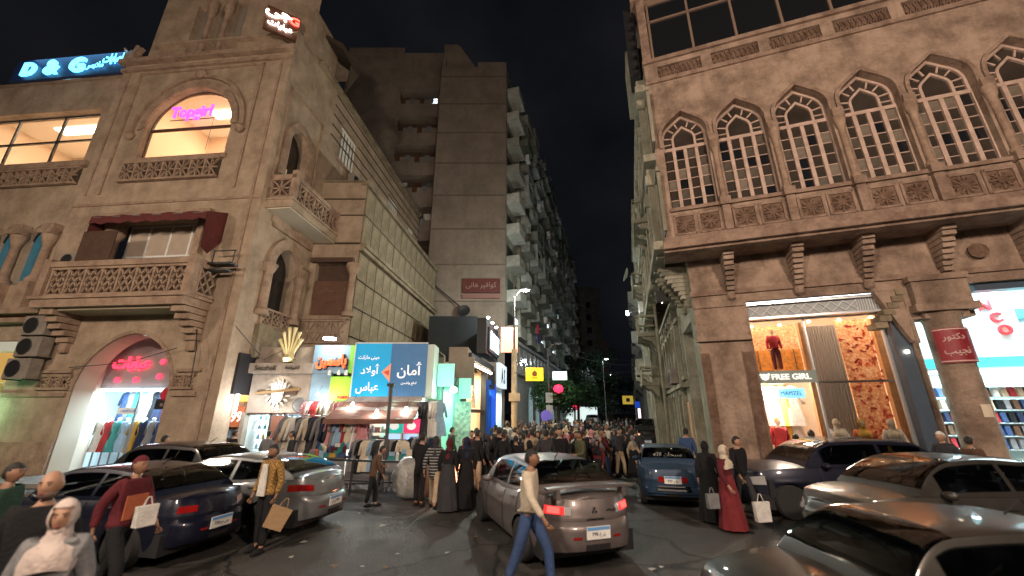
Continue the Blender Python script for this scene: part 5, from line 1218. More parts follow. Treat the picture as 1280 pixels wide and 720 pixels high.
cb_ = put('roof_clutter', MB().box(-3,-1.5,-.5,.5,14.86,17.2).box(-5,-4,0,1,14.86,16), greyst, RB, RS)

# ---------------------------------------------------------------- abaya shop in the ground arch, and the far left shop
AB = thing('clothing_shop', 'bright clothing shop with red neon Arabic word inside the pointed ground arch', 'shop', LF @ T(-4.5,1,0))
ap = lambda n, mb, m, F=LF, par=AB, **k: put(n, mb, m, par, F, **k)
m = MB(); m.add([(-8,1.4,0),(-8,4,0),(-1.2,4,0),(-1.2,1.4,0),(-8,1.4,5.6),(-8,4,5.6),(-1.2,4,5.6),(-1.2,1.4,5.6)], [(0,1,5,4),(1,2,6,5),(2,3,7,6),(4,5,6,7),(0,3,2,1)]); ap('room_walls', m, wht)
sp = ap('sign_board', MB().box(-7.0,-2.4,1.2,1.3,3.35,5.35), mat('grey_pink_board',(.33,.27,.28),.5)); rn = mat('red_neon_tube', (1,.05,.1), .4, emis=(1,.03,.07), es=3.4)
letters('lettering', 'عبايات', .62, rn, sp, LF @ T(-5.25,1.12,4.28), fat=.025, depth=.06, wmax=1.75)
dt = MB(); dt.xf = Matrix.Rotation(R(90),4,'X'); dt.lathe([(0,-.02),(.11,0),(.11,.04),(0,.06)],12); dt = dt.mesh()
for u, z in ((-6.6,3.62),(-5.75,3.62),(-4.9,3.62),(-3.85,3.75),(-3.85,4.35),(-3.85,4.9)): put('neon_dot', dt, rn, sp, LF @ T(u,1.15,z))
ap('frame', MB().box(-6.9,-2.3,1.2,1.28,3.28,3.36).box(-6.9,-6.82,1.2,1.3,.14,3.3).box(-4.6,-4.54,1.2,1.26,.14,3.3).box(-3.3,-3.2,1.2,1.3,.14,3.3), mat('brushed_frame'))
ap('strip_light', MB().box(-6.8,-3.3,1.32,1.38,3.2,3.25), mat('strip_white'))
ap('dark_side', MB().box(-3.2,-2.1,1.1,1.3,.14,5.4), mat('slate_panel'))
lamp('AREA','tube_light', LF @ T(-5.0,.95,3.2) @ Matrix.Rotation(R(100),4,'X'), 9, (.8,.92,1), AB, 3, .1); down(LF,-5.2,2.3,5.5,130,(.62,.85,1),3,1,AB); down(LF,-5.2,1.9,3.2,330,(.62,.86,1),3,.5,AB)  # area lamp under the sign is an added fill for the arch
cl = ['blue','sky','navy','grey','white','maroon','teal','black']
for k in range(11): garment(LF @ T(-6.75+.30*k,2.6,1.95), cl[(k*3)%8], '%s garment from the left, %s, upper rail of the arch clothing shop' % (ORD[k],cl[(k*3)%8]), 'garments on the upper rail of the arch shop', k)
for k in range(9):
    cc = ['white','red','teal','sky','mustard','navy','grey','blue','pink'][k]
    g_ = thing('mannequin', '%s dress form from the left, in %s coat, lower row of the arch shop' % (ORD[k],cc), 'mannequin', LF @ T(-6.6+.40*k,1.75,.75), 'dress forms in the lower row of the arch shop')
    put('coat', gm[k%4], cloth(cc,C[cc]), g_, W[g_]); put('neck_cap', MB().lathe([(.09,1.16),(.06,1.24),(.07,1.32),(.03,1.36)],10), wht, g_, W[g_]); put('stand', MB().cyl((0,0,0),(0,0,-.6),.03,n=6), steel, g_, W[g_])
ap('poster', MB().box(-5.75,-4.75,1.5,1.52,2.25,2.5), white); letters('lettering','المحبة للعبايات',.1,mat('screen_ink'),AB,LF @ T(-5.25,1.49,2.38),depth=.01,wmax=.85)
hs = thing('hanging_sign', 'small black and red box sign hanging on the right jamb of the arch', 'sign', LF @ T(-2.6,.3,3)); put('box', MB().box(-.42,.42,-.1,.1,-.32,.06), black, hs, LF @ T(-2.6,.6,2.75)); put('disc', MB().lathe([(0,0),(.26,.0),(.26,.05),(0,.05)],16), mat('disc_red',(.35,.02,.03),.4,emis=(.4,.02,.03),es=.3), hs, LF @ T(-2.65,.55,3.0) @ Matrix.Rotation(R(90),4,'X')); letters('lettering','BLUE',.12,mat('faded_white'),hs,LF @ T(-2.6,.49,2.6),wmax=.5)
XS = thing('corner_shop', 'green lit clothing shop cut by the left edge with yellow board above', 'shop', LF @ T(-12,1,0)); 
m = MB(); m.add([(-16.5,.9,0),(-16.5,4,0),(-9.4,4,0),(-9.4,.9,0),(-16.5,.9,5.3),(-16.5,4,5.3),(-9.4,4,5.3),(-9.4,.9,5.3)], [(0,1,5,4),(1,2,6,5),(2,3,7,6),(4,5,6,7),(0,3,2,1)]); ap('room_walls', m, wht, par=XS)
ap('sign_board', MB().box(-16.4,-9.45,.3,.5,3.5,4.7), mat('yellow_board',(.6,.36,.10),.6,emis=(.7,.42,.14),es=.35), par=XS); ap('fascia', MB().box(-16.4,-9.45,.2,.5,4.75,5.15), wht, par=XS)
ap('green_frame', MB().box(-9.65,-9.5,.3,.5,.14,3.5), mat('green_neon',(.1,.8,.2),.5,emis=(.15,.9,.25),es=2.5), par=XS)
fx = thing('flood_lamp', 'glaring green white flood lamp at the far left shop front', 'lamp', LF @ T(-9.3,-.45,2.35)); put('lens', MB().lathe([(0,-.12),(.12,-.05),(.14,.05),(0,.1)],12), mat('green_bulb',(.5,1,.6),.4,emis=(.45,1,.6),es=30), fx, W[fx]); put('arm', MB().bar((0,.05,0),(0,.7,.1),.04), black, fx, W[fx])
lamp('POINT','flood_light', LF @ T(-9.3,-.62,2.35), 55, (.35,1,.5), fx, .1); down(LF,-11.5,2.2,5.2,160,(.75,1,.8),3,1,XS)
for k in range(12): garment(LF @ T(-13.4+.32*k,2.2-(k%2)*.6,1.3+(k%3)*.55), ['red','white','sky','green','pink','cream'][k%6], 'garment hanging in the green lit shop at the left edge', 'garments in the green lit shop', k)

# passage shop with the 199 price board
PS = thing('bargain_shop', 'narrow shop with orange price board in the side wall opening', 'shop', T(-11.5,17.6,0))
pq = lambda n, mb, m, F=I4, par=PS, **k: put(n, mb, m, par, F, **k)
pq('shelves', MB().box(-13.2,-10.95,17.7,17.8,0,4.1), mat('shop_beige')); pq('lit_header', MB().box(-12.4,-10.95,17.2,17.4,2.75,3.25), mat('header_yellow',(.7,.35,.08),.5,emis=(.9,.45,.1),es=.8))
pb_ = pq('price_board', MB().box(-11.75,-11.05,16.95,17.0,1.75,2.55), mat('price_orange',(.55,.16,.07),.6,emis=(.6,.16,.06),es=.35)); letters('lettering','199',.42,lw,pb_,T(-11.4,16.93,2.15),fat=.02,wmax=.62)
pq('dark_fascia', MB().box(.55,2.2,-.12,.3,3.0,4.6), mat('fascia_black',(.012,.012,.016),.5), F=LS); pq('tube_light', MB().box(.72,.80,-.22,-.12,2.3,3.0), mat('strip_white'), F=LS); lamp('POINT','tube_glow', LS @ T(.5,-.7,2.7), 75, (.92,.97,1), PS, .15)
for j in range(5):
    for i in range(3): pq('goods_box', MB().box(-12.6+.33*i,-12.33+.33*i,17.3,17.6,.4+.45*j,.72+.45*j), cloth(['mustard','red','white','orange','sky'][(i+j)%5],C[['mustard','red','white','orange','sky'][(i+j)%5]]))
lamp('POINT','shop_light', T(-11.6,16.9,3.2), 45, (1,.85,.65), PS, .2)

# ---------------------------------------------------------------- row of market shops on the left
def shopbox(name, label, x0, x1, y, h, mt, power, col, cat='shop', depth=2.2):
    t = thing(name, label, cat, T((x0+x1)/2,y,0)); m = MB()
    m.add([(x0,y+.05,0),(x0,y+depth,0),(x1,y+depth,0),(x1,y+.05,0),(x0,y+.05,h),(x0,y+depth,h),(x1,y+depth,h),(x1,y+.05,h)], [(0,1,5,4),(1,2,6,5),(2,3,7,6),(4,5,6,7),(0,3,2,1)])
    put('room_walls', m, mt, t); down(I4,(x0+x1)/2,y+.8,h-.08,power,col,(x1-x0)*.7,.5,t); return t
taupe = mat('taupe_stone',(.32,.26,.21),.7,var=.2,vs=3,bump=.2)
k1 = shopbox('perfume_shop', 'taupe stone fronted shop with gilded fan ornament and carved emblem', -10.7, -8.3, 16.7, 2.35, wht, 190, (.70,.97,1))
put('front_panel', MB().box(-10.72,-8.28,16.55,16.8,2.3,3.85).box(-10.85,-10.68,16.5,16.8,0,2.3).box(-8.42,-8.27,16.5,16.8,0,2.3), taupe, k1)
put('band', MB().box(-10.85,-8.2,16.3,16.75,3.85,4.25).box(-10.8,-8.25,16.6,16.75,4.25,4.95), taupe, k1)
dk = mat('carved_letters',(.05,.04,.03),.6); letters('lettering','القوقعة',.2,dk,k1,T(-9.0,16.28,4.05),fat=.01,wmax=.8); letters('lettering','Seashell',.2,dk,k1,T(-10.1,16.28,4.05),fat=.01,wmax=.95)
sh_ = thing('shell_ornament', 'large gilded fan of six raised fingers standing above the taupe shop', 'ornament', T(-9.3,16.45,4.3)); gold = mat('gilded',(.62,.52,.28),.4,.3)
put('boss', MB().lathe([(0,-.12),(.2,-.1),(.24,.05),(.12,.2),(0,.22)],12,c=(0,0,.12)), gold, sh_, W[sh_])
for k in range(6):
    a = R(-40+16*k); l_ = 1.22-.07*abs(k-2.5)**1.5; dx, dz = math.sin(a), math.cos(a)
    put('rib', MB().cyl((dx*.16,0,.18+dz*.1),(dx*l_*.72,-.06,.2+dz*l_*.98),.05,.075,8).cyl((dx*l_*.72,-.06,.2+dz*l_*.98),(dx*l_*.74,-.1,.2+dz*l_*1.06),.095,.07,8), gold, sh_, W[sh_])
put('fan', MB().prism([(-.16,.12),(.16,.12)]+[(math.sin(R(36-12*k))*.42,.2+math.cos(R(36-12*k))*.50) for k in range(7)],-.02,.05), gold, sh_, W[sh_])
lamp('SPOT','ornament_light', T(-9.3,16.1,4.25) @ Matrix.Rotation(R(155),4,'X'), 30, (1,.93,.6), sh_, .05, spot_size=R(100))
em = put('emblem', MB().box(-10.35,-8.75,16.44,16.54,3.0,3.15), woodD, k1)
m = MB()
for k in range(16):
    a = R(22.5*k); m.bar((-9.5+.33*math.cos(a),16.48,3.08+.36*math.sin(a)),(-9.5+.52*math.cos(a+.2),16.46,3.08+.58*math.sin(a+.2)),.07,.04,up=(0,1,0))
put('wreath', m, mat('brass_pale',(.5,.45,.36),.4,.4), em); m = MB()
for k in range(5): m.bar((-9.62+.06*k,16.44,2.7),(-9.75+.13*k,16.42,3.55-.05*abs(k-2)),.08,.08)
put('figure', m, mat('emblem_white',(.75,.72,.66),.5), em); put('crossbar', MB().bar((-10.4,16.42,3.05),(-8.6,16.42,3.22),.10), mat('gilt_dark',(.32,.2,.09),.4,.4), em)
ck = thing('clock', 'round white face clock sign at the corner of the taupe shop', 'clock', T(-8.5,16.35,2.55)); put('rim', MB().lathe([(.27,0),(.3,.03),(.27,.08),(.24,.06)],20), steel, ck, T(-8.5,16.4,2.6) @ Matrix.Rotation(R(90),4,'X')); put('face', MB().lathe([(0,0),(.25,.0),(.25,.04),(0,.05)],20), mat('clock_face',(.8,.85,.85),.4,emis=(.6,.8,.8),es=.5), ck, T(-8.5,16.4,2.6) @ Matrix.Rotation(R(90),4,'X'))
lamp('SPOT','wall_washer', T(-9.5,16.0,3.9) @ Matrix.Rotation(R(22),4,'X'), 28, (1,.96,.85), k1, .05, spot_size=R(110))
put('frame', MB().box(-9.75,-9.68,16.6,16.7,0,2.3).box(-9.2,-9.12,16.6,16.7,0,2.3).box(-10.7,-8.4,16.6,16.7,2.22,2.3), woodD, k1)
put('door', MB().box(-9.66,-9.22,16.62,16.66,.1,2.2), mat('door_brown',(.18,.07,.04),.5), k1)
bt = MB().lathe([(.05,0),(.06,.02),(.06,.12),(.02,.15),(.02,.2),(0,.2)],8).mesh()
for j in range(5):
    put('shelf', MB().box(-10.6,-8.4,17.2,17.5,.5+.38*j,.53+.38*j), mat('glass_shelf'), k1)
    for i in range(10): put('bottle', bt, cloth(['sky','white','mustard','teal'][(i*j)%4],C[['sky','white','mustard','teal'][(i*j)%4]]), None, T(-10.5+.22*i,17.3,.53+.38*j), label='small bottle on the glass shelves of the taupe fronted shop', cat='bottle', group='bottles in the taupe fronted shop')
letters('window_lettering','شانيل',.16,dk,k1,T(-10.1,16.6,1.75),wmax=.4)
k2 = shopbox('dress_shop', 'shop with pale blue and lime green fascia and orange Arabic lettering', -8.25, -6.45, 16.7, 2.7, wht, 260, (1,.93,.88))
put('blue_fascia', MB().box(-8.25,-6.75,16.4,16.75,3.85,5.0).box(-8.25,-7.45,16.5,16.75,2.65,3.85), mat('pale_blue_fascia',(.22,.33,.42),.5,var=.1), k2)
put('lime_edge', MB().box(-6.75,-6.45,16.4,16.75,3.85,5.0), mat('lime_board',(.25,.62,.06),.5), k2)
lm = put('lime_board', MB().box(-7.43,-6.5,16.45,16.7,2.65,3.72), mat('lime_glow',(.35,.75,.05),.5,emis=(.35,.8,.04),es=.25), k2)
letters('lettering','YASMIN',.13,mat('letter_red'),lm,T(-6.9,16.43,2.9),fat=.015,wmax=.6); lt = letters('lettering','ياسمين',.62,mat('orange_letters',(.85,.2,.07),.4,emis=(.9,.16,.05),es=.6),k2,T(-7.45,16.32,4.32),fat=.04,depth=.08,wmax=1.25)
letters('lettering_backing','ياسمين',.66,mat('letter_backing',(.02,.02,.05),.5),k2,T(-7.41,16.37,4.28),fat=.06,depth=.04,wmax=1.3)
for x in (-7.35,-6.98,-6.68):
    sl = thing('spot_lamp', ['left','middle','right'][(-7.35,-6.98,-6.68).index(x)]+' one of three small spot lamps above the lime green board', 'lamp', T(x,16.2,3.85)); put('arm', MB().bar((0,.2,0),(0,-.1,.02),.03), steel, sl, W[sl]); put('head', MB().lathe([(.03,.1),(.07,0),(.06,-.1)],10,c=(0,-.12,0)), white, sl, W[sl])
    lamp('SPOT','spot_light', T(x,16.05,3.8) @ Matrix.Rotation(R(25),4,'X'), 9, (1,1,.9), sl, .03, spot_size=R(80))
fl_ = thing('flood_lamp', 'cool white oval lamp glaring above the pale blue fascia', 'lamp', T(-7.5,16.0,5.2)); put('lens', MB().lathe([(0,-.06),(.24,-.03),(.26,.03),(0,.07)],16), bulb, fl_, W[fl_]); put('arm', MB().bar((0,0,.06),(0,.8,.2),.04), steel, fl_, W[fl_])
lamp('POINT','flood_light', T(-7.5,15.95,5.05), 60, (.85,.96,1), fl_, .15)
k3 = shopbox('mini_market', 'mini market under a big blue billboard with brown striped awning', -6.45, -3.3, 16.7, 2.9, mat('shop_beige'), 480, (1,.93,.85))
blu = mat('billboard_blue', (.035,.13,.28), .5, var=.1, emis=(.04,.17,.38), es=.25); brt = mat('billboard_cyan', (.0,.30,.58), .5, emis=(.0,.32,.62), es=.4)
bb = thing('billboard', 'big blue billboard with white Arabic words and orange triangle over the mini market', 'sign', T(-4.85,16.3,3.9))
put('board', MB().box(-4.95,-3.48,16.15,16.6,2.9,5.03), blu, bb); put('board_left', MB().box(-6.42,-4.953,16.15,16.6,2.9,5.03), brt, bb); put('end_panel', MB().box(-3.48,-3.2,16.2,17.2,2.85,5.0), mat('pale_end',(.5,.6,.55),.6), bb); put('edge', MB().box(-6.45,-3.46,16.12,16.15,5.03,5.07).box(-6.46,-6.42,16.12,16.15,2.88,5.07), white, bb)
wp = mat('print_white',(.85,.87,.9),.5,emis=(.7,.8,.9),es=.35)
for s_, x, z, h_, mx in (('مينى ماركت',-5.85,4.45,.2,.85),('أولاد',-5.75,3.95,.5,.75),('عباس',-5.80,3.25,.46,.9),('أمان',-4.15,3.95,.66,1.2),('ادفع واشحن',-4.15,3.42,.15,1.15)): letters('lettering', s_, h_, wp, bb, T(x,16.14,z), fat=.02, depth=.01, wmax=mx)
m = MB().prism([(-5.28,3.87),(-4.92,4.22),(-4.92,3.47)],16.13,16.145); put('triangle', m, mat('print_orange',(.75,.28,.16),.5,emis=(.7,.25,.15),es=.3), bb)
m = MB().prism([(-5.2,3.87),(-4.97,3.95),(-4.97,3.72)],16.12,16.13); put('triangle_core', m, mat('print_red',(.6,.08,.05),.5), bb)
aw = thing('awning', 'brown and grey striped sloping awning below the blue billboard', 'awning', T(-5.1,16.2,2.8)); st_ = [mat('awning_brown',(.20,.095,.07),.85,var=.2), mat('awning_pale',(.38,.31,.28),.85,var=.2)]
for k in range(8):
    z0, z1 = 2.92-.105*k, 2.92-.105*(k+1); y0, y1 = 16.15-.19*k, 16.15-.19*(k+1); x0, x1 = -6.45-.03*k, -3.5+.0*k
    m = MB(); vs = []
    for i in range(13):
        x = x0+(x1-x0)*i/12; dz = .025*math.sin(i*1.9+k*.2); vs += [(x,y0,z0+dz*(k/8)),(x,y1,z1+dz*((k+1)/8))]
    m.add(vs, [(2*i,2*i+2,2*i+3,2*i+1) for i in range(12)]); put('stripe', m, st_[1 if k in (0,1,4) else 0], aw, smooth='all')
put('valance', MB().box(-6.68,-3.5,14.6,14.63,1.93,2.09), st_[0], aw)
for x in (-6.66,-3.52): put('arm', MB().bar((x,14.65,2.05),(x,16.6,2.2),.04), steel, aw)
pl_ = thing('post', 'dark vertical steel post standing in front of the striped awning', 'post', T(-4.1,13.7,0)); put('shaft', MB().cyl((0,0,0),(0,0,3.15),.06,n=10), mat('dark_post',(.07,.06,.06),.6), pl_, W[pl_]); put('cap', MB().box(-.12,.12,-.1,.1,3.15,3.25), black, pl_, W[pl_])
# two drinks fridges, shelves full of goods
for x, c_, lb in ((-4.35,(.02,.42,.32),'fridge with green lit header under the awning'),(-3.72,(.75,.05,.14),'fridge with red lit header under the awning')):
    fr = thing('drinks_fridge', lb, 'fridge', T(x,15.4,.13)); put('cabinet', MB().box(-.29,.29,0,.5,0,1.45), white, fr, W[fr]); hd = put('header', MB().box(-.29,.29,-.02,.5,1.47,1.95), mat('hd%d'%(c_[0]*99),c_,.5,emis=c_,es=1.1), fr, W[fr]); put('glass_door', MB().box(-.24,.24,-.03,.0,.1,1.42), mat('fridge_glass',(.4,.6,.8),.2,emis=(.35,.55,.9),es=.9), fr, W[fr])
    put('mark', MB().lathe([(0,0),(.13,0),(.13,.02),(0,.02)],10,sx=1.3), lw, hd, W[fr] @ T(0,-.03,1.7) @ Matrix.Rotation(R(90),4,'X'))
    for j in range(4): put('shelf', MB().box(-.22,.22,-.04,-.03,.35+.28*j,.38+.28*j), white, fr, W[fr])
goods = [MB().box(-.09,.09,-.06,.06,0,.2).mesh(), MB().box(-.13,.13,-.08,.08,0,.13).mesh(), MB().lathe([(.05,0),(.055,.01),(.055,.2),(.02,.26)],8).mesh()]
gcols = ['red','white','mustard','sky','pink','cream','orange','blue','grey','teal','maroon']; r11 = random.Random(11)
for j in range(6):
    put('shelf', MB().box(-6.4,-4.6,16.95,17.3,.5+.34*j,.53+.34*j), white, k3)
    for i in range(9): cc = gcols[r11.randrange(11)]; put('packet', goods[r11.randrange(3)], cloth(cc,C[cc]), None, T(-6.3+.2*i,17.0,.53+.34*j), label='%s packet on the lit shelves of the mini market' % cc, cat='packet', group='packets on the mini market shelves')
for s_i, (x0, x1, y, n, lab) in enumerate(((-6.9,-5.6,14.6,3,'low table heaped with small coloured goods left of the dark post'),(-5.4,-4.4,14.3,3,'low table of boxed goods just left of the dark post'),(-3.9,-2.6,13.6,2,'low display stand of goods right of the dark post'))):
    tb = thing('market_table', lab, 'table', T((x0+x1)/2,y,.0)); put('top', MB().box(x0,x1,y-.35,y+.35,.82,.87), woodD, tb)
    for sx in (x0+.06,x1-.06):
        for sy in (y-.3,y+.3): put('leg', MB().box(sx-.03,sx+.03,sy-.03,sy+.03,0,.82), woodD, tb)
    put('cloth', MB().box(x0-.02,x1+.02,y-.37,y-.355,.15,.84), cloth('grey',C['grey']), tb)
    for j in range(n):
        for i in range(int((x1-x0)/.17)): cc = gcols[r11.randrange(11)]; put('packet', goods[r11.randrange(3)], cloth(cc,C[cc]), None, T(x0+.1+.17*i+.02*r11.random(),y-.22+.22*j,.87+.10*j) @ RZ(r11.uniform(-25,25)), label='%s packet among the small goods on the street market tables' % cc, cat='packet', group='packets on the street market tables')
# hanging garments outside the shops
def rack(label, x0, x1, y, z, cols, n, group, glabel, s=1):
    t = thing('clothes_rail', label, 'clothes rail', T((x0+x1)/2,y,0)); put('rail', MB().cyl((x0,y,z),(x1,y,z),.018,n=8), steel, t)
    for x in (x0,x1): put('upright', MB().cyl((x,y,0),(x,y,z),.018,n=8), steel, t)
    for k in range(n):
        cc = cols[(k*5+k//3)%len(cols)]; garment(T(x0+(x1-x0)*(k+.5)/n,y+.02*(k%3),z-1.28*s) @ RZ(60 if k%3 else 15) @ Matrix.Diagonal((s,s,s,1)), cc, glabel % cc, group, k)
rack('low rail of grey and white robes outside the lime green shop', -8.3,-6.3,15.2,2.2,['grey','sky','charcoal','white','navy','cream','black'],13,'robes on the low rail outside the lime green shop','%s robe on the low rail outside the lime green shop',1.35)
rack('high rail of pink and cream clothes under the lime green board', -8.2,-6.4,16.2,2.75,['pink','cream','white','beige','red','white'],12,'clothes on the high rail under the lime green board','%s clothing item on the high rail under the lime green board',.8)
rack('middle rail of pale and pink clothes left of the dark post', -6.6,-5.3,15.0,2.15,['pink','white','cream','red','sky','grey'],10,'clothes on the middle rail left of the dark post','%s clothing item on the middle rail left of the dark post',.8)
rack('far low rail of jeans right of the dark post', -3.5,-2.5,14.4,1.5,['navy','grey','charcoal','blue'],8,'jeans on the far low rail right of the dark post','%s garment on the far low rail right of the dark post',.75)
rack('rail of striped and dark scarves hanging at the right end of the awning', -3.45,-2.7,15.6,2.75,['charcoal','white','sky','grey','black'],7,'scarves hanging at the right end of the awning','%s scarf hanging at the right end of the awning',1.0)
rack('low rail of pale trousers beside the dark post', -5.2,-3.5,13.9,1.45,['grey','white','charcoal','sky','cream','black'],13,'trousers on the low rail beside the dark post','%s trousers on the low rail beside the dark post',.75)
wb_ = thing('wrapped_bundle', 'bulky goods wrapped in crumpled translucent plastic on the pavement edge', 'bundle', T(-2.75,12.3,0)); m = MB(); nn = 20; vs = []
for j in range(11):
    b_ = math.pi*j/10
    for i in range(nn):
        a = 2*math.pi*i/nn; q = 1+.12*math.sin(a*5+j)+.08*math.sin(a*11+j*2.3); vs.append((.62*math.sin(b_)**.5*q*math.cos(a), .4*math.sin(b_)**.5*q*math.sin(a), .55-.55*math.cos(b_)))
m.add(vs, [(j*nn+i,j*nn+(i+1)%nn,(j+1)*nn+(i+1)%nn,(j+1)*nn+i) for j in range(10) for i in range(nn)]); put('wrap', m, mat('crumpled_plastic',(.34,.34,.33),.3,bump=1,bs=12,coat=.5), wb_, W[wb_], smooth='all')
mb_ = thing('dark_fence', 'long low dark metal rail standing in front of the market goods', 'rail', T(-3.4,12.6,0)); put('rail', MB().bar((-5.6,12.9,.95),(-2.1,12.0,.95),.06).bar((-5.6,12.9,.4),(-2.1,12.0,.4),.04), black, mb_)
for k in range(5): put('upright', MB().bar((-5.6+.87*k,12.9-.225*k,0),(-5.6+.87*k,12.9-.225*k,.95),.05), black, mb_)
bk = MB().box(-10.7,-3.25,18.95,19.25,0,4.9); put('shared_back_wall', bk, towF, AX); put('shop_roof', MB().box(-10.7,-3.25,16.8,19.25,4.9,4.94), towF, AX)

for i_, (x, y, z, w_) in enumerate(((-6.0,15.4,2.62,60),(-4.9,14.9,2.35,55),(-3.9,15.1,2.45,60),(-7.6,15.9,3.0,70),(-9.2,16.0,2.45,40))):
    hb_ = thing('hanging_bulb', '%s bare white bulb from the right hanging over the market goods' % ['third','second','rightmost','fourth','fifth'][i_], 'lamp', T(x,y,z)); put('bulb', MB().lathe([(0,-.07),(.05,-.04),(.05,.02),(.02,.06),(0,.07)],10), bulb, hb_, W[hb_]); put('cord', MB().cyl((0,0,.06),(0,.3,.35),.008,n=6), black, hb_, W[hb_])
    lamp('POINT','bulb_light', T(x,y-.08,z-.08), w_, (1,.95,.86), hb_, .06)
# street-side shops going away towards the tower
SS = frame(-3.2,17,82.5)
def sshop(label, u0, u1, h, fcol, gcol, power, ob=.0, cat='shop', es=.0):
    t = thing('street_shop', label, cat, SS @ T((u0+u1)/2,0,0)); F = SS
    m = MB(); m.add([(u0,.05,0),(u0,2.4,0),(u1,2.4,0),(u1,.05,0),(u0,.05,h),(u0,2.4,h),(u1,2.4,h),(u1,.05,h)], [(0,1,5,4),(1,2,6,5),(2,3,7,6),(4,5,6,7),(0,3,2,1)])
    put('room_walls', m, mat('rm_'+str(int(gcol[0]*99)),tuple(min(.9,c*.9) for c in gcol),.7), t, F)
    down(F,(u0+u1)/2,.9,h-.1,power,gcol,(u1-u0)*.7,.5,t)
    put('frame', MB().box(u0,u0+.18,-.15,.2,0,h).box(u1-.18,u1,-.15,.2,0,h).box(u0,u1,-.15,.2,h,h+.3), mat('fr_'+str(int(fcol[0]*99)+int(fcol[2]*9999)),fcol,.5), t, F)
    return t
s1 = sshop('green lit narrow shop with mint signboards at the right of the blue billboard', 0.3,3.6,3.6,(.20,.42,.36),(.55,1,.80),260)
put('sign_board', MB().box(-3.15,-2.45,16.9,17.0,3.35,4.3), mat('mint_board',(.25,.6,.5),.5,emis=(.25,.75,.6),es=.6), s1); put('sign_board', MB().box(-2.4,-1.85,18.2,18.3,2.9,3.8), mat('mint_board'), s1); put('wall_above', MB().box(-3.2,-1.9,20,20.2,3.6,5.0), towF, s1)
put('display', MB().box(-2.65,-1.9,19.0,19.1,0,2.8), mat('mint_display',(.35,.6,.5),.6,var=.6,vs=6), s1)
lg = thing('flood_lamp', 'glaring mint green lamp hanging outside the narrow green lit shop', 'lamp', T(-2.4,16.6,3.2)); put('lens', MB().lathe([(0,-.14),(.14,-.06),(.14,.06),(0,.14)],12), mat('mint_bulb',(.6,1,.85),.4,emis=(.5,1,.8),es=30), lg, W[lg]); put('arm', MB().bar((0,0,.1),(0,.9,.5),.03), black, lg, W[lg]); lamp('POINT','flood_light', T(-2.4,16.5,3.15), 150, (.5,1,.8), lg, .12)
s2 = sshop('tall warm lit clothing shop with row of spot bulbs and white cornice letters', 4.2,10.2,4.9,(.03,.035,.045),(1,.80,.55),480)
put('black_fascia', MB().box(4.0,10.6,-.55,-.1,5.0,5.35).box(8.0,12.6,-.5,.1,5.9,8.2), mat('fascia_black'), s2, SS)
f_ = put('sign_letters_board', MB().box(8.6,12.3,-.62,-.52,6.1,7.7), mat('fascia_black'), s2, SS); letters('lettering','DAMAS',1.2,mat('cool_letters',(1,1,1),.4,emis=(.6,.85,1),es=4),f_,SS @ T(10.4,-.68,6.9),fat=.04,wmax=3.2)
for k in range(8): put('bulb', MB().lathe([(0,-.1),(.09,-.05),(.09,.03),(0,.08)],9), warmbulb, s2, SS @ T(4.5+.8*k,-.45,4.85))
for k in range(3): put('roof_bulb', MB().lathe([(0,-.1),(.1,-.05),(.1,.03),(0,.08)],9), bulb, s2, SS @ T(8.6+1.6*k,-.5,8.35))
put('mid_band', MB().box(4.2,10.2,-.05,.2,2.3,2.5), woodD, s2, SS); put('left_pier', MB().box(3.7,4.2,-.3,.3,0,5.4), mat('teal_pier',(.08,.15,.14),.5), s2, SS)
for k in range(4): mannequin(SS @ T(4.9+1.3*k,.5,2.55 if k%2 else .2) @ RZ(0), ['mannequin in cream dress low in the nearest bay of the warm lit shop','mannequin in beige dress standing on the upper level of the warm lit shop','mannequin in brown coat low in the second bay of the warm lit shop','mannequin in white dress high up in the farthest bay of the warm lit shop'][k], ['cream','beige','brown','white'][k], ['white','cream','brown','beige'][k], 'scarf', 'cream', 0)
put('upper_display', MB().box(4.4,10,1.6,1.7,2.6,4.6).box(4.4,10,1.7,1.8,.2,2.2), mat('display_beige',(.7,.5,.32),.7,var=.7,vs=3), s2, SS)
s3 = sshop('blue lit narrow shop with cyan display beside the white fronted shop', 11.0,13.2,4.2,(.02,.10,.45),(.30,.65,1),260); put('cyan_display', MB().box(11.2,13,.3,.4,1.5,3.7), mat('cyan_display',(.1,.5,.6),.5,emis=(.1,.6,.8),es=.8,var=.5,vs=4), s3, SS); put('blue_panel', MB().box(12.9,13.3,-.3,.0,0,4.3), mat('blue_panel',(.02,.08,.5),.4,emis=(.02,.1,.7),es=.5), s3, SS)
s4 = sshop('white fronted shop with black letters close to the tower corner', 14.0,17.0,4.0,(.45,.5,.52),(.8,.95,1),320); f_ = put('sign_board', MB().box(13.8,17.2,-.5,-.2,4.2,6.0), mat('white_sign',(.8,.85,.88),.5,emis=(.75,.9,1),es=.9), s4, SS); letters('lettering','A S',1.2,black,f_,SS @ T(15.2,-.53,5.1),fat=.02,wmax=1.9)
put('dark_sign', MB().box(-1.75,-1.25,29.3,29.4,3.9,5.2), mat('dark_sign',(.03,.04,.05),.5), s4)
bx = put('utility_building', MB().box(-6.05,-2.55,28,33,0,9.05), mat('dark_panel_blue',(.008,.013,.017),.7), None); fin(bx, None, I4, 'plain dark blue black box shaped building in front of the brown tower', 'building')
bx2 = put('low_building', MB().box(-3.3,-2.3,20.6,28,4.9,5.6), towF, None); fin(bx2, None, I4, 'low brown wall block between the annex and the warm lit shop', 'building')

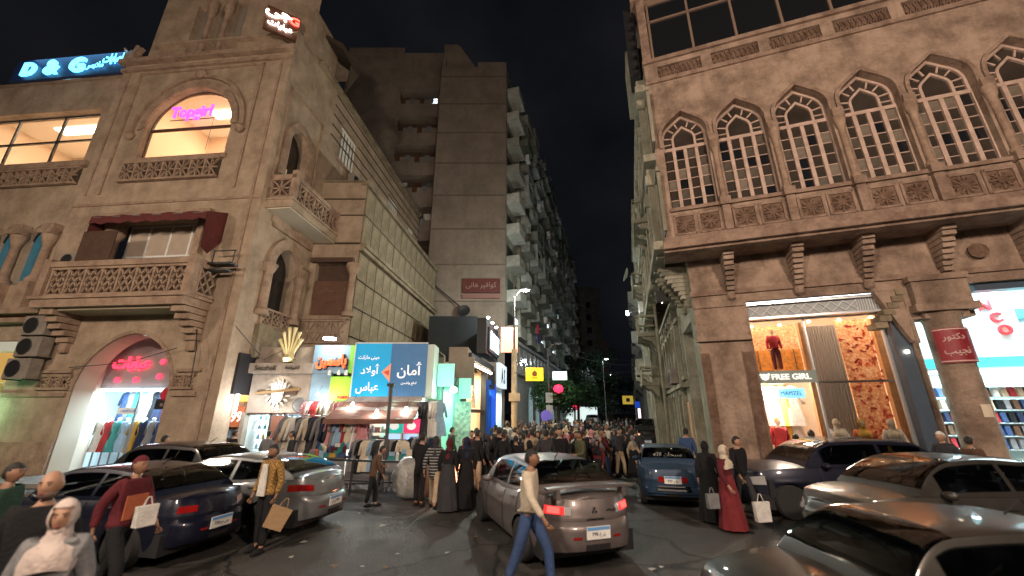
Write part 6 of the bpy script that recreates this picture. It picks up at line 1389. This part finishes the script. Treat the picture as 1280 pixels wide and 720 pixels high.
# ---------------------------------------------------------------- street furniture
def street_lamp(label, x, y, h, arm, col, power, bm, polem=None, on=True, group=None, size=.2):
    t = thing('street_lamp', label, 'street lamp', T(x,y,0), group); polem = polem or steel
    put('pole', MB().cyl((0,0,0),(0,0,h),.11,.06,10).cyl((0,0,0),(0,0,.6),.16,.14,10), polem, t, W[t])
    put('arm', MB().bar((0,0,h-.1),(arm[0]*.5,arm[1]*.5,h+.35),.07).bar((arm[0]*.5,arm[1]*.5,h+.35),(arm[0],arm[1],h+.4),.07), polem, t, W[t])
    put('lamp_head', MB().box(-.32,.32,-.14,.14,.0,.12), polem, t, T(x+arm[0],y+arm[1],h+.36)); put('lens', MB().lathe([(.16,0),(.13,-.06),(0,-.09)],12,sx=1.5), bm, t, T(x+arm[0],y+arm[1],h+.36))
    if on: lamp('POINT','street_light', T(x+arm[0],y+arm[1],h+.15), power, col, t, size)
    return t
polb = mat('beige_pole',(.36,.27,.17),.7,var=.3,vs=3)
SL = street_lamp('tall dark street lamp glowing white in front of the pale balconies', .15,26.0,10.0,(.75,-.2),(.92,1,.92),2600,bulb,mat('dark_post'))
put('pole_wrap', MB().cyl((0,0,0),(0,0,6.3),.20,.18,12), polb, SL, W[SL]); put('junction_box', MB().box(-.35,.35,-.3,-.1,3.0,3.5), polb, SL, W[SL])
ys_ = thing('yellow_sign', 'glowing yellow box sign with brown emblem beside the beige lamp pole', 'sign', T(1.35,24,4.5)); put('box', MB().box(-.52,.52,-.12,.12,-.38,.38), mat('yellow_glow',(.9,.62,.02),.5,emis=(1,.62,.0),es=1.2), ys_, W[ys_]); br_ = mat('brown_print',(.25,.07,.0),.6)
m = MB(); m.xf = T(0,-.13,.03) @ Matrix.Rotation(R(90),4,'X'); m.lathe([(.06,0),(.16,0),(.16,.01),(.06,.01)],14); m.lathe([(0,0),(.045,.005),(.0,.01)],8,c=(0,.17,0)); m.xf = None; m.box(-.15,.15,-.135,-.12,-.13,-.09); m.box(-.18,.18,-.135,-.12,-.25,-.19); put('emblem', m, br_, ys_, W[ys_]); put('bracket', MB().bar((-1.2,.3,.1),(-.5,0,.1),.05), black, ys_, W[ys_])
wl_ = thing('wall_lamp', 'bright cool lamp at the left corner of the yellow sign', 'lamp', T(.75,24,5.3)); put('lens', MB().lathe([(0,-.1),(.1,-.05),(.1,.05),(0,.1)],10), bulb, wl_, W[wl_]); put('arm', MB().bar((0,0,0),(-.5,1,0),.03), black, wl_, W[wl_]); lamp('POINT','wall_light', T(.75,23.8,5.2), 160, (.8,.95,1), wl_, .1)
L2 = street_lamp('slim unlit lamp pole with curved arm and small signs behind the crowd', 3.1,34,7.6,(.9,-.1),(1,1,1),0,steel,mat('dark_post'),on=False)
put('sign_box', MB().box(-.55,.65,-.1,.1,5.05,5.75), mat('white_lightbox',(.8,.9,.9),.5,emis=(.8,.95,1),es=1.3), L2, W[L2] @ T(.9,0,-.1)); put('plate', MB().box(-.3,.3,-.15,-.1,3.1,3.9).box(-.28,.28,-.15,-.1,2.2,2.9), steel, L2, W[L2])
rr_ = put('red_lantern', MB().lathe([(0,-.35),(.35,-.2),(.42,.05),(.3,.3),(0,.38)],12), mat('lantern_red',(.7,.02,.06),.5,emis=(1,.03,.10),es=2.2), None, T(3.9,34,4.2)); fin(rr_, None, T(3.9,34,4.2), 'upper glowing red lantern hanging beside the lamp pole over the street', 'lantern')
rr_ = dup(rr_, T(6.9,44,2.9), label='lower glowing red lantern farther along the street near the trees')
pr_ = thing('round_sign', 'round purple blue traffic sign on a post above the crowd', 'sign', T(2.45,29.5,0)); put('post', MB().cyl((0,0,0),(0,0,1.9),.035,n=8), steel, pr_, W[pr_]); put('disc', MB().lathe([(0,0),(.4,0),(.4,.03),(0,.03)],22), mat('sign_purple',(.10,.07,.38),.5,emis=(.10,.07,.35),es=.25), pr_, T(2.45,29.45,2.1) @ Matrix.Rotation(R(90),4,'X'))
street_lamp('far slender white street lamp before the dark trees', 14.2,62,10,(.6,0),(.8,.95,1),500,bulb)
street_lamp('distant street lamp at the far end of the street', 24,100,11,(.8,0),(1,.85,.65),900,bulb)
y2 = thing('yellow_sign', 'small yellow square sign hanging over the far end of the street', 'sign', T(19.9,70,4.4)); put('box', MB().box(-.9,.9,-.1,.1,-.7,.7), mat('yellow_dim',(.6,.45,.08),.5,emis=(.7,.45,.05),es=.5), y2, W[y2]); put('mark', MB().box(-.3,.3,-.14,-.1,-.3,.3), black, y2, W[y2]); put('post', MB().cyl((1.2,0,-4.4),(1.2,0,1),.1), steel, y2, W[y2])
bs_ = thing('distant_shop', 'distant brightly lit shop front with blue header at the right end of the street', 'shop', T(22.5,68,0)); put('window', MB().box(-1.6,1.6,0,.2,.2,3.0), mat('far_glow',(1,.9,.85),.5,emis=(1,.85,.85),es=1.6), bs_, W[bs_]); put('header', MB().box(-2,2,-.1,.2,3.1,4.1), mat('blue_panel'), bs_, W[bs_]); put('display', MB().box(-1.2,-.4,-.1,0,.2,2.2).box(.2,1,-.1,0,.2,1.9), mat('display_dark',(.3,.1,.15),.6), bs_, W[bs_])
v1 = put('distant_shop', MB().box(-2.5,2.5,0,.2,0,3.2), mat('far_white_glow',(.9,.95,.9),.5,emis=(.8,.95,.9),es=.9), None, T(11.2,66,0)); fin(v1, None, T(11.2,66,0), 'distant row of white lit shop fronts below the dark trees', 'shop')
for i, (a, b) in enumerate((((4.4,40,8.5),(17,40,7.5)),((7,52,8),(20,50,8.6)),((5,44,9.8),(17.5,44,8.3)),((9,60,9),(24,60,7)))):
    m = MB(); a, b = Vector(a), Vector(b)
    for k in range(12): p = a.lerp(b,k/12)-Vector((0,0,1.1*math.sin(math.pi*k/12))); q = a.lerp(b,(k+1)/12)-Vector((0,0,1.1*math.sin(math.pi*(k+1)/12))); m.bar(p,q,.035)
    put('cable', m, black, None, label='overhead cable sagging across the street', cat='cable', group='overhead cables across the street')
for i, (pts, lb) in enumerate((([(-12.5,15.1,6.2),(-12.0,14.9,4.6),(-11.9,14.9,3.2)],'loose cable running down the pier beside the arch'),([(-11.0,15.3,5.6),(-10.3,16.4,4.4),(-9.2,16.4,5.0)],'thin cable from the brown corner to the taupe shop'),([(-17.5,15.7,4.0),(-14.8,15.3,4.15),(-13.0,15.2,4.7)],'cable strung across the pointed ground arch'))):
    m = MB()
    for p, q in zip(pts, pts[1:]): m.bar(p,q,.025)
    put('cable', m, black, None, label=lb, cat='cable')

# ---------------------------------------------------------------- trees
def tree(label, x, y, h, r, n, seed, col, z0):
    rg = random.Random(seed); t = thing('street_tree', label, 'tree', T(x,y,0))
    m = MB().cyl((0,0,0),(.1,0,z0+.4),.16,.12,8)
    cl = []
    for k in range(9):
        a = rg.uniform(0,6.28); rr = r*rg.uniform(.3,.85); e = (rr*math.cos(a), rr*math.sin(a), z0+(h-z0)*rg.uniform(.15,.85)); m.cyl((.1,0,z0+.2),e,.07,.02,6); cl.append(Vector(e))
    put('trunk', m, mat('bark',(.07,.05,.035),.9), t, W[t])
    c = MB()
    for k in range(14): a = rg.uniform(0,6.28); rr = r*rg.random()**.5*.9; cl.append(Vector((rr*math.cos(a),rr*math.sin(a),rg.uniform(z0,h))))
    for k in range(n):
        b = rg.choice(cl); d = Vector((rg.gauss(0,1),rg.gauss(0,1),rg.gauss(0,.8))).normalized()*rg.random()**.5*r*.42; p = b+d; s_ = rg.uniform(.10,.20)*r/2
        u = Vector((rg.gauss(0,1),rg.gauss(0,1),rg.gauss(0,1))).normalized(); v_ = u.orthogonal().normalized(); c.add([p-u*s_,p+v_*s_*.5,p+u*s_,p-v_*s_*.5],[(0,1,2,3)])
    put('crown', c, mat('leaf_'+str(seed),col,.6,var=.5,vs=1.5), t, W[t]); return t
tree('rounded green street tree lit by shops beside the slim lamp pole', 4.0,36,5.2,2.0,3000,1,(.03,.085,.022),2.9)
tree('second smaller green tree behind the slim lamp pole', 6.4,40,5.0,1.9,2200,2,(.02,.05,.016),2.8)
tree('large dark tree filling the end of the street', 13.2,70,11.5,4.6,4200,3,(.014,.032,.014),2.5)
tree('dark tree left of the large one before the far flats', 9.4,62,8.5,3.2,2600,4,(.014,.03,.012),2.5)
tree('faint far tree near the small yellow sign', 23.5,86,10.5,4,2000,5,(.016,.03,.016),3)
tree('creeper like small tree growing on the grey right facade', 12.6,33.5,6.3,1.0,700,6,(.03,.06,.025),4.4)

# ---------------------------------------------------------------- cars in place
def heading(x, y, hx, hy): return T(x,y,0) @ RZ(math.degrees(math.atan2(hx,-hy)))
pm_ = lambda n, c, **k: mat('paint_'+n, c, .38, .4, coat=.6, var=.22, vs=3, bump=.03, bs=8, **k)
def place(cx, cy, hx, hy): return heading(cx, cy, hx, hy)
h_ = Vector((-.32,.947)); rc = Vector((1.30,6.78))   # rear centre
c_ = rc+h_*2.28
car('parked_sedan', 'silver mauve sedan with lit red tail lights and boot spoiler at the centre', pm_('mauve',(.16,.135,.132)), place(c_.x,c_.y,h_.x,h_.y), L=4.57, Wd=1.88, H=1.50, wb=2.64, g=(-1.0,-.30,.95,1.72), trunk=1.06, tail=1.0, rearlit=True, spoiler=True, badge=True, plate='ن ع ٤٧٢')
h_ = Vector((.27,.963)); c_ = Vector((4.0,10.75))+h_*2.0
car('old_sedan', 'old faded blue boxy sedan with chrome bumper seen from behind', mat('paint_oldblue',(.022,.05,.10),.45,.2,coat=.4,var=.25,vs=3), place(c_.x,c_.y,h_.x,h_.y), L=4.05, Wd=1.60, H=1.42, wb=2.42, g=(-.85,-.45,.85,1.32), trunk=.96, tail=.93, hood=.90, belt=.90, nose=.8, old=True, plate='ط ر ٧١٣', script='سبحان الله')
h_ = Vector((-.98,.20)).normalized(); n_ = Vector((.2,.98)); c_ = Vector((-3.72,9.20))+h_*2.3
car('parked_sedan', 'modern silver grey sedan parked side on behind the man in the checked shirt', pm_('silver',(.17,.18,.19)), place(c_.x,c_.y,h_.x,h_.y), L=4.6, Wd=1.80, H=1.45, wb=2.70, g=(-1.05,-.25,.85,1.85), trunk=1.06, tail=.98, taillen=.55)
c_ = Vector((-4.95,7.55))+h_*2.2
car('parked_sedan', 'dark navy blue sedan with grey alloy wheels in the left foreground', pm_('navy',(.005,.007,.022)), place(c_.x,c_.y,h_.x,h_.y), L=4.4, Wd=1.74, H=1.42, wb=2.56, g=(-.98,-.30,.85,1.55), trunk=.98, tail=.95, taillen=.22, plate='س م ٥٨٢')
c_ = Vector((-8.4,10.6)); car('parked_hatchback', 'black car whose roof shows behind the navy sedan', pm_('black',(.012,.012,.014)), place(c_.x,c_.y,h_.x,h_.y), L=4.4, Wd=1.75, H=1.62, wb=2.6, g=(-1.0,-.30,1.1,1.75), trunk=1.05, tail=1.0)
car('parked_suv', 'black blue sport utility car with roof rails by the glass clothing shop', pm_('blueblack',(.010,.012,.028)), place(5.5+2.35,10.7,-.995,.06), L=4.7, Wd=1.88, H=1.70, wb=2.85, g=(-1.0,-.15,1.5,2.15), hood=1.08, belt=1.08, trunk=1.15, nose=.88, tail=1.05, wr=.36, roofrails=True)
car('parked_sedan', 'dark beige grey sedan with reflecting windscreen in the right foreground', pm_('beige',(.05,.047,.042)), place(5.35+2.3,7.85,-.998,-.03), L=4.6, Wd=1.8, H=1.58, wb=2.7, g=(-1.15,-.2,.95,1.8), hood=1.0, belt=1.0, trunk=1.08, nose=.80)
car('passing_car', 'grey brown car passing close to the camera at the bottom right', pm_('greybrown',(.028,.025,.022)), place(1.75+2.2,4.25,-.997,.04), L=4.4, Wd=1.76, H=1.40, wb=2.6, g=(-1.0,-.30,.9,1.6), hood=.86, belt=.88, trunk=.98, nose=.62)
car('pickup_van', 'dark van standing in the crowd near the right facades', pm_('black',(.012,.012,.014)), place(9.3,29,.27,.96), L=4.6, Wd=1.8, H=1.95, wb=2.7, g=(-1.4,-.7,1.8,2.2), hood=1.0, belt=1.05, trunk=1.2)
car('pickup_van', 'white van far along the street beyond the crowd', pm_('white',(.6,.62,.62)), place(10.8,55,.27,.96), L=4.8, Wd=1.9, H=2.1, wb=2.8, g=(-1.6,-.9,2.0,2.3), hood=1.05, belt=1.1, trunk=1.2)

# ---------------------------------------------------------------- people
def at(x, y, face): return T(x,y,0) @ RZ(face)      # face 0 = towards the camera, 180 = away
plaid = mat('checked_shirt',(.35,.2,.05),.9); t_ = plaid.node_tree; b_ = t_.nodes['Principled BSDF']; tc_ = t_.nodes.new('ShaderNodeTexCoord')
ck1 = t_.nodes.new('ShaderNodeTexChecker'); ck1.inputs['Scale'].default_value = 34; ck1.inputs['Color1'].default_value = (.42,.23,.05,1); ck1.inputs['Color2'].default_value = (.09,.06,.03,1); t_.links.new(tc_.outputs['Object'],ck1.inputs['Vector']); t_.links.new(ck1.outputs['Color'],b_.inputs['Base Color'])
stripe = mat('striped_shirt',(.35,.2,.05),.9); t_ = stripe.node_tree; b_ = t_.nodes['Principled BSDF']; tc_ = t_.nodes.new('ShaderNodeTexCoord'); wv = t_.nodes.new('ShaderNodeTexWave'); wv.bands_direction = 'Z'; wv.inputs['Scale'].default_value = 4.5; rr2 = t_.nodes.new('ShaderNodeValToRGB'); rr2.color_ramp.elements[0].position = .75; rr2.color_ramp.elements[1].position = .85; rr2.color_ramp.elements[0].color = (.02,.02,.022,1); rr2.color_ramp.elements[1].color = (.32,.32,.32,1)
t_.links.new(tc_.outputs['Object'],wv.inputs['Vector']); t_.links.new(wv.outputs['Fac'],rr2.inputs['Fac']); t_.links.new(rr2.outputs['Color'],b_.inputs['Base Color'])
stand = kit(0,'down'); walkA = kit(1,'down'); walkB = kit(-1,'down'); carry = kit(.2,'carry'); phone = kit(.4,'phone')
nst = kit(.15,'down',near=True); nwalk = kit(.9,'down',near=True,lean=.3); nwalkR = kit(-.9,'down',near=True,lean=.4); nbig = kit(0,'down',1.12,near=True,yaw=-20)
pl1 = person('man in yellow and black checked overshirt over a white shirt holding a paper bag', at(-4.4,7.85,-18), nst, 'jacket','black','black', h=1.73, near=True, tops=plaid, skin=skinB)
put('shirt_front', MB().prism([(-.05,1.42),(.05,1.42),(.075,1.2),(.085,.90),(-.085,.90),(-.075,1.2)],-.158,-.135), cloth('white',C['white']), pl1, W[pl1])
put('beard', MB().lathe([(0,-.035),(.05,-.02),(.06,.02),(.0,.035)],10,c=(0,-.075,1.54),sx=1,sy=.6), hairM, pl1, W[pl1], smooth='all')
def bag(M, label, m_, s=1, kind='shopping_bag'):
    t = thing(kind, label, 'bag', M); put('pouch', MB().add([(-.13*s,-.05,0),(.13*s,-.05,0),(.13*s,.05,0),(-.13*s,.05,0),(-.15*s,-.03,.3*s),(.15*s,-.03,.3*s),(.15*s,.03,.3*s),(-.15*s,.03,.3*s)],[(0,3,2,1),(4,5,6,7),(0,1,5,4),(1,2,6,5),(2,3,7,6),(3,0,4,7)]), m_, t, M)
    put('handle', MB().bar((-.06*s,0,.3*s),(-.02*s,0,.42*s),.012).bar((.06*s,0,.3*s),(.02*s,0,.42*s),.012).bar((-.02*s,0,.42*s),(.02*s,0,.42*s),.012), m_, t, M); return t
bag(at(-4.14,7.68,30) @ T(0,0,.40) @ Matrix.Rotation(R(22),4,'Y'), 'crumpled brown paper bag carried by the man in the checked overshirt', mat('kraft_paper',(.30,.19,.10),.8,bump=.5,bs=15), 1.15)
person('blurry man in white long sleeved shirt and blue jeans walking before the silver mauve car', at(.24,6.25,75), nwalk, 'shirt','cream','blue', h=1.78, near=True, skin=skinB)
rd = person('person in dark red jacket and orange top walking past the navy car', at(-5.05,5.75,80), nwalkR, 'jacket','maroon','black','cap','maroon',h=1.74, near=True, skin=skinB)
put('orange_panel', MB().box(-.13,.13,-.16,-.145,1.0,1.28), cloth('orange',C['orange']), rd, W[rd])
bag(at(-4.72,5.7,70) @ T(0,0,.92), 'white carrier bag under the arm of the person in dark red', cloth('white',C['white']), .8)
bm1 = person('bald man in black jacket in the left foreground with face turned right', at(-4.25,4.0,40), nbig, 'jacket','black','black',head='none',h=1.78, near=True)
put('stubble', MB().lathe([(0,-.045),(.055,-.03),(.066,.01),(.0,.03)],12,c=(nbig['hc'][0],nbig['hc'][1]-.03,1.545),sx=1,sy=1), mat('stubble',(.10,.06,.045),.7), bm1, W[bm1] @ Matrix.Diagonal((1.035,1.035,1.035,1)), smooth='all')
person('woman in pale grey headscarf looking ahead at the bottom left corner', at(-3.48,3.45,22), kit(.2,'down',near=True,yaw=10), 'robe','grey','charcoal','scarf','shell',h=1.64, near=True)
person('man in dark green top standing at the left picture edge', at(-6.2,5.3,100), nwalk, 'jacket','green','black',h=1.70, near=True, skin=skinB)
person('man in black clothes half cut by the left picture edge', at(-6.9,5.15,60), nst, 'jacket','black','black',h=1.66, near=True)
person('person in dark blue behind the black car by the bright arch', at(-10.2,12.3,150), stand, 'jacket','navy','black',h=1.66)
person('woman in dark red robe and cream headscarf walking beside the black clad figure', at(4.55,9.15,35), kit(.5,'down',near=True), 'robe','maroon','wine','scarf','cream',h=1.62, near=True)
person('figure in full black robe and headscarf behind the woman in red', at(4.45,9.75,160), kit(.3,'down',near=True), 'robe','black','black','scarf','black',h=1.66, near=True)
person('young man in dark suit jacket walking beside the plinth of the arcade', at(5.35,10.05,20), kit(.6,'down',near=True,yaw=25), 'jacket','black','charcoal',h=1.76, near=True)
bag(at(5.1,9.0,10) @ T(0,0,.2), 'white plastic bag hanging low beside the woman in red', cloth('white',C['white']), 1.2)
bag(at(4.1,8.95,10) @ T(0,0,.45), 'pale handbag carried by the figure in black robe', cloth('grey',C['grey']), .9)
person('man in blue grey shirt standing at the clothing shop entrance', RG @ T(2.45,-.1,.13) @ RZ(170), stand, 'shirt','sky','charcoal',h=1.72)
person('woman in pale checked coat beside the shop entrance', RG @ T(2.0,-.35,.13) @ RZ(150), stand, 'coat','grey','black','hair',h=1.62)
person('man in blue jacket just behind the stone plinth', RG @ T(-.7,.3,.13) @ RZ(160), stand, 'jacket','blue','black',h=1.72)
person('person in white cap passing in front of the blue pilaster', RG @ T(4.85,-.8,.13) @ RZ(-60), walkA, 'jacket','charcoal','black','cap','white',h=1.74)
person('person with brown hair behind the black car left of the stone column', RG @ T(5.35,-.75,.13) @ RZ(120), stand, 'jacket','brown','black',h=1.64)
person('person in mustard cap right of the stone column', RG @ T(6.55,-.8,.13) @ RZ(-50), stand, 'jacket','beige','black','cap','brown',h=1.70)
# the group at the market
person('tall man in black jacket and trousers nearest the market tables', at(-2.42,11.3,165), carry, 'coat','black','black',h=1.78)
person('woman in striped dark coat with her back turned in the market group', at(-1.98,10.95,178), walkA, 'coat','black','beige','scarf','charcoal',h=1.70, tops=stripe)
person('woman in long black robe with dark red headscarf in the market group', at(-1.60,10.75,170), stand, 'robe','black','charcoal','scarf','maroon',h=1.66)
person('woman in black robe and blue black headscarf at the right of the market group', at(-1.18,11.0,190), stand, 'robe','black','black','scarf','navy',h=1.68)
person('child in brown coat bending beside the silver grey car', at(-3.62,11.2,120), kit(.5,'carry',lean=2), 'coat','brown','black',h=1.45)
person('child in orange top between the market group and the mauve car', at(-1.1,11.9,100), stand, 'shirt','orange','grey',h=1.15)
person('man in dark suit standing alone at the street shops', at(-1.22,14.2,150), stand, 'coat','navy','black',h=1.80)
person('man in green sweater and pale trousers by the warm lit shop', at(-2.35,16.2,120), phone, 'shirt','green','white',h=1.76)
person('man in black jacket seated height on the pavement before the bargain shop', at(-9.9,14.9,150), stand, 'jacket','black','black',h=1.70)
person('man in grey jacket entering the taupe shop', at(-8.9,15.3,180), stand, 'jacket','grey','black',h=1.66)
person('man in black shirt beside the rail of robes', at(-7.5,14.3,-60), stand, 'shirt','charcoal','black',h=1.70)
person('woman in pale scarf browsing goods under the awning', at(-5.2,15.3,150), stand, 'robe','grey','black','scarf','grey',h=1.60)
# framed glow panel added for the red-orange light at the group's feet
hl_ = thing('lightbox', 'added glowing orange heater behind the legs of the market group', 'lightbox', T(-1.52,11.75,0)); put('glow_panel', MB().box(-.14,.14,-.03,.03,.25,.95), mat('lightbox_glow',(1,.6,.4),.5,emis=(1,.42,.22),es=5), hl_, W[hl_]); put('frame', MB().box(-.2,.2,.0,.08,.1,.2).box(-.2,-.15,-.04,.08,.1,1).box(.15,.2,-.04,.08,.1,1), black, hl_, W[hl_])
lamp('POINT','lightbox_light', T(-1.5,11.4,.6), 14, (1,.4,.2), hl_, .1)
# crowd filling the street
kits = [stand,walkA,walkB,carry,phone]; rp_ = random.Random(21); placed = []
tops_ = ['black','black','charcoal','charcoal','black','black','charcoal','navy','black','black','charcoal','brown','grey','maroon','olive','black','beige','black','navy','black','charcoal','white']
def zone(x, y, l, r_):
    q = (x-l)/(r_-l); return ('in the front rows' if y < 16 else 'in the middle' if y < 26 else 'far back')+' of the crowd, '+('left side' if q < .33 else 'centre' if q < .67 else 'right side')
def crowd(n, y0, y1):
    k = 0; tries = 0
    while k < n and tries < 6000:
        tries += 1; y = y0+(y1-y0)*rp_.random()**1.3; l = -2.0+.135*(y-13.5)+.3; r_ = 4.7+.2916*(y-12.3)-1.0 if y > 13.6 else 2.9
        x = rp_.uniform(l, r_)
        if y < 12.9 and (x > 2.3 or x < -.4): continue
        if x-(-1.0)+(y-12.4)*.0 < -.2 and y < 13.4: continue
        if abs(x-9.3-(y-29)*.28) < 1.4 and abs(y-29) < 3.1: continue
        if 3.0 < x < 5.6 and y < 15.5: continue
        if any((x-a)**2+(y-b)**2 < .17 for a, b in placed): continue
        placed.append((x,y)); k += 1
        fem = rp_.random() < .5; tc1 = rp_.choice(tops_); hc1 = rp_.choice(['black','charcoal','grey','black','cream','navy','maroon','black','beige','charcoal','pink']); away = rp_.random() < .6; f = (180 if away else 0)+rp_.uniform(-75,75)
        hh = rp_.uniform(1.46,1.70) if fem else rp_.uniform(1.60,1.88)
        if rp_.random() < .06: hh = rp_.uniform(1.1,1.35)
        if fem:
            lab = 'woman in %s robe with %s headscarf %s' % (tc1,hc1,zone(x,y,l,r_)); K = rp_.choice(kits[:4])
            person(lab, at(x,y,f), K, 'robe', tc1, 'black' if rp_.random()<.75 else 'charcoal', 'scarf', hc1, hh, 'pedestrians crowding the street', skinA if rp_.random()<.6 else skinB)
        else:
            lc = rp_.choice(['black','charcoal','navy','blue','grey','beige']); tk = rp_.choice(['jacket','shirt','coat'])
            lab = 'man in %s %s and %s trousers %s' % (tc1,tk,lc,zone(x,y,l,r_))
            person(lab, at(x,y,f), rp_.choice(kits), tk, tc1, lc, 'hair', 'black', hh, 'pedestrians crowding the street', skinA if rp_.random()<.5 else skinB)
crowd(34, 12.4, 14.2); crowd(56, 13.5, 19); crowd(90, 18, 32); crowd(56, 30, 56)

lr_ = random.Random(4); scr = MB().add([(-.06,-.04,0),(.05,-.05,.012),(.07,.03,.004),(-.03,.05,.02)],[(0,1,2),(0,2,3)]).mesh()
for k in range(26):
    x, y = lr_.uniform(-4,3), lr_.uniform(6.5,13); o = put('paper_scrap', scr, [mat('scrap_pale',(.4,.38,.34),.8),mat('scrap_brown',(.16,.11,.07),.8)][k%2], None, T(x,y,.004) @ RZ(lr_.uniform(0,360)) @ Matrix.Diagonal((lr_.uniform(.5,1.3),)*3+(1,)), label='%s scrap of litter lying on the asphalt' % ['pale','brown'][k%2], cat='litter', group='litter scraps on the asphalt')
# ---------------------------------------------------------------- street lamps of the square behind the camera light the facades
street_lamp('sodium street lamp on the square left behind the camera', -7,-5,10,(.8,.6),(1,.80,.62),7600,sodium,size=.6,group='sodium lamps of the square')
street_lamp('sodium street lamp on the square right behind the camera', 6,-6,10,(.8,.6),(1,.77,.60),7800,sodium,size=.6,group='sodium lamps of the square')
street_lamp('sodium street lamp at the left side of the square', -20,3,9,(.8,.6),(1,.80,.62),2600,sodium,size=.6,group='sodium lamps of the square')
fl3 = thing('flood_lamp', 'added dark housed floodlight on the side wall of the arcade aimed across the street', 'lamp', RGS @ T(-2.2,-.7,6.55))
FM = RGS @ T(-2.2,-.7,6.55); put('housing', MB().box(-.25,.25,-.0,.25,-.2,.2).box(.2,.26,-.25,.25,-.22,.22).box(-.25,.25,-.25,.2,.2,.24), black, fl3, FM); put('lens', MB().box(-.18,.18,-.03,-.01,-.15,.15), warmbulb, fl3, FM); put('arm', MB().bar((0,.2,0),(0,.7,.1),.06), black, fl3, FM)  # added source for the left facades; housing hides its lens from the camera
lamp('SPOT','flood_light', FM @ T(0,-.3,0) @ RZ(-12) @ Matrix.Rotation(R(-97),4,'X') @ RZ(0), 1700, (1,.87,.62), fl3, .15, spot_size=R(150), spot_blend=.6)
wl2 = thing('wall_lamp', 'small white lamp fixed high on the grey right facades', 'lamp', RS @ T(-22,-1.2,10.5)); put('lens', MB().box(-.25,.25,-.1,.1,-.15,.15), bulb, wl2, W[wl2]); put('arm', MB().bar((0,0,0),(0,1.2,.2),.05), steel, wl2, W[wl2]); lamp('POINT','wall_light', RS @ T(-22,-1.5,10.3), 220, (.92,1,.85), wl2, .2)
